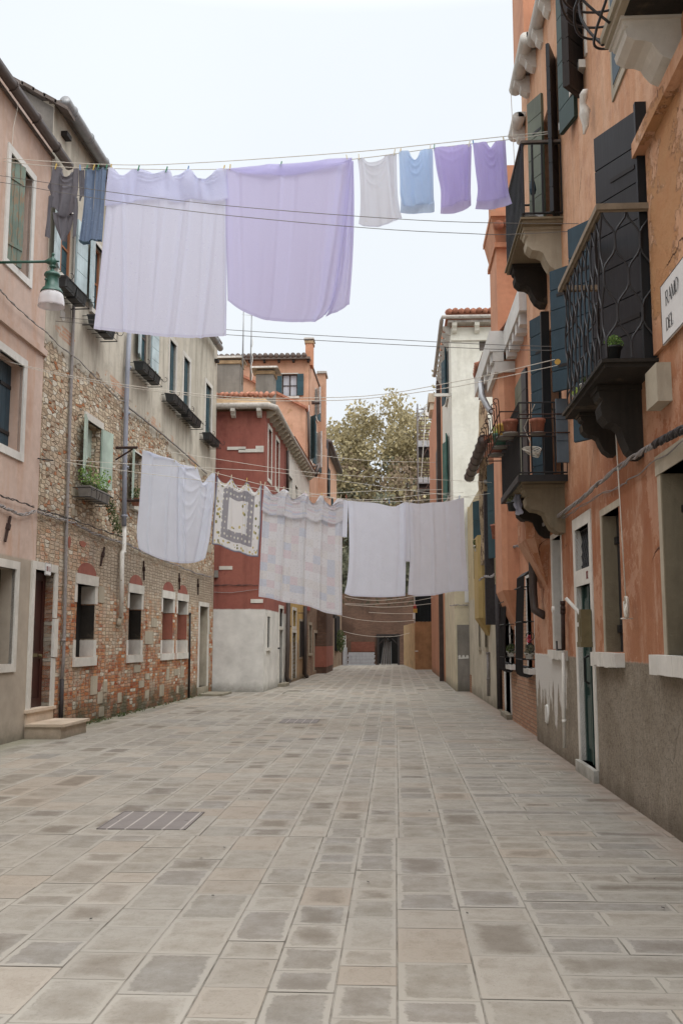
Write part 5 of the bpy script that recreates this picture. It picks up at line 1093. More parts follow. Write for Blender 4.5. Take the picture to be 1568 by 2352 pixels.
for r_ in (0,1):
    for k in range(-6,12):
        a=tr[0]+.12*k; p=[]
        for j in range(9):
            t=j/8; u=a+(.45*t if r_ else -.45*t)+.22; 
            if tr[0]<=u<=tr[1]: p.append(WR.P(u,tr[2]+(tr[3]-tr[2])*t,-.08+.012*r_))
        if len(p)>1: m.tube(p,.012,4)
for z in (tr[2]+.01,tr[3]-.01): m.tube([WR.P(tr[0],z,-.07),WR.P(tr[1],z,-.07)],.014,4)
m.build('fanlight_grille','iron',o)
m=MB(); m.wbox(WR,dr[0]-.12,dr[1]+.15,.0,.14,-.2,.06); m.build('threshold','white_plaster',o)
text_mesh('house_number','802',WR,12.08,2.40,.1,.016,'sign_red',o,.62,flip=-1)
# mailbox
u,z=WR.uz('T',200,1700,.1); t=thing('mailbox',WR.P(u,z,0),'olive metal mailbox with a rolled newspaper, beside the green door','mailbox')
u=12.02
m=MB(); m.wbox(WR,u-.14,u+.12,z-.22,z+.2,.02,.14); m.wbox(WR,u-.145,u+.125,z-.24,z-.18,.015,.15); m.build('box','old_brass',t); m=MB(); m.wbox(WR,u-.1,u+.08,z-.12,z+.1,.14,.148); m.build('flap','old_brass',t); m=MB(); m.wbox(WR,u-.02,u+.05,z-.0,z+.05,.148,.152); m.build('name_card','white_plastic',t)
a=WR.P(u,z+.15,.12); m=MB(); m.tube([a,WR.P(u+.09,z+.34,.27)],.022,10); tag(m.build('newspaper','white_plastic'),'rolled white newspaper sticking out of the mailbox','newspaper')
# third window, white
o=wframe(WR,w3,.07,-.26,.01,None,'LRT').build('window','white_plaster',og); m=MB(); m.wbox(WR,w3[1]-.03,w3[1]-.001,w3[2],w3[3],-.26,0); m.build('jamb','white_plaster',o); m=MB(); m.wbox(WR,w3[0],w3[1],w3[2],w3[3],-.3,-.26); m.build('closed_shutter','charcoal_shutter',o); rough_sill(WR,w3[0]-.3,w3[1]+.22,w3[2]-.01,o,.13,.07)
m=MB(); m.tube([WR.P(13.75,1.5,.05),WR.P(13.75,1.5,.14),WR.P(13.62,1.5,.14)],.012,5); m.tube([WR.P(13.78,1.5,.13),WR.P(13.78,1.62,.13)],.012,5); m.build('tap','iron',og)
pipe(og,WR,'H',[(659,965),(662,1150),(664,1320)],.028,'rusty_iron',.07,'gas_pipe',rings=(0,.12,.2)); pipe(og,WR,'H',[(664,1345),(668,1700),(672,2060)],.024,'white_pipe_paint',.07,'gas_pipe',rings=(.72,))
u,z=WR.uz('H',660,1015); m=MB(); m.lathe(WR.P(u,z,.12),[(.0,.03),(.045,.03),(.045,0)],12,WR.n); m.build('pipe_cap','white_plastic',og)
u,z=WR.uz('H',543,1805); m=MB(); m.lathe(WR.P(u,z,.0),[(.0,.02),(.14,.02),(.15,.0)],20,WR.n)
for k in range(-6,7): m.wbox(WR,u-.1,u+.1,z+k*.02-.003,z+k*.02+.005,.02,.028)
m.build('vent_grille','white_plastic',og)
# downpipe at the far end
P=[WR.px('H',x,y,.14) for x,y in ((432,500),(432,700),(437,900),(448,1020),(470,1070))]; P[-1]=P[-2]+Vector((.14,-.1,-.09)); m=MB(); m.tube(P,.065,10); m.build('downpipe','brown_pipe_paint',og,True)
# ledge, corbel block and plaster relief on the near part
m=MB(); m.wbox(WR,5.5,8.72,5.98,6.12,-.02,.13); m.build('plaster_ledge','orange_plaster',og)
m=MB(); m.wbox(WR,5.5,8.62,4.1,5.98,-.02,.035); m.build('thick_plaster','orange_plaster',og)
m=MB(); m.wbox(WR,8.22,8.6,3.6,3.93,-.02,.12); m.build('stone_corbel','old_stone',og)
def console(par,W,u,z,w,h,d,mat='old_stone',name='console',two=True):
    """scrolled stone bracket: side profile extruded along the wall"""
    prof=[(0,0),(d,0),(d,-.09*h),(d*.97,-.16*h),(d*.9,-.2*h),(d*.96,-.28*h),(d*.93,-.42*h),(d*.8,-.52*h),(d*.62,-.54*h),(d*.5,-.6*h),(d*.44,-.74*h),(d*.33,-.9*h),(d*.16,-h),(0,-h)]
    m=MB(); m.prism([W.P(u-w/2,z+b,a) for a,b in prof],W.t*w); m.prism([W.P(u-w/2-.03,z+b,a) for a,b in ((0,0),(d*1.04,0),(d*1.04,-.07*h),(0,-.07*h))],W.t*(w+.06)); return m.build(name,mat,par)
# ------------------------------------------------------------------ nearest balcony with wavy bars
def slab(par,W,u0,u1,z,d,mat,th=.1):
    m=MB(); m.wbox(W,u0,u1,z-th,z,-.02,d); m.wbox(W,u0-.03,u1+.03,z-.03,z+.001,-.02,d+.03); return m
D1=.46; y0,y1,zb,zr=8.61,10.68,4.07,5.44
o1=slab(None,WR,y0,y1,zb,D1,None,.07).build('balcony','soot_and_shade_stone',og); o1['label']='nearest balcony with wavy wrought iron bars and a wooden handrail'
console(o1,WR,9.35,zb-.075,.26,.68,.4,'soot_and_shade_stone'); console(o1,WR,10.45,zb-.075,.18,.45,.36,'soot_and_shade_stone')  # slab and consoles: soot and the balcony's own shade both in the colour
m=MB(); S_=.112; ph=.66
def wavy(p0,dirv,n,off):
    for k in range(n):
        c=p0+dirv*(S_*(k+.5)); pts=[]; 
        for j in range(29):
            t=j/28; z=zb+.02+(zr-zb-.03)*t; s=math.sin(2*math.pi*(z-zb)/ph+off); w=max(-1,min(1,1.5*s))*(1 if k%2 else -1)
            pts.append(Vector((c.x,c.y,z))+dirv*(S_*.47*w))
        m.tube(pts,.0095,6,False)
pc=WR.P(y0+.02,0,D1-.02); nfr=int((y1-y0-.04)/S_); wavy(pc,WR.t,nfr,.6)
S_=.11; wavy(WR.P(y0+.02,0,.0)+WR.n*.0,WR.n,4,.6); wavy(WR.P(y1-.02,0,0),WR.n,4,.6); m.build('railing','wrought_iron',o1,True)
m=MB(); H1=zr
m.tube([WR.P(y0,H1,.0),WR.P(y0,H1,D1),WR.P(y1,H1,D1),WR.P(y1,H1,0)],.012,6); m.wbox(WR,y0-.035,y0+.035,H1,H1+.055,0,D1+.035); m.wbox(WR,y0+.035,y1-.035,H1+.001,H1+.054,D1-.035,D1+.035); m.wbox(WR,y1-.035,y1+.035,H1,H1+.055,0,D1+.034); m.build('handrail','rail_wood',o1)
leaf(og,WR,'F',(1215,838),(905,1050),zb+.02,'charcoal_shutter',board=.33,label='large charcoal boarded shutter standing open behind the nearest balcony')
m=MB(); m.wbox(WR,8.66,8.72,zb,6.5,0,.1); m.build('shutter_edge','black_paint',og)
bush('balcony_plant',hz('G',1040,1090,4.28),'trailing green succulent in a dark pot on the near end of the wavy balcony','pot_leaves',330,.016,(.09,.07,.085),pot=(.07,.12,'black_plastic'),seed=21)
bush('balcony_plant',WR.P(10.45,zb+.16,.36),'small lime green succulent at the far corner of the wavy balcony','lime_leaves',160,.02,(.06,.12,.06),pot=(.06,.11,'white_plastic'),seed=22)
bush('balcony_plant',WR.P(10.0,zb+.16,.36),'grey green succulent between the bars of the wavy balcony','dull_leaves',160,.015,(.06,.12,.06),pot=(.06,.11,'white_plastic'),seed=23)
# street sign
u0_,zt_=WR.uz('R',640,580,.05); _,zb2=WR.uz('R',692,1965,.05); m=MB(); m.wbox(WR,u0_-.95,u0_,zb2,zt_,.036,.052)
s_=m.build('street_sign','sign_white'); tag(s_,'large white street sign reading RAMO DEL on the flaking orange wall at the right edge','street sign')
m=MB(); 
for a,b,c,e in ((u0_-.95,u0_,zb2,zb2+.006),(u0_-.95,u0_,zt_-.006,zt_),(u0_-.006,u0_,zb2,zt_)): m.wbox(WR,a,b,c,e,.052,.054)
m.build('border','sign_ink',s_)
def serif_text(name,body,W,ustart,zbase,h,d,par,adv=1.0):
    """upright serif capitals drawn as strokes, far edge first"""
    G={'R':[((0,0),(0,1),.16),((0,1),(.45,1),.06),((.45,1),(.55,.78),.12),((.55,.78),(.4,.53),.12),((.4,.53),(.05,.5),.06),((.3,.5),(.62,0),.14),((-.1,0),(.12,0),.04),((.5,0),(.75,0),.04),((-.1,1),(.1,1),.04)],
       'A':[((0,0),(.33,1),.06),((.33,1),(.66,0),.16),((.13,.36),(.5,.36),.05),((-.1,0),(.12,0),.04),((.52,0),(.8,0),.04)],
       'M':[((0,0),(.06,1),.06),((.06,1),(.42,.02),.15),((.42,.02),(.78,1),.06),((.78,1),(.84,0),.16),((-.1,0),(.12,0),.04),((.7,0),(.97,0),.04),((-.04,1),(.1,1),.04),((.72,1),(.9,1),.04)],
       'O':[((.36+.36*math.cos(a),.5+.5*math.sin(a)),(.36+.36*math.cos(a+.45),.5+.5*math.sin(a+.45)),.05+.1*abs(math.cos(a+.22))) for a in [k*.4488 for k in range(14)]],
       'D':[((0,0),(0,1),.16),((0,1),(.35,.98),.05),((.35,.98),(.62,.72),.12),((.62,.72),(.62,.28),.16),((.62,.28),(.35,.02),.12),((.35,.02),(0,0),.05),((-.1,0),(.1,0),.04),((-.1,1),(.1,1),.04)],
       'E':[((0,0),(0,1),.16),((0,1),(.5,1),.05),((0,.52),(.36,.52),.05),((0,0),(.52,0),.05),((.5,1),(.5,.84),.05),((.52,0),(.52,.18),.05),((.36,.6),(.36,.44),.04),((-.1,0),(0,0),.04),((-.1,1),(0,1),.04)],
       'L':[((0,0),(0,1),.16),((0,0),(.5,0),.05),((.5,0),(.54,.2),.06),((-.1,1),(.12,1),.04),((-.1,0),(0,0),.04)]}
    W_={'R':.82,'A':.84,'M':1.02,'O':.9,'D':.84,'E':.74,'L':.7}; m=MB(); x=0; k_=0
    for ch in body:
        for (a,b,w) in G[ch]:
            k_+=1; p=W.P(ustart-(x+a[0])*h*adv,zbase+a[1]*h,d+.0002*k_); q=W.P(ustart-(x+b[0])*h*adv,zbase+b[1]*h,d+.0002*k_)
            dv=(q-p).normalized(); sd=dv.cross(W.n).normalized()*w*h*.5; m.q(p-sd,q-sd,q+sd,p+sd)
        x+=W_[ch]
    return m.build(name,'sign_ink',par)
serif_text('lettering','RAMO',WR,WR.uz('R',775,900,.05)[0],WR.uz('R',785,1000,.05)[1],.115,.0535,s_,.95)
serif_text('lettering','DEL',WR,WR.uz('R',790,1500,.05)[0],WR.uz('R',800,1600,.05)[1],.105,.0535,s_,.95)
# ------------------------------------------------------------------ second balcony (upper, far)
D2=.545; a0,a1,z2,r2=13.08,15.05,7.35,8.42
o2=slab(None,WR,a0,a1,z2,D2,None,.07).build('balcony','dark_stone',og); o2['label']='upper far balcony with straight flat bars and a machine standing on it'
console(o2,WR,13.4,z2-.07,.3,.62,.5,'old_stone'); console(o2,WR,14.75,z2-.07,.3,.62,.5,'soot_and_shade_stone')
def bars(par,W,u0,u1,z,zr_,d,r=.012,gap=.11,mat='iron',low=.06,flat=True):
    m=MB(); n=round((u1-u0)/gap)
    pos=[W.P(u0+(u1-u0)*k/n,0,d) for k in range(n+1)]+[W.P(e,0,d*k/4) for e in (u0,u1) for k in range(0,4)]
    for p in pos: m.obox(Vector((p.x,p.y,(z+low+zr_)/2)),Vector((r,0,0)),Vector((0,r,0)),Vector((0,0,(zr_-z-low)/2)))
    for zz in (z+low,zr_): m.tube([W.P(u0,zz,0),W.P(u0,zz,d),W.P(u1,zz,d),W.P(u1,zz,0)],r*1.3,4)
    return m.build('railing',mat,par)
bars(o2,WR,a0,a1,z2,r2,D2-.02,.014,.14)
m=MB(); m.wbox(WR,a0-.03,a0+.03,r2,r2+.035,0,D2); m.wbox(WR,a0,a1,r2+.001,r2+.034,D2-.05,D2+.01); m.build('handrail','grey_wood',o2)
leaf(og,WR,'F',(500,700),(397,790),z2+.03,'olive_shutter',board=.34); leaf(og,WR,'F',(590,440),(541,325),z2+.03,'charcoal_shutter',.05,hook=False)
a=WR.P(14.2,z2,.3); t=thing('air_conditioner',a,'white ribbed machine standing on the upper far balcony','machine'); m=MB(); m.box(a.x-.2,a.x+.15,a.y-.35,a.y+.3,a.z+.02,a.z+.42); m.build('case','ac_white',t)
m=MB(); m.lathe((a.x,a.y-.36,a.z+.22),[(.0,0),(.14,0),(.15,-.02),(.13,-.03)],18,(0,1,0)); [m.box(a.x-.19,a.x-.05,a.y-.365,a.y-.355,a.z+.08+.04*k,a.z+.09+.04*k) for k in range(8)]; m.build('fan_grille','grey_pot',t)
p=hz('F',395,1370,8.05); p=WR.P(13.2,0,.38); m=MB(); z_=zat(p.y,'F',395,1480); z__=zat(p.y,'F',385,1240); m.tube([(p.x,p.y,z__+.35),(p.x,p.y,z__)],.004,4); t=thing('wind_chime',(p.x,p.y,z_),'blue feathered ornament dangling inside the upper far balcony','ornament'); m.build('string','rope_dark',t)
m=MB(); N=9; m.lathe((p.x,p.y,z_),[(0,0),(.035,.03),(.05,.09),(.04,.16),(.02,.24),(.008,(z__-z_))],7); m.build('ornament','blue_shutter',t)
# weathered big shutters by the top window
leaf(og,WR,'F',(775,880),(655,1015),zb+6.0 if False else 8.35,'green_shutter') if False else None
def leaf2(par,W,v,hb,fb,zt,mat,**k):
    """same, from bottom corners"""
    a=W.px(v,*hb,.02); z0=a.z; b=hz(v,*fb,z0); e=Vector((b.x-a.x,b.y-a.y,0)); w=e.length; e.normalize(); m_=Vector((-e.y,e.x,0)); mb=MB(); th=k.get('th',.06)
    def bx(s0,s1,a0,a1,t0,t1):
        q=lambda s,t,z:Vector((a.x,a.y,0))+e*s+m_*t+Vector((0,0,z))
        mb.hexa([q(s0,t0,a0),q(s1,t0,a0),q(s1,t1,a0),q(s0,t1,a0),q(s0,t0,a1),q(s1,t0,a1),q(s1,t1,a1),q(s0,t1,a1)])
    bx(0,w,z0,zt,-th*.2,th*.2); nb=max(3,round((zt-z0)/.3))
    for j in range(nb):
        for t0,t1 in ((-th*.5,-th*.2+.001),(th*.2-.001,th*.5)): bx(0,w,z0+(zt-z0)*j/nb+.006,z0+(zt-z0)*(j+1)/nb-.006,t0,t1)
    o=mb.build('shutter',mat,par); 
    if 'label' in k: o['label']=k['label']
    return o
leaf2(og,WR,'F',(762,880),(650,1020),10.3,'green_shutter',label='tall weathered green shutter with flaking paint')
leaf2(og,WR,'F',(800,738),(685,650),10.6,'dark_wood',th=.09,label='dark bare wooden shutter beside the weathered green one')
m=MB(); m.wbox(WR,11.25,12.75,8.42,8.52,-.1,.08); m.wbox(WR,11.12,11.2,8.52,10.6,-.1,.02); m.build('window_surround','istrian_stone',og)
rag=MB(); c=WR.px('F',820,700,.1); n_=8
pr=[(0,.0),(.03,-.02),(.05,-.1),(.035,-.18),(.06,-.26),(.05,-.34),(.03,-.45),(.015,-.55),(.0,-.56)]
rag.lathe(c+Vector((0,0,.05)),pr,9); 
for v in rag.v: v.y+=.03*math.sin(v.z*23); v.x+=.02*math.sin(v.z*31+v.y*40)
tag(rag.build('hanging_rag','white_plaster',None,True),'twisted white rag hanging from the sill below the top balcony','rag')
# top balcony with bellied hoops
xc=1.8;
ytb=7.95; ztb=6.58
m=MB(); m.box(xc,WR.P(ytb,0).x+.02,4.5,ytb,ztb,ztb+.12); m.box(xc-.03,WR.P(ytb,0).x+.02,4.5,ytb+.03,ztb+.05,ztb+.121); o3=m.build('balcony','old_stone',og); mu=MB(); mu.box(xc+.06,WR.P(ytb,0).x+.01,4.5,ytb-.1,ztb-.006,ztb-.001); mu.build('shade_and_stain_plate','soot_and_shade_stone',o3); o3['label']='topmost balcony at the upper right with bellied iron hoops'  # thin plate added under the slab, its shade and stain painted black
console(o3,WR,7.72,ztb,.4,.38,.46,'istrian_stone')
m=MB()
def sm3(P,n):
    out=[]
    for k in range(n+1):
        x=k/n*(len(P)-1); i=min(int(x),len(P)-2); t=x-i; a,b=P[i],P[i+1]; p0=P[i-1] if i else a*2-b; p3=P[i+2] if i+2<len(P) else b*2-a
        out.append(.5*((2*a)+(b-p0)*t+(2*p0-5*a+4*b-p3)*t*t+(3*a-p0-3*b+p3)*t**3))
    return out
wx_=WR.P(ytb,0).x
for k in range(7):
    z=ztb+.10+.15*k; bu=.38*math.sin(math.pi*min(1,(k+.35)/6.0))+.02
    m.tube(sm3([Vector((wx_-.02,ytb+.02,z)),Vector((xc+.12,ytb+.10+bu*.5,z)),Vector((xc-bu*.55,ytb+.08+bu*.45,z)),Vector((xc-bu,ytb-.12,z)),Vector((xc-bu,ytb-.6,z)),Vector((xc-bu,5,z))],26),.012,6)
for j,(yy,out_) in enumerate(((ytb+.32,(.15,.2)),(ytb+.12,(-.5,.1)),(ytb-.3,(-1,0)),(ytb-.8,(-1,0)))):
    P_=[]
    for k in range(7): bu=.38*math.sin(math.pi*min(1,(k+.1)/6.0)); P_.append(Vector((xc+.0+out_[0]*bu*.9+(.18 if j==0 else 0),(ytb+.02+bu*.5 if j==0 else yy-(.12-bu*.4 if j==1 else 0)),ztb+.04+.16*k)))
    m.tube(sm3(P_,18),.013,6)
m.build('railing','wrought_iron',o3,True)
m=MB(); m.wbox(WR,9.1,9.9,7.2,9.6,-.02,.02); m.wbox(WR,9.2,9.8,7.3,9.5,-.03,.025); m.build('window_surround','old_stone',og); m=MB(); m.wbox(WR,9.22,9.78,7.32,9.48,.0,.032); m.build('pane','blue_shutter',og)
# other shutters
leaf(og,WR,'G',(862,150),(704,225),3.9,'blue_shutter'); leaf(og,WR,'G',(905,118),(866,140),3.9,'charcoal_shutter',hook=False)
leaf(og,WR,'G',(697,495),(565,542),4.86,'teal_shutter' if False else 'blue_shutter',board=.3); leaf(og,WR,'G',(528,850),(416,912),3.95,'blue_shutter',board=.3)
m=MB(); m.wbox(WR,14.5,14.6,3.9,6.5,0,.12); m.build('shutter_edge','black_paint',og)
leaf(og,WR,'G',(690,1500),(603,1500),3.95,'grey_wood' if False else 'blue_grey_paint',board=.3,hook=False)
m=MB(); r=WR.px('G',620,1222,.3); m.lathe(r,[(.0,-.012),(.035,-.012),(.02,0),(.035,.012),(0,.012)],14,(0,1,0)); m.build('pulley_wheel','yellow_plastic',og)
# ------------------------------------------------------------------ lower balcony with pots
D3=.64; b0,b1,z3,r3=13.3,15.5,3.8,4.82
m=MB(); 
for k in range(6): u=b0+(b1-b0)*k/6; m.wbox(WR,u+.01,u+(b1-b0)/6-.03,z3-.05,z3,-.02,D3-.04)
o4=m.build('balcony','dark_stone',og); o4['label']='lower balcony with thin bars and flower pots hung along its rail'
m=MB(); m.wbox(WR,b0-.02,b0+.01,z3-.06,z3+.03,0,D3+.02); m.wbox(WR,b1-.01,b1+.02,z3-.06,z3+.03,0,D3+.02); m.wbox(WR,b0,b1,z3-.06,z3+.03,D3-.02,D3+.021); m.build('edge_beam','iron',o4)
bars(o4,WR,b0,b1,z3,r3,D3-.01,.009,.11)
console(o4,WR,13.75,z3-.06,.34,.66,.55,'dark_stone'); console(o4,WR,15.1,z3-.06,.3,.6,.5,'soot_and_shade_stone')
m=MB()
for (u,) in ((b0,),):
    for zz in (4.35,4.6): m.tube([WR.P(b0-.02,zz,.0),WR.P(b0-.02,zz,D3+.02),WR.P(b0-.26,zz,D3+.02),WR.P(b0-.26,zz,0.0)],.009,4)
for zz in (4.42,4.7): m.tube([WR.P(b0,zz,D3),WR.P(b0,zz,D3+.24),WR.P(b1,zz,D3+.24),WR.P(b1,zz,D3)],.009,4)
for k in range(8):
    u=b0+(b1-b0)*k/7; m.tube([WR.P(u,4.42,D3),WR.P(u,4.42,D3+.24),WR.P(u,4.85,D3+.26)]+[WR.P(u,4.85+.035*math.sin(a),D3+.26+.035-.035*math.cos(a)) for a in (.8,1.6,2.4,3.2,4.2,5.2)],.007,4)
m.build('pot_rack','rusty_iron',o4)
def pot(label,p,r,h,mat,plant=None,seed=1,n=150):
    t=thing('flower_pot',p,label,'flower pot','pots on the lower balcony'); m=MB(); m.lathe(p,[(0,0),(r*.72,0),(r*.9,h*.78),(r,h*.78),(r,h),(r*.88,h),(r*.8,h*.85),(0,h*.85)],18); m.build('pot',mat,t,True); m=MB(); m.lathe(p-Vector((0,0,.01)),[(0,0),(r*.95,.0),(r*1.0,.025),(r*.8,.025)],18); m.build('saucer','grey_pot',t,True)
    if plant: leaves('plant',plant,t,[p+Vector((0,0,h+.04))],n,.02,(r*1.1,r*1.1,.1),seed)
    return t
pot('round terracotta pot hanging at the near end of the lower balcony',WR.P(b0-.13,4.36,.4),.105,.2,'terracotta')
pot('terracotta pot on a green saucer at the near street corner of the lower balcony',WR.P(b0+.05,4.4,D3+.1),.11,.19,'terracotta')
pot('yellow plastic tub on the street side rack of the lower balcony',WR.P(b0+.45,4.43,D3+.13),.125,.19,'yellow_plastic')
pot('green square-looking pot with a lime plant farther along the lower balcony rack',WR.P(b0+1.15,4.43,D3+.13),.11,.2,'green_plastic','lime_leaves',5,200)
pot('pinkish pot at the far end of the lower balcony rack',WR.P(b0+1.75,4.43,D3+.13),.12,.18,'terracotta','dull_leaves',6,60)
m=MB(); c=WR.P(b0+.35,4.25,.42)
for k in range(7): m.tube([c+Vector((.13*math.cos(a+k)*(1-.05*k),.05*math.sin(a+k),.045*math.sin(a+k*.7)-.012*k)) for a in [j*.6 for j in range(12)]],.007,4)
m.tube([c+Vector((0,0,.05)),c+Vector((-.1,0,.3)),WR.P(b0+.1,r3,.4)],.007,4); tag(m.build('rope_coil','rope'),'coil of white cord hanging inside the lower balcony','rope coil')
# hanging pot with a white cloth under the balcony
p=EYEP+ray('U',430,2130)*(14.6/ray('U',430,2130).y); t=bush('hanging_plant',p+Vector((0,0,.08)),'small dark hanging pot with a sprig, below the lower balcony','dull_leaves',80,.02,(.08,.06,.07),pot=(.07,.13,'black_plastic'))
m=MB(); cc=p+Vector((.08,-.03,.12)); m.lathe(cc,[(0,.05),(.04,.04),(.055,-.05),(.06,-.12),(.055,-.2),(.05,-.22)],14)
for i,v in enumerate(m.v): a=math.atan2(v.y-cc.y,v.x-cc.x); v.x+=.02*math.sin(3*a+v.z*30)+.02*math.sin(v.z*22); v.y+=.018*math.cos(4*a); v.z+=.03*math.sin(2*a+1)
tag(m.build('white_cloth','white_towel',None,True),'crumpled white cloth dangling beside the small hanging pot','cloth')
# pointed foot of a chimney breast
def breast(par,W,u0,u1,z0,z1,d,tip,mat,name='chimney_breast',chf=.1):
    """projecting flue whose lower end tapers back to the wall"""
    m=MB(); uc=u1
    A=[W.P(u0,z0,0),W.P(u0,z0,d-chf),W.P(u0+chf,z0,d),W.P(u1,z0,d),W.P(u1,z0,0)]; B=[Vector((p.x,p.y,z1)) for p in A]
    for k in range(5): m.q(A[k],A[(k+1)%5],B[(k+1)%5],B[k])
    m.q(*B); T=[W.P(u0+(u1-u0)*.35,tip,0),W.P(u1,tip,0)]
    m.q(A[0],T[0],A[1]); m.q(A[1],T[0],A[2]); m.q(A[2],T[0],T[1],A[3]); m.q(A[3],T[1],A[4]); return m.build(name,mat,par)
breast(og,WR,15.0,16.1,3.15,3.75,.34,2.45,'orange_plaster',chf=.12)
# cornice of the orange house: stone gutter with brackets
def cornice(par,x,ya,yb,z,mat='istrian_stone',r=.11,br=.7,wx=2.33):
    m=MB(); m.tube([(x+r,ya,z),(x+r,yb,z)],r,12); m.box(x+r,wx+.1,ya,yb,z+.02,z+r); m.build('stone_gutter',mat,par,True)
    n=max(1,int((yb-ya)/br))
    for k in range(n):
        y=ya+(yb-ya)*(k+.5)/n; W=Plane((wx,0),(wx,1),(-1,0,0)); corbel(W,y,z-.02,.2,.3,wx-x-.03).build('bracket',mat,par)
cornice(og,2.13,8,14.8,11.02); cornice(og,2.03,14.8,16.3,11.08); cornice(og,2.08,16.35,17.0,10.6)
m=MB(); m.box(2.12,4,14.95,16.25,11.2,14.5); m.build('attic_wall','salmon_plaster',og); m=MB(); m.box(2.35,6,2,16.9,11.1,11.5); m.build('roof','roof_tile',og)
# ------------------------------------------------------------------ next house: salmon, white cornice, chimney breast
nb=thing('salmon_house',(3,20,0),'salmon house with a white cornice, a tall chimney breast and curled window grilles','house')
gw1=(17.45,18.35,1.15,2.75); gw2=(20.25,21.1,1.15,2.6); gd=(21.25,22.3,.1,2.75)
u_=lambda r:(r[0]-16.9,r[1]-16.9,r[2],r[3])
m=MB(); facade(m,RB,0,6.1,-.1,7.5,[u_(gw1),u_(gw2),u_(gd)],.22); m.build('wall','salmon_plaster',nb)
m=MB(); facade(m,RB,.0,4.2,0,1.25,[u_(gw1),u_(gw2)],.03,.014); facade(m,RB,.0,4.3,1.25,2.6,[u_(gw1),u_(gw2)],.03,.012); m.build('brick_facing','tan_brick',nb)
m=MB(); m.wbox(RB,5.55,6.08,0,2.8,0,.02); m.build('brick_strip','tan_brick',nb)
for i,r in enumerate((gw1,gw2)):
    r=u_(r); w=window(nb,RB,r,'white_paint',.09,.03,.14,'glass','white_plaster',.12)
    m=MB(); n=8; Dg=.24
    for k in range(n):
        u=r[0]-.02+(r[1]-r[0]+.04)*k/(n-1); z0,z1=r[2]-.08,r[3]+.05
        m.tube([RB.P(u,z1,.02),RB.P(u,z1+.02,.1),RB.P(u,z1-.05,Dg-.06),RB.P(u,(z0+z1)/2,Dg-.02),RB.P(u,z0+.1,Dg)]+[RB.P(u,z0+.02+.09*math.sin(a),Dg-.09+.09*math.cos(a)) for a in (0,-.7,-1.4,-2.1,-2.9,-3.8,-4.6,-5.4)],.012,5)
    for z in (r[2]+.15,r[2]+.8,r[3]-.2): m.tube([RB.P(r[0]-.02,z,0),RB.P(r[0]-.02,z,Dg),RB.P(r[1]+.02,z,Dg),RB.P(r[1]+.02,z,0)],.01,4)
    for z in (r[2]+.35,r[2]+.55): m.tube([RB.P(r[0]-.02,z+.07*math.sin(a),.1+.07*math.cos(a)) for a in [j*.6 for j in range(9)]],.008,4)
    m.build('curled_grille','iron',w)
    bush('sill_plant',RB.P(r[0]+.12,r[2]+.3,.1),['red cyclamen with dark leaves inside the nearer curled grille','green plant inside the farther curled grille'][i],'dull_leaves' if i else 'dark_leaves',200,.028,(.09,.14,.12),seed=31+i,pot=(.08,.12,'white_plastic'))
t=bpy.data.objects.get('sill_plant'); leaves('red_petals','flower_pink',t,[RB.P(u_(gw1)[0]+.12,gw1[2]+.5,.1)],60,.025,(.05,.08,.07),2)
r=u_(gd); o=wframe(RB,r,.1,-.2,.03,None,'LRT').build('door_case','white_paint',nb); m=MB(); m.wbox(RB,r[0],r[1],r[2],r[3],-.2,-.1); m.build('door','white_paint',o); m=MB(); m.wbox(RB,r[0]-.1,r[1]+.1,0,.1,-.1,.12); m.build('step','old_stone',o)
breast(nb,RB,2.6,3.95,2.6,7.3,.32,1.85,'salmon_plaster',chf=.1)
m=MB(); m.hexa([(2.1,19.5,7.2),(4.2,19.5,7.2),(4.2,20.85,7.2),(2.1,20.85,7.2),(2.1,19.5,11.3),(4.2,19.5,11.3),(4.2,20.85,11.3),(2.1,20.85,11.3)]); m.build('chimney_stack','salmon_plaster',nb)
zc=zat(19.5,'G',150,330); zc2=zat(19.5,'G',150,115); m=MB(); m.box(2.06,4.3,19.42,20.95,zc-.1,zc); m.hexa([(2.1,19.5,zc),(4.2,19.5,zc),(4.2,20.85,zc),(2.1,20.85,zc),(2.0,19.35,zc2-.1),(4.3,19.35,zc2-.1),(4.3,21,zc2-.1),(2.0,21,zc2-.1)]); m.box(1.98,4.35,19.3,21.05,zc2-.1,zc2); m.build('chimney_head','brown_brick' if False else 'salmon_plaster',nb)
m=MB(); [m.tube([(2.14+.2*k,19.25,zc2-.32+.05*(k%2)),(2.14+.2*k,19.9,zc2-.05)],.1,8) for k in range(4)]; m.build('chimney_tiles','roof_tile',nb,True)
m=MB(); m.box(2.3,3,19.3,19.5,zc+.0,zc+.25); m.build('mesh_vent','dark_netting',nb)
p=xs(19.6,'F',210)[0]; t=thing('small_aerial',(p,19.9,zc2),'small comb aerial on the tile topped chimney at right','antenna'); m=MB(); m.tube([(p,19.9,zc2),(p,19.9,zc2+.45)],.012,5); [m.tube([(p-.2,19.9-.05*k,zc2+.3+.06*k),(p+.05,19.9,zc2+.3+.06*k)],.006,4) for k in range(4)]; m.build('rods','zinc',t)
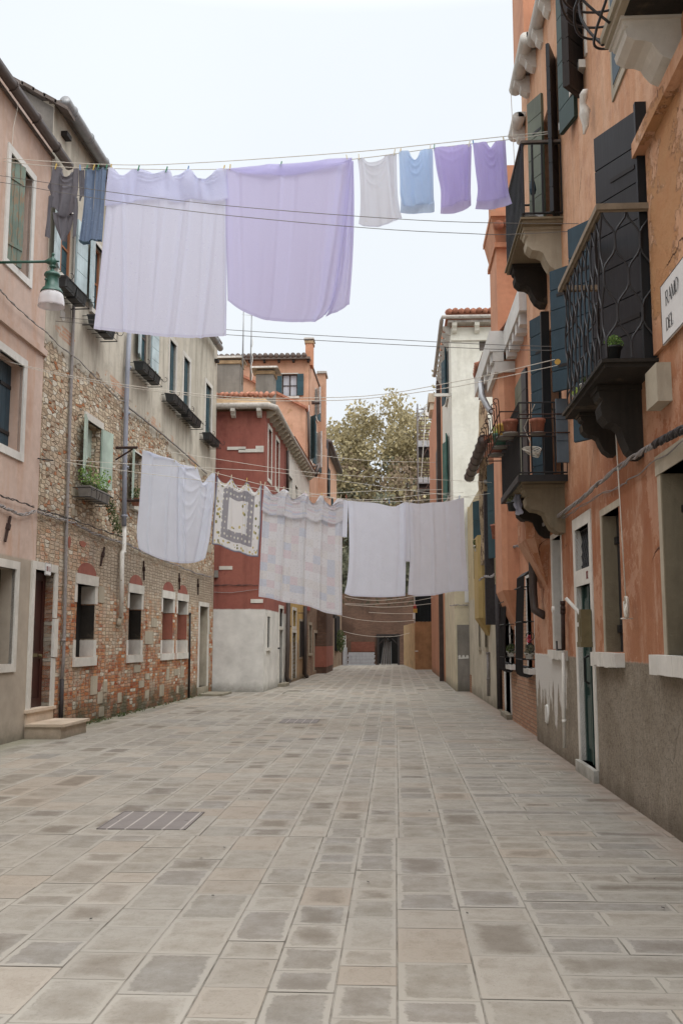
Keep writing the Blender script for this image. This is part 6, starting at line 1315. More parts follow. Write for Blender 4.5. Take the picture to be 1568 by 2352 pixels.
# white cornice stepping round the chimney breast
m=MB(); zl=7.35; xo=2.2; xf=1.92
m.box(xo,2.5,16.95,19.42,zl,zl+.42); m.box(xf,2.5,19.42,21.2,zl,zl+.42); m.box(xf+.0,2.5,21.2,23.2,zl,zl+.42); m.build('cornice','white_paint',nb)
for k in range(5): m=MB(); m.box(xo+.03,2.44,17.1+.5*k,17.32+.5*k,zl-.2,zl-.002); m.build('dentil','white_paint',nb)
for k in range(5): m=MB(); m.box(xf+.04,2.12,19.55+.72*k,19.8+.72*k,zl-.2,zl-.002); m.build('dentil','white_paint',nb)
m=MB(); m.box(2.02,2.45,19.44,21.1,zl-.42,zl-.2); m.box(1.98,2.2,19.43,19.5,zl-.2,zl-.003); m.build('cornice_block','white_plaster',nb)
m=MB(); m.hexa([(xf,21,zl+.45),(2.5,16.95,zl+.45),(5,16.95,zl+.45),(5,23.2,zl+.45),(xf,23.2,zl+.5),(2.5,16.95,zl+.5),(5,16.95,zl+1.3),(5,23.2,zl+1.3)]); m.build('roof','roof_tile',nb)
m=MB(); [m.tube([(xf-.05+.01*k,22.3+.22*k,zl+.5),(xf+.7,22.3+.22*k,zl+.72)],.09,7) for k in range(5)]; m.build('eaves_tiles','roof_tile',nb,True)
m=MB(); m.tube([(xf+.02,21.6,zl-.05),(xf+.02,21.5,zl-.4),(xf+.15,21.3,zl-.75),(2.35,21.2,zl-.95)],.07,8); m.build('foil_wrapped_pipe','galvanised',nb,True)
leaf(nb,RB,'G',(376,1270),(305,1420),4.2,'olive_shutter',hook=False); leaf(nb,RB,'G',(385,1262),(352,1300),4.2,'charcoal_shutter',hook=False)
m=MB(); m.tube([RB.P(6.05,z,.08) for z in (.1,1.5,2.9)],.06,8); m.build('downpipe','cable_dark',nb,True)
# ------------------------------------------------------------------ beige low house beyond
by=thing('beige_house',(3,27,0),'low beige house with a mustard flue, narrow dark windows and old timber','house')
ra=rect(RC,'J',(562,1120),(582,1550)); rb_=rect(RC,'J',(630,1255),(656,1560)); dd=(.15,1.05,.1,2.35)
ra=(ra[0],ra[0]+.55,1.45,2.75); rb_=(rb_[0],rb_[0]+.7,1.45,2.4)
m=MB(); facade(m,RC,0,9.7,-.1,5.9,[ra,rb_,dd],.2); m.q((2.4,32.7,0),(2.4,32.7,6),(4,32.7,6),(4,32.7,0)); m.q((2.42,23.0,0),(2.42,23.0,6),(5,23.0,6),(5,23.0,0)); m.build('wall','beige_plaster',by)
for r in (ra,rb_): window(by,RC,r,'old_stone',.07,.02,.06,'glass','interior_dark',.12)
o=wframe(RC,dd,.12,-.2,.03,None,'LRT').build('door_case','old_stone',by); m=MB(); m.wbox(RC,dd[0],dd[1],dd[2],dd[3],-.2,-.1); m.build('door','grey_wood',o)
u1_=RC.uz('J',680,900)[0]; m=MB(); breast(by,RC,u1_,u1_+1.3,2.2,4.3,.3,1.75,'ochre_plaster',chf=.1)
m=MB(); p=RC.P(1.0,0,.15); m.box(p.x-.11,p.x+.11,p.y-.1,p.y+.1,2.0,5.2); m.build('black_flue','cable_dark',by)
m=MB(); p=RC.P(1.45,0,.02); rg=random.Random(3)
m.tube([(p.x-.12+rg.uniform(-.02,.02),p.y+.6,z) for z in [3.5+.35*k for k in range(13)]],[.13+rg.uniform(-.03,.03) for k in range(13)],7); m.build('old_timber_post','old_timber',by)
for hx,fx,z0 in (((738,1695),(650,1730),3.55),):
    leaf(by,RC,'I',hx,fx,z0,'teal_shutter',board=.5,hook=False)
leaf(by,RC,'I',(592,2090),(500,2110),3.3,'teal_shutter',board=.6,hook=False)
m=MB(); a=RC.px('I',610,1470,.35); b=RC.px('I',460,1850,.35); zz=(a.z+b.z)/2; m.tube([(a.x,a.y,a.z),(b.x,b.y,b.z)],.13,10); 
for k in range(7): q=a.lerp(b,k/6); m.tube([q+Vector((.14*math.cos(t),0,.14*math.sin(t))) for t in [j*.7 for j in range(10)]],.012,4)
m.build('gutter','dark_metal_gutter',by,True); m=MB(); m.hexa([(a.x,a.y,a.z),(b.x,b.y,b.z),(4.5,b.y,b.z+1),(4.5,a.y,a.z+1),(a.x,a.y,a.z+.1),(b.x,b.y,b.z+.1),(4.5,b.y,b.z+1.1),(4.5,a.y,a.z+1.1)]); m.build('roof','roof_tile',by)
m=MB(); m.tube([RC.px('I',575,1830,.2),RC.px('I',590,1880,.15),RC.px('I',640,1905,.1)],.06,8); m.build('pipe_elbow','zinc',by,True)
pipe(by,RC,'J',[(655,1600),(657,1800),(659,2050)],.04,'cable_grey',.05,rings=(.0,.6)); 
m=MB(); u,z=RC.uz('J',512,1940); m.wbox(RC,9.0,9.65,.0,.55,0,.015); m.build('brick_patch','tan_brick',by)
bush('window_flowers',RC.px('J',545,460,.25),'pink flowers under the dark teal shutter of the low beige house','dull_leaves',60,.05,(.15,.2,.15),seed=41,pot=(.1,.15,'white_plastic'))
pt=RC.px('J',735,300,.3); bush('corner_pot',pt+Vector((0,0,.1)),'terracotta pot fixed at the corner of the salmon house','dull_leaves',20,.02,(.05,.05,.05),seed=42,pot=(.1,.3,'terracotta'))
# ------------------------------------------------------------------ clothes lines
PU=Plane((-6.19,14.75),(2.31,13.45),(0,-1,0))
bw=W2.px('_',262,1024); PL=Plane((bw.x+.02,bw.y),(2.38,23.6),(0,-1,0))
def smooth(pts,n):
    """Catmull-Rom resample of a polyline of (a,b) pairs, uniform in arc length of the first coordinate"""
    out=[]; P=[Vector((p[0],p[1],0)) for p in pts]; seg=[(P[i+1]-P[i]).length for i in range(len(P)-1)]; T=sum(seg)
    for k in range(n+1):
        s=T*k/n; i=0
        while i<len(seg)-1 and s>seg[i]: s-=seg[i]; i+=1
        t=min(1,s/seg[i]) if seg[i] else 0; a,b=P[i],P[i+1]; p0=P[i-1] if i else a; p3=P[i+2] if i+2<len(P) else b
        q=.5*((2*a)+(b-p0)*t+(2*p0-5*a+4*b-p3)*t*t+(3*a-p0-3*b+p3)*t**3) if len(P)>2 else a.lerp(b,t); out.append((q.x,q.y))
    return out
def byx(pts,x):
    for a,b in zip(pts,pts[1:]):
        if a[0]<=x<=b[0] or a[0]>=x>=b[0]:
            return a[1]+(b[1]-a[1])*((x-a[0])/(b[0]-a[0]) if b[0]!=a[0] else 0)
    return pts[0][1] if abs(x-pts[0][0])<abs(x-pts[-1][0]) else pts[-1][1]
def cline(label,W,pts,r=.005,mat='rope',group='washing lines over the street',sagn=28,d=0.0):
    uz=[W.uz(*p) for p in pts]; q=smooth(uz,sagn); m=MB(); m.tube([W.P(u,z,d) for u,z in q],r,5); return tag(m.build('washing_line',mat),label,'washing line',group)
def cloth(W,layers,name=None,label=None,mat=None,cat='laundry',group=None,multi=None):
    """layers: dict(top,bot,L,R,d,folds,nx,nz,v) in photo measurements on the line's own plane; built as real hanging cloth with folds in depth"""
    V=[];F=[];cu=[];mi=[]
    for ly in layers:
        v=ly['v']; U=lambda p:W.uz(v,*p); nx=ly.get('nx',60); nz=ly.get('nz',50)
        top=smooth([U(p) for p in ly['top']],nx); bot=smooth([U(p) for p in ly['bot']],nx)
        L=smooth([U(p) for p in ly.get('L',[ly['top'][0],ly['bot'][0]])],nz); Rr=smooth([U(p) for p in ly.get('R',[ly['top'][-1],ly['bot'][-1]])],nz)
        d0=ly.get('d',0.0); folds=ly.get('folds',[]); amp=ly.get('amp',.02); sd=ly.get('seed',1); base=len(V); H_=abs(top[nx//2][1]-bot[nx//2][1])
        for j in range(nz+1):
            t=j/nz
            for i in range(nx+1):
                s=i/nx
                tu=top[0][0]+(top[nx][0]-top[0][0])*s; tz=top[0][1]+(top[nx][1]-top[0][1])*s; k_=math.exp(-t*ly.get('fade',4.5))
                u=(1-t)*tu+t*bot[i][0]+(top[i][0]-tu)*k_*(1-t); z=(1-t)*tz+t*bot[i][1]+(top[i][1]-tz)*k_*(1-t)
                bu=(1-s)*((1-t)*top[0][0]+t*bot[0][0])+s*((1-t)*top[nx][0]+t*bot[nx][0]); bz=(1-s)*((1-t)*top[0][1]+t*bot[0][1])+s*((1-t)*top[nx][1]+t*bot[nx][1])
                eu=(1-s)*L[j][0]+s*Rr[j][0]; ez=(1-s)*L[j][1]+s*Rr[j][1]
                u+=eu-bu; z+=ez-bz
                d=d0+ly.get('bulge',0)*math.sin(math.pi*s)*t
                for (s0,w,a,sh,dec) in folds:      # position, width, depth, sideways drift down the cloth, fade
                    x=(s-s0-sh*t)/w; d+=a*math.exp(-x*x)*(math.exp(-dec*t) if dec>=0 else (1-math.exp(dec*t)))
                q=mnoise.noise(Vector((s*5+sd*7.3,t*1.3,sd)));  d+=amp*q*(.3+t)
                d+=amp*.14*mnoise.noise(Vector((s*17+sd*3.1,t*3.5,sd+9)))
                for (s0,s1,k,a) in ly.get('swags',[]):   # hanging swags between two pins
                    if s0<=s<=s1:
                        c=(s-s0)/(s1-s0); dip=4*c*(1-c); 
                        for m_ in range(k):
                            tt=.04+.085*m_+ .10*dip*(1+.5*m_); d+=a*math.exp(-((t-tt)/.022)**2)*dip**.6/(1+.45*m_)
                V.append(W.P(u,z,d)); cu.append((s,t))
        for j in range(nz):
            for i in range(nx):
                a=base+j*(nx+1)+i; F.append((a,a+1,a+nx+2,a+nx+1)); mi.append(ly.get('mi',0))
    m=MB(); m.v=V; m.f=F; m.mi=mi; o=m.build(name,mat,None,True)
    at=o.data.attributes.new('cuv','FLOAT_VECTOR','POINT'); at.data.foreach_set('vector',[c for a in cu for c in (a[0],a[1],0)])
    # cloth faces carry hanging coordinates in metres
    uvl=o.data.uv_layers['UVMap']
    for l in o.data.loops:
        co_=o.data.vertices[l.vertex_index].co; uvl.data[l.index].uv=(co_.x*W.t.x+co_.y*W.t.y,co_.z)
    return tag(o,label,cat,group)
def vfolds(n,seed,a=.02,w=.02,dec=0.0,drift=.02):
    rg=random.Random(seed); return [(rg.random(),w*rg.uniform(.5,1.6),a*rg.choice([1,-1])*rg.uniform(.4,1),rg.uniform(-drift,drift),rg.uniform(dec,dec+1.2)) for _ in range(n)]
cline('upper strand of the pulley line above the big pale and lilac sheets',PU,[('_',-40,362),('_',0,363),('_',250,378),('_',450,374),('_',800,350),('_',1000,330),('_',1272,301)],.006)
cline('pulley line carrying the hoodie, sheets and pillowcases high over the street',PU,[('_',-40,368),('_',0,370),('_',120,382),('_',250,387),('_',520,388),('_',806,366),('_',1000,340),('_',1165,321),('_',1272,305)],.006)
t=PU.px('_',1274,303,.0); m=MB(); m.lathe(t,[(0,-.01),(.03,-.01),(.018,0),(.03,.01),(0,.01)],12,(0,1,0)); m.tube([t,t+Vector((.12,.02,.0))],.008,5); tag(m.build('pulley','white_plastic'),'small pulley of the upper washing line by the weathered green shutter','pulley')
L=cloth
pale_top=[(765,825),(800,832),(850,878),(900,850),(930,832),(975,832),(1040,852),(1085,866),(1165,838),(1188,842),(1212,892),(1260,862),(1312,838),(1345,848),(1380,900),(1408,934),(1450,905),(1500,850),(1530,832),(1577,834)]
cloth(PU,[dict(v='A',top=pale_top,bot=[(652,1943),(800,1962),(1000,1985),(1250,2006),(1420,2004),(1577,1994)],L=[(765,825),(742,1080),(700,1500),(652,1943)],R=[(1577,834),(1580,1300),(1577,1994)],nx=110,nz=90,amp=.035,seed=2,
    folds=[(.06,.012,-.03,-.0,.2),(.115,.012,.05,.14,-3),(.30,.010,-.018,.02,.3),(.50,.014,.03,-.06,-2),(.66,.014,-.035,-.10,.3),(.72,.012,.025,-.10,.3),(.93,.016,-.04,-.12,-2.5),(.985,.01,.03,0,.3),(.42,.012,-.022,.03,.4),(.83,.012,.02,-.05,.6)]),
   dict(v='A',top=pale_top,bot=[(733,1088),(820,1080),(900,1072),(960,1052),(1050,1050),(1150,1036),(1185,1055),(1250,1064),(1330,1040),(1400,1050),(1500,1062),(1600,1045)],d=.035,nx=110,nz=24,amp=.03,seed=5,
    folds=vfolds(9,3,.03,.02),swags=[(0,.18,2,.02),(.2,.5,3,.028),(.55,.67,2,.025),(.7,.97,3,.03)])],'bed_sheet','large pale lavender print sheet folded over the upper line','lavender_print','bed sheet')
cloth(PU,[dict(v='N',top=[(137,432),(215,424),(430,402),(660,386),(1000,360),(1240,330),(1330,324)],bot=[(148,1695),(250,1770),(380,1828),(520,1876),(700,1888),(900,1890),(1010,1878),(1092,1838)],L=[(137,432),(134,900),(140,1300),(148,1695)],R=[(1345,330),(1300,850),(1240,1300),(1175,1680),(1092,1838)],nx=100,nz=90,amp=.04,seed=4,bulge=-.05,
    folds=[(.03,.03,.03,.0,.3),(.10,.015,-.025,.06,1.2),(.45,.014,.02,.0,.8),(.56,.012,-.018,.01,1.2),(.93,.03,-.06,-.06,.2),(.985,.012,.04,-.0,.2),(.70,.02,-.018,.06,-1),(.82,.02,.025,.03,-1.5)]),
   dict(v='N',top=[(150,430),(215,424),(430,402),(660,386),(1000,360),(1240,330),(1350,326)],bot=[(160,436),(300,470),(450,486),(600,492),(800,484),(1000,448),(1200,405),(1345,345)],d=.03,nx=60,nz=8,amp=.02,seed=7,folds=[(.35,.05,.03,0,0),(.8,.08,.03,0,0)]),
   dict(v='N',top=[(1318,326),(1352,330)],bot=[(1085,1842),(1180,1800),(1312,1716)],L=[(1318,326),(1262,850),(1225,1300),(1150,1690),(1085,1842)],R=[(1352,330),(1358,800),(1342,1300),(1312,1716)],d=-.05,nx=24,nz=70,amp=.05,seed=9,folds=[(.3,.08,.03,.1,.0),(.7,.07,-.03,-.1,.0)])],'bed_sheet','large lilac fitted sheet hanging from the middle of the upper line','lilac_sheet','bed sheet')
cloth(PU,[dict(v='O',top=[(68,306),(112,294),(150,328),(200,334),(260,318),(300,292),(322,264),(415,256)],bot=[(75,882),(130,906),(260,906),(380,866),(462,830)],L=[(68,306),(88,500),(90,750),(75,882)],R=[(415,256),(424,600),(440,740),(462,830)],nx=50,nz=50,amp=.03,seed=11,folds=[(.12,.03,.02,.05,.8),(.8,.03,-.03,.05,.4),(.92,.02,.02,0,.3)],swags=[(.1,.78,3,.03)]),
   ],'towel','frayed pale grey towel with faint brown stains on the upper line','grey_towel','towel')
m=MB(); 
for k in range(46):
    f=k/45; x=75+f*387; y=byx([(75,882),(130,906),(260,906),(380,866),(462,830)],x)
    a=PU.px('O',x,y-2,.0); b=PU.px('O',x+random.uniform(-5,5),y+random.uniform(5,11),.0); m.tube([a,b],.0018,3)
fr=bpy.data.objects['towel']; m.build('fringe','grey_towel',fr)
def case(label,mat,top,nb,fb,Ln,Rn,seed,sw,name='pillowcase'):
    cloth(PU,[dict(v='O',top=top,bot=nb,L=Ln[:-1]+[nb[0]],R=Rn[:-1]+[nb[-1]],d=.04,nx=44,nz=44,amp=.03,seed=seed,folds=[(.08,.03,.02,.03,.5),(.9,.03,-.02,-.03,.5)]+vfolds(4,seed,.015,.03),swags=sw),
       dict(v='O',top=top,bot=fb,L=Ln,R=Rn,d=-.03,nx=40,nz=40,amp=.02,seed=seed+1,folds=[])],name,label,mat,'pillowcase','pillowcases on the upper line')
case('pale blue pillowcase between the frayed towel and the purple ones','blue_case',[(440,252),(520,240),(548,290),(580,332),(612,290),(642,232),(738,224)],[(478,736),(560,738),(650,716),(724,712)],[(480,802),(560,810),(660,795),(752,770)],[(440,252),(450,500),(452,640),(446,776)],[(738,224),(745,600),(752,700),(752,770)],13,[(.2,.8,3,.03)])
case('purple pillowcase with straight top beside the blue one','purple_case',[(750,226),(805,206),(900,204),(980,190),(1085,180)],[(812,748),(900,738),(960,700),(1072,684)],[(806,788),(900,786),(1000,765),(1082,712)],[(750,226),(780,430),(812,590),(806,788)],[(1085,180),(1078,560),(1080,640),(1082,712)],17,[(.1,.9,2,.012)])
case('rightmost purple pillowcase with a notched top beside the balcony','purple_case',[(1100,180),(1210,160),(1235,190),(1258,214),(1280,190),(1312,156),(1390,146)],[(1130,690),(1230,690),(1340,672),(1424,644)],[(1118,746),(1230,750),(1360,730),(1448,692)],[(1100,180),(1122,400),(1142,580),(1118,746)],[(1390,146),(1404,400),(1416,580),(1448,692)],19,[(.25,.8,3,.03)])
cloth(PU,[dict(v='X',top=[(285,368),(450,378),(490,480),(540,592),(620,560),(680,450),(725,398),(826,402)],bot=[(215,1290),(300,1215),(370,1280),(430,1385),(500,1395),(570,1392),(640,1340),(725,1330)],L=[(285,368),(245,700),(240,1000),(215,1290)],R=[(826,402),(820,800),(775,1100),(725,1330)],nx=50,nz=50,amp=.05,seed=23,d=.02,folds=[(.25,.04,-.04,.15,.4),(.5,.06,.03,0,.5),(.8,.04,-.04,-.12,.4)],swags=[(.2,.85,3,.035)]),
   dict(v='X',top=[(265,1290),(500,1330),(725,1320)],bot=[(400,1800),(440,1870),(480,1897),(530,1875),(562,1790)],L=[(265,1290),(320,1600),(400,1800)],R=[(725,1320),(650,1600),(562,1790)],d=-.02,nx=30,nz=26,amp=.05,seed=25,folds=[(.3,.07,.05,.1,0),(.7,.07,-.05,-.1,0)]),
   dict(v='X',top=[(218,1000),(318,990)],bot=[(136,1830),(240,1890)],L=[(218,1000),(190,1400),(136,1830)],R=[(318,990),(262,1320),(250,1880)],d=.05,nx=14,nz=36,amp=.04,seed=27,folds=[(.5,.2,.04,0,0)]),
   dict(v='X',top=[(735,1000),(825,1040)],bot=[(722,1880),(786,1840)],L=[(735,1000),(725,1400),(722,1880)],R=[(825,1040),(832,1300),(786,1840)],d=.05,nx=14,nz=36,amp=.04,seed=29,folds=[(.5,.2,.04,0,0)]),
   dict(v='X',top=[(285,368),(310,372)],bot=[(228,1060),(250,1060)],L=[(285,368),(205,640),(150,762),(195,850),(228,1060)],R=[(310,372),(285,700),(250,1060)],d=-.03,nx=14,nz=36,amp=.04,seed=31),
   dict(v='X',top=[(800,402),(912,402)],bot=[(815,1050),(832,1062)],L=[(800,402),(808,700),(815,1050)],R=[(912,402),(930,740),(916,930),(870,960),(832,1062)],d=-.03,nx=14,nz=36,amp=.04,seed=33)],'hooded_jumper','dark grey hooded jumper hanging by its hem at the left end of the upper line','grey_jersey','jumper')
jt=[dict(v='X',top=[(945,404),(1050,410),(1165,388)],bot=[(836,1900),(880,1965),(960,1990),(1050,1950)],L=[(945,404),(915,1100),(870,1600),(836,1900)],R=[(1165,388),(1135,1050),(1100,1500),(1050,1950)],d=.0,nx=24,nz=60,amp=.04,seed=35,folds=[(.3,.1,.03,0,.3),(.8,.08,-.03,0,.3)]),
    dict(v='X',top=[(1192,400),(1300,410),(1418,398)],bot=[(1040,1955),(1100,1900),(1200,1920),(1312,1932)],L=[(1192,400),(1145,1050),(1100,1500),(1040,1955)],R=[(1418,398),(1385,1000),(1352,1500),(1312,1932)],d=.03,nx=24,nz=60,amp=.04,seed=37,folds=[(.25,.1,-.03,0,.3),(.7,.08,.03,0,.3)]),
    dict(v='X',top=[(938,398),(1170,385)],bot=[(940,420),(1168,410)],d=.03,nx=12,nz=4,mi=1),dict(v='X',top=[(1188,390),(1425,388)],bot=[(1190,420),(1422,414)],d=.05,nx=12,nz=4,mi=1),
    dict(v='X',top=[(836,1880),(880,1940),(960,1965),(1050,1925),(1110,1880),(1200,1895),(1316,1900)],bot=[(836,1905),(880,1968),(960,1998),(1050,1968),(1110,1915),(1200,1935),(1312,1940)],d=.045,nx=30,nz=4,mi=1)]
cloth(PU,jt,'jeans','faded blue paint flecked jeans hanging beside the grey hooded jumper',['denim','blue_shutter'],'jeans')
# free lines
P2=Plane((-6.19,13.6),(2.31,12.0),(0,-1,0)); P3=Plane((-6.19,13.3),(2.31,11.8),(0,-1,0)); P4=Plane((-6.15,17.5),(2.31,13.6),(0,-1,0)); P5=Plane((-6.15,17.3),(2.31,13.5),(0,-1,0)); P6=Plane((-6.17,15.4),(2.0,12.6),(0,-1,0)); P7=Plane((-6.17,15.9),(2.0,12.9),(0,-1,0))
G1='empty washing lines crossing the upper air'
cline('empty line before the sheets, ending at the wavy balcony railing',P2,[('_',-60,397),('_',0,403),('_',244,439.5),('_',517,472),('_',861,499.5),('_',1091,511),('_',1362,514)],.0045,'rope_dark',G1)
cline('lower twin of that empty line, knotted near the right',P3,[('_',-60,412),('_',0,418),('_',244,459),('_',517,494),('_',861,525),('_',1091,537),('_',1164,538.5),('_',1352,529)],.0045,'rope_dark',G1)
cline('empty line just above the lower hem of the big pale sheet',P4,[('_',-30,716),('_',0,718.6),('_',517,757),('_',1033,787),('_',1266,796)],.005,'rope_dark',G1)
cline('lower twin of the line at the hem of the big pale sheet',P5,[('_',-30,724),('_',0,727),('_',517,768.4),('_',1033,797.8),('_',1266,805)],.005,'rope_dark',G1)
cline('line to the yellow pulley wheel on the teal shutter, upper strand',P6,[('_',-30,820),('_',0,826),('_',50,838),('_',230,875),('_',517,911),('_',752,913),('_',884,905),('_',1033,879),('_',1108,864.8),('_',1273,825.6)],.005,'rope',G1)
cline('line to the yellow pulley wheel on the teal shutter, lower strand',P7,[('_',-30,822),('_',0,829),('_',50,841),('_',230,880),('_',517,916),('_',752,920),('_',884,911),('_',1033,890),('_',1099,878),('_',1284,838)],.005,'rope',G1)
G2='washing lines at the lower level'
cline('line carrying the lower laundry from the iron arm rightwards',PL,[('_',315,1030),('_',400,1058),('_',495,1086),('_',600,1113),('_',660,1122),('_',785,1147),('_',850,1152),('_',935,1151),('_',1066,1141),('_',1150,1129)],.006,'rope',G2)
cline('upper slack line running above the lower laundry',PL,[('_',317,1029),('_',495,1056),('_',660,1081),('_',800,1094),('_',976,1102),('_',1150,1111)],.005,'rope',G2,d=.1)
P8=Plane((-6.15,18.0),(2.4,26),(0,-1,0))
cline('upper line from the small wall hook to the orange house',P8,[('_',102,1053),('_',290,1065),('_',517,1077),('_',660,1088),('_',976,1131),('_',1139,1150)],.005,'rope',G2)
cline('lower line from the small wall hook to the white sheet',P8,[('_',102,1055.5),('_',290,1083),('_',517,1111.6),('_',700,1139),('_',850,1148),('_',976,1136),('_',1060,1132)],.005,'rope',G2,d=.05)
G3='far washing lines at the end of the street'
for k,(y,pts,lb) in enumerate(((48,[(205,488),(400,520),(600,525),(800,505),(940,485),(1210,472)],'highest of the far lines before the brick end wall'),(50,[(205,570),(400,585),(600,598),(850,588),(1110,560)],'double far line sagging beneath the highest one'),(52,[(205,560),(450,568),(700,555),(950,530),(1215,478)],'far line rising steadily to the rust red house'),(54,[(455,652),(700,665),(930,665)],'short far line reaching the warning lamp'),(56,[(175,690),(350,728),(600,750),(800,746),(930,735)],'far line sagging above the gateway'),(58,[(190,850),(300,878),(450,900),(600,908),(750,900),(880,868)],'lowest far line drooping across the gateway'))):
    W=Plane((-4,y),(2.2,y),(0,-1,0)); cline(lb,W,[('M',a,b) for a,b in pts],.012,'rope',G3)
for k,(y,pts,lb) in enumerate(((47,[('_',715,1044),('_',850,1058),('_',1000,1062)],'pair line leaving the shutter of the tall orange house'),(40,[('_',700,1137),('_',850,1128),('_',1000,1125),('_',1040,1123)],'thin line from the white house to the cream house'))):
    W=Plane((-4,y),(2.2,y),(0,-1,0)); cline(lb,W,pts,.01,'rope',G3)
# ------------------------------------------------------------------ lower laundry
cloth(PL,[dict(v='Q',top=[(122,95),(160,98),(240,128),(345,158),(378,188),(440,204),(500,210),(520,262),(545,318),(575,280),(605,250),(630,252)],bot=[(98,776),(150,806),(250,848),(360,872),(430,877),(505,866),(560,842)],L=[(122,95),(105,400),(84,650),(98,776)],R=[(630,252),(612,500),(590,700),(560,842)],nx=100,nz=80,amp=.05,seed=41,
    folds=[(.12,.015,.04,.06,.6),(.33,.012,.05,.10,-2),(.45,.014,-.07,.16,.1),(.50,.014,.06,.20,.2),(.92,.02,-.06,-.08,.2),(.97,.015,.05,-.06,.2)],swags=[(.46,.80,5,.05),(.76,.99,4,.05)]),
   dict(v='Q',top=[(122,93),(160,96),(240,126),(345,156),(378,186),(440,202),(500,208)],bot=[(175,112),(200,142),(260,146),(350,168),(390,214),(450,216),(500,214)],d=.03,nx=40,nz=5,amp=.02,seed=43)],'bed_sheet','plain white sheet with deep swags at the left end of the lower line','white_sheet','bed sheet')
bpy.data.objects
ltop=[(640,262),(668,300),(700,322),(725,300),(742,282),(770,328),(800,352),(830,330),(850,306),(878,350),(905,382),(928,358),(945,326),(956,336)]
cloth(PL,[dict(v='Q',top=ltop,bot=[(606,745),(660,752),(700,772),(760,798),(800,802),(860,826),(930,832)],L=[(640,262),(622,500),(606,745)],R=[(956,336),(946,600),(930,832)],nx=60,nz=60,amp=.04,seed=45,folds=[(.33,.03,.04,.02,.2),(.62,.03,-.04,.05,.2),(.68,.02,.04,.05,.2),(.1,.03,-.03,0,.4)],swags=[(0,.33,2,.03),(.33,.66,2,.03),(.66,.97,2,.03)])],'tablecloth','small printed tablecloth with lemons and grey dotted squares on the lower line','lemon_print','tablecloth')
ptop=[(968,336),(990,350),(1030,402),(1070,385),(1100,362),(1130,375),(1150,420),(1172,444),(1205,420),(1240,390),(1262,392),(1285,440),(1310,480),(1335,440),(1352,410),(1370,410),(1398,455),(1425,487),(1455,455),(1480,428),(1520,440)]
cloth(PL,[dict(v='Q',top=ptop,bot=[(930,1110),(1010,1122),(1100,1146),(1180,1158),(1260,1172),(1330,1196),(1400,1222),(1510,1240)],L=[(968,336),(950,700),(930,1110)],R=[(1520,440),(1512,800),(1510,1240)],nx=90,nz=80,amp=.03,seed=51,folds=[(.05,.02,-.03,0,.1),(.26,.012,.045,-.02,.1),(.30,.02,-.03,0,.1),(.51,.013,.05,.0,.1),(.55,.02,-.03,.0,.1),(.74,.014,.04,-.02,.1),(.95,.02,.03,0,.1)]),
   dict(v='Q',top=ptop,bot=[(952,508),(1010,542),(1060,540),(1100,546),(1180,568),(1250,556),(1300,582),(1335,592),(1362,574),(1450,604),(1512,582)],d=.04,nx=90,nz=24,amp=.03,seed=53,folds=[(.26,.012,.04,0,.1),(.51,.013,.04,0,.1),(.74,.014,.04,0,.1)],swags=[(0,.24,3,.035),(.25,.5,3,.035),(.5,.74,3,.035),(.73,1,3,.035)])],'patchwork_cover','pastel patchwork print bed cover folded over the middle of the lower line','patchwork_print','bed cover')
cloth(PL,[dict(v='E',top=[(845,146),(900,152),(1000,160),(1095,180),(1130,172),(1170,150)],bot=[(822,676),(860,690),(930,694),(1010,697),(1090,696),(1168,690)],L=[(845,146),(850,420),(838,600),(822,676)],R=[(1170,150),(1174,400),(1168,690)],nx=60,nz=50,amp=.03,seed=61,folds=[(.08,.03,.03,0,.3),(.9,.03,-.04,-.03,.2),(.96,.02,.03,-.02,.2)],swags=[(.6,1,3,.02)]),
   dict(v='E',top=[(820,140),(848,146)],bot=[(808,352),(840,354)],d=-.05,nx=8,nz=20,amp=.02,seed=63)],'bath_towel','wide white towel hanging over the lower line right of the patchwork cover','white_towel','towel')
cloth(PL,[dict(v='E',top=[(1186,156),(1240,164),(1290,160),(1342,156),(1400,152),(1470,136),(1503,131)],bot=[(1184,681),(1240,691),(1330,686),(1400,672),(1460,664),(1528,664)],L=[(1186,156),(1196,450),(1184,681)],R=[(1503,131),(1510,400),(1528,664)],nx=60,nz=50,amp=.03,seed=65,folds=[(.06,.03,.03,.02,.2),(.22,.03,-.03,-.02,.5),(.42,.03,.04,.0,.1),(.66,.03,-.03,.03,.2),(.9,.03,.03,0,.2)],swags=[(.02,.4,3,.025)]),
   dict(v='E',top=[(1174,152),(1200,158)],bot=[(1172,492),(1198,494)],d=-.05,nx=8,nz=20,amp=.02,seed=67)],'bath_towel','greyish beige towel at the right end of the lower line','beige_towel','towel')
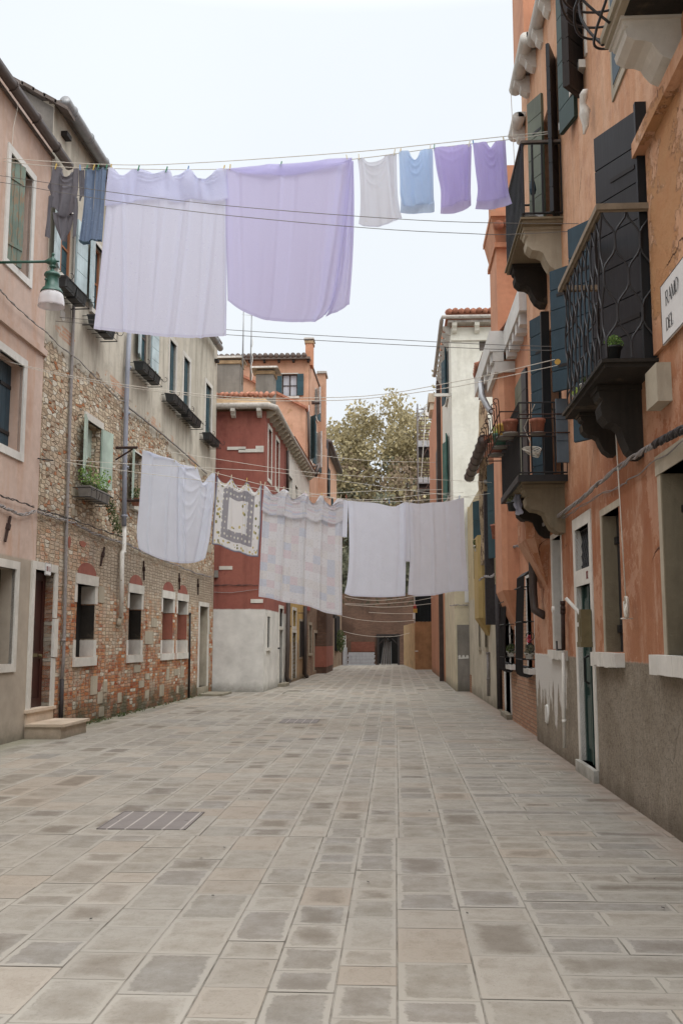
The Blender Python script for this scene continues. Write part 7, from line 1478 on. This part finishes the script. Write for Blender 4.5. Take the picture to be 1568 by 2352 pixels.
# ------------------------------------------------------------------ pegs
def peg(W,v,x,y,mat,label,d=.02,tilt=0,s=1.0):
    p=W.px(v,x,y,d); m=MB(); h=.036*s
    for k in (-1,1): m.obox(p+Vector((0,.007*k,0)),Vector((.005*s,0,tilt*.003)),Vector((0,.0045,0)),Vector((-tilt*.012+.0,0,h)))
    m.tube([p+Vector((-.007,0,0)),p+Vector((.007,0,0))],.008,5); tag(m.build('clothes_peg',mat),label,'clothes peg','pegs on the washing lines')
Y_,B_,G_,W_p,R_p='pin_yellow','pin_blue','pin_green','pin_wood','pin_red'
for v,x,y,mt,lb in (('A',392,812,Y_,'yellow peg at the left shoulder of the grey jumper'),('A',560,820,B_,'blue peg at the right shoulder of the grey jumper'),('A',608,820,G_,'green peg at the left edge of the jeans'),('A',656,818,Y_,'yellow peg on the first leg of the jeans'),('A',686,818,G_,'green peg on the second leg of the jeans'),('A',744,818,G_,'green peg at the right edge of the jeans'),('A',776,815,Y_,'yellow peg at the left corner of the big pale sheet'),('A',967,824,G_,'first green peg right of the left corner of the pale sheet'),('A',1162,832,G_,'green peg in the middle of the pale sheet'),('A',1312,828,B_,'blue peg on the pale sheet'),('N',112,416,Y_,'pale yellow peg at the right corner of the pale sheet'),('N',171,408,Y_,'yellow peg at the left corner of the lilac sheet'),('N',661,380,G_,'green peg in the middle of the lilac sheet'),('N',1296,316,W_p,'pale peg at the right corner of the lilac sheet'),('O',78,286,W_p,'wooden peg at the left corner of the frayed towel'),('O',397,244,W_p,'wooden peg at the right corner of the frayed towel'),('O',450,238,Y_,'yellow peg at the left corner of the blue pillowcase'),('O',717,210,W_p,'wooden peg at the right corner of the blue pillowcase'),('O',753,202,G_,'green peg at the left corner of the straight topped purple pillowcase'),('O',1066,172,W_p,'wooden peg at the right corner of the straight topped purple pillowcase'),('O',1104,166,B_,'blue peg at the left corner of the notched purple pillowcase'),('O',1375,131,W_p,'wooden peg at the right corner of the notched purple pillowcase')):
    peg(PU,v,x,y,mt,lb,.02,random.uniform(-1,1),1.25)
for v,x,y,mt,lb in (('Q',346,156,W_p,'white peg at the middle of the white sheet'),('Q',492,204,Y_,'yellow peg on the white sheet before its last swag'),('Q',613,236,W_p,'white peg at the right corner of the white sheet'),('Q',648,252,W_p,'white peg at the left corner of the lemon tablecloth'),('Q',742,274,W_p,'white peg a third along the lemon tablecloth'),('Q',849,296,Y_,'yellow peg on the lemon tablecloth'),('Q',946,320,W_p,'white peg at the right corner of the lemon tablecloth'),('Q',976,324,W_p,'pale peg at the left corner of the patchwork cover'),('Q',1106,356,W_p,'pale peg after the first swag of the patchwork cover'),('Q',1260,380,W_p,'pale peg in the middle of the patchwork cover'),('Q',1370,396,Y_,'yellow peg on the patchwork cover'),('Q',1503,412,W_p,'white peg at the right corner of the patchwork cover'),('Q',1541,412,R_p,'red peg between the patchwork cover and the white towel'),('E',930,142,W_p,'pale peg a quarter along the white towel'),('E',1037,150,W_p,'pale peg in the middle of the white towel'),('E',1078,152,B_,'blue peg on the white towel'),('E',1164,150,W_p,'white peg at the right corner of the white towel'),('E',1192,156,W_p,'white peg at the left corner of the beige towel'),('E',1478,126,B_,'pale blue peg at the right corner of the beige towel')):
    peg(PL,v,x,y,mt,lb,.03,random.uniform(-1,1),1.3)
# iron arm, hooks
m=MB(); a=Vector((bw.x-.02,bw.y,0)); p=PL.px('_',316,1030); z=W2.px('B',775,850).z
a=W2.px('B',775,848); b=W2.px('B',820,875); tip=PL.px('_',316,1030)
a2=W2.P(W2.uz('B',870,850)[0],tip.z,0); m.tube([W2.P(bw.y-17.2 if False else (tip.y-17.2),tip.z+.02,0),tip+Vector((0,0,.02))],.03,6); m.tube([W2.P(tip.y-17.2,tip.z-.25,0),tip+Vector((-.1,0,-.01))],.02,5)
tag(m.build('line_arm','rusty_iron'),'rusty iron arm holding the lower washing line in front of the grey downpipe','iron arm')
m=MB(); q=W2.px('B',850,1225); r_=W2.px('B',940,1225); m.tube([q,q+Vector((.55,0,.0))],.028,6); tag(m.build('line_arm','rusty_iron'),'rusty iron arm with creeping plant in front of the grey downpipe','iron arm')
m=MB(); q=W2.px('B',265,930); m.tube([q,q+Vector((.12,.1,-.01)),q+Vector((.2,.2,0))],.012,5); tag(m.build('wall_hook','iron'),'small hook tying two lines to the old wall near the pink house','hook')
# ------------------------------------------------------------------ cables along the walls
def bundle(label,segs,n,r,spread,mat='cable_grey',ties=6,seed=1,name='wall_cable',d=.06):
    rg=random.Random(seed); pts=[]
    for W,L_ in segs: pts+=[W.px(v,x,y,d) for v,x,y in L_]
    m=MB(); 
    def at(t):
        s=t*(len(pts)-1); i=min(int(s),len(pts)-2); return pts[i].lerp(pts[i+1],s-i)
    N=14*len(pts)
    for k in range(n):
        ph=rg.uniform(0,6.28); fr=rg.uniform(2,5)*len(pts)/3; m.tube([at(j/N)+Vector((math.cos(ph+fr*j/N*6.28)*spread*.6,math.cos(ph+fr*j/N*6.28)*spread*.3,math.sin(ph+fr*j/N*6.28)*spread+rg.uniform(-.002,.002))) for j in range(N+1)],r,5)
    for k in range(ties):
        p=at((k+.5)/ties); dv=(at((k+.5)/ties+.01)-p).normalized(); m.tube([p-dv*.012,p+dv*.012],spread*1.15,8)
    return tag(m.build(name,mat,None,True),label,'cable')
bundle('thick bundle of grey cables climbing along the big orange house',[(WR,[('_',1590,975),('_',1568,990),('_',1535,1005),('_',1490,1028),('_',1450,1052),('_',1385,1100),('_',1330,1150),('_',1280,1186),('_',1245,1206),('_',1207,1216)]),(RB,[('J',1040,400),('J',1000,475),('J',880,500),('J',745,525)])],6,.010,.02,seed=3,ties=16,d=.1)
bundle('black clump of cable joints beneath the wavy balcony',[(WR,[('_',1568,985),('_',1535,1003),('_',1500,1022)])],4,.014,.025,'cable_dark',ties=4,seed=5,d=.12)
bundle('twisted grey wire running just under the thick cables of the orange house',[(WR,[('_',1568,1015),('_',1500,1062),('_',1440,1105),('_',1435,1112),('_',1380,1135),('_',1330,1165),('_',1290,1192)])],2,.005,.012,seed=7,ties=0,d=.04)
bundle('looped bundle of grey cables along the pink house',[(WL,[('B',-60,1235),('B',0,1255),('B',60,1285),('B',160,1325),('B',250,1296)])],4,.01,.022,seed=9,ties=4)
bundle('bundle of cables sagging along the old patched brick house',[(W2,[('B',268,1300),('B',400,1345),('B',520,1380),('B',640,1445),('B',760,1490),('B',900,1530),('C',1000,190),('C',1200,268),('C',1350,330),('C',1475,365)])],4,.009,.022,seed=11,ties=9)
bundle('dark chain like wire above the cable bundle of the patched brick house',[(W2,[('B',268,1282),('B',480,1345),('B',700,1425),('B',860,1478)])],2,.008,.012,'cable_dark',seed=13,ties=0)
bundle('dark chain like wire above the looped cables of the pink house',[(WL,[('B',0,1188),('B',120,1225),('B',240,1268)])],2,.008,.012,'cable_dark',seed=13,ties=0)
bundle('single grey cable slanting down the upper part of the left houses',[(WL,[('A',-60,1600),('A',0,1668),('A',60,1735),('A',180,1850),('A',290,1940)]),(W2,[('A',310,1950),('B',400,130),('B',550,245),('B',700,395),('B',830,520),('B',905,545)])],2,.008,.01,seed=15,ties=0)
bundle('grey conduit following the edge of the render to the corner of the patched house',[(W2,[('B',898,575),('B',1000,655),('B',1150,775),('B',1300,905),('B',1440,1035)])],1,.022,.003,seed=17,ties=0)
bundle('thin cables clipped across the dark red corner house',[(PF,[('E',65,628),('E',200,628),('E',330,628)])],2,.009,.008,'cable_dark',ties=0,seed=19,d=.03)
bundle('pale wire drooping across the dark red corner house',[(PF,[('E',65,668),('E',180,672),('E',330,652)])],1,.008,.003,'cable_grey',ties=0,seed=19,d=.03)
bundle('cable crossing the cream house under the street sign',[(CF,[('J',255,1105),('J',330,1098),('J',430,1100),('J',530,1098)])],2,.012,.012,'cable_grey',ties=0,seed=21,d=.04)
bundle('grey cable stepping round the mustard flue of the beige house',[(RC,[('J',560,845),('J',610,800),('J',700,800),('J',718,780)])],3,.012,.02,'cable_grey',ties=3,seed=23,d=.35)
# rope hanging beside the near window
p0=WR.px('G',1052,1640,.12); p1=WR.px('T',745,1390,.08); m=MB(); m.tube([p0,p0.lerp(p1,.5),p1],.006,6)
c=WR.px('T',765,1440,.08)
for k in range(4): m.tube([c+WR.t*(.055+.006*k)*math.cos(a)+Vector((-.006*k,0,.1*math.sin(a))) for a in [j*.5+.3*k for j in range(13)]],.007,5)
m.tube([c+Vector((0,0,.03)),c+Vector((-.02,.02,-.05)),c+Vector((-.01,0,-.1))],.016,6); m.tube([c+Vector((.06,.05,-.11)),c+Vector((-.05,.05,-.11))],.007,5); m.tube([c+Vector((-.05,-.05,-.11)),c+Vector((-.05,.07,-.11))],.007,5)
tag(m.build('rope_coil','rope',None,True),'coiled white rope hooked on the orange wall between two ground windows','rope coil')
m=MB(); p0=WL.px('A',115,285,.05); m.tube([p0,WL.px('A',135,340,.05),WL.px('A',120,430,.06),WL.px('A',95,540,.05),WL.px('A',88,660,.05)],.006,5); tag(m.build('aerial_cable','rope'),'thin white cable dropping from the gutter of the pink house','cable')
p0=hz('F',322,660,10.8); m=MB(); m.tube([Vector((2.0,15.8,10.8)),Vector((2.02,15.7,9.4)),Vector((2.0,14.9,8.45))],.006,5); tag(m.build('aerial_cable','rope'),'thin white cable hanging from the stone gutter to the upper far balcony','cable')

rg=random.Random(77); cs=[Vector((rg.uniform(-5.6,2.1),rg.uniform(5,30),.012)) for _ in range(90)]
V=MB()
for c in cs:
    a=rg.uniform(0,6.28); s_=rg.uniform(.008,.018); e=Vector((math.cos(a),math.sin(a),rg.uniform(-.2,.3)))*s_; f_=Vector((-math.sin(a),math.cos(a),rg.uniform(-.2,.3)))*s_*.7; V.q(c-e,c+f_,c+e,c-f_)
tag(V.build('fallen_leaves','dark_wood'),'tiny dry leaves and bits of litter scattered over the paving','leaves',kind='stuff')
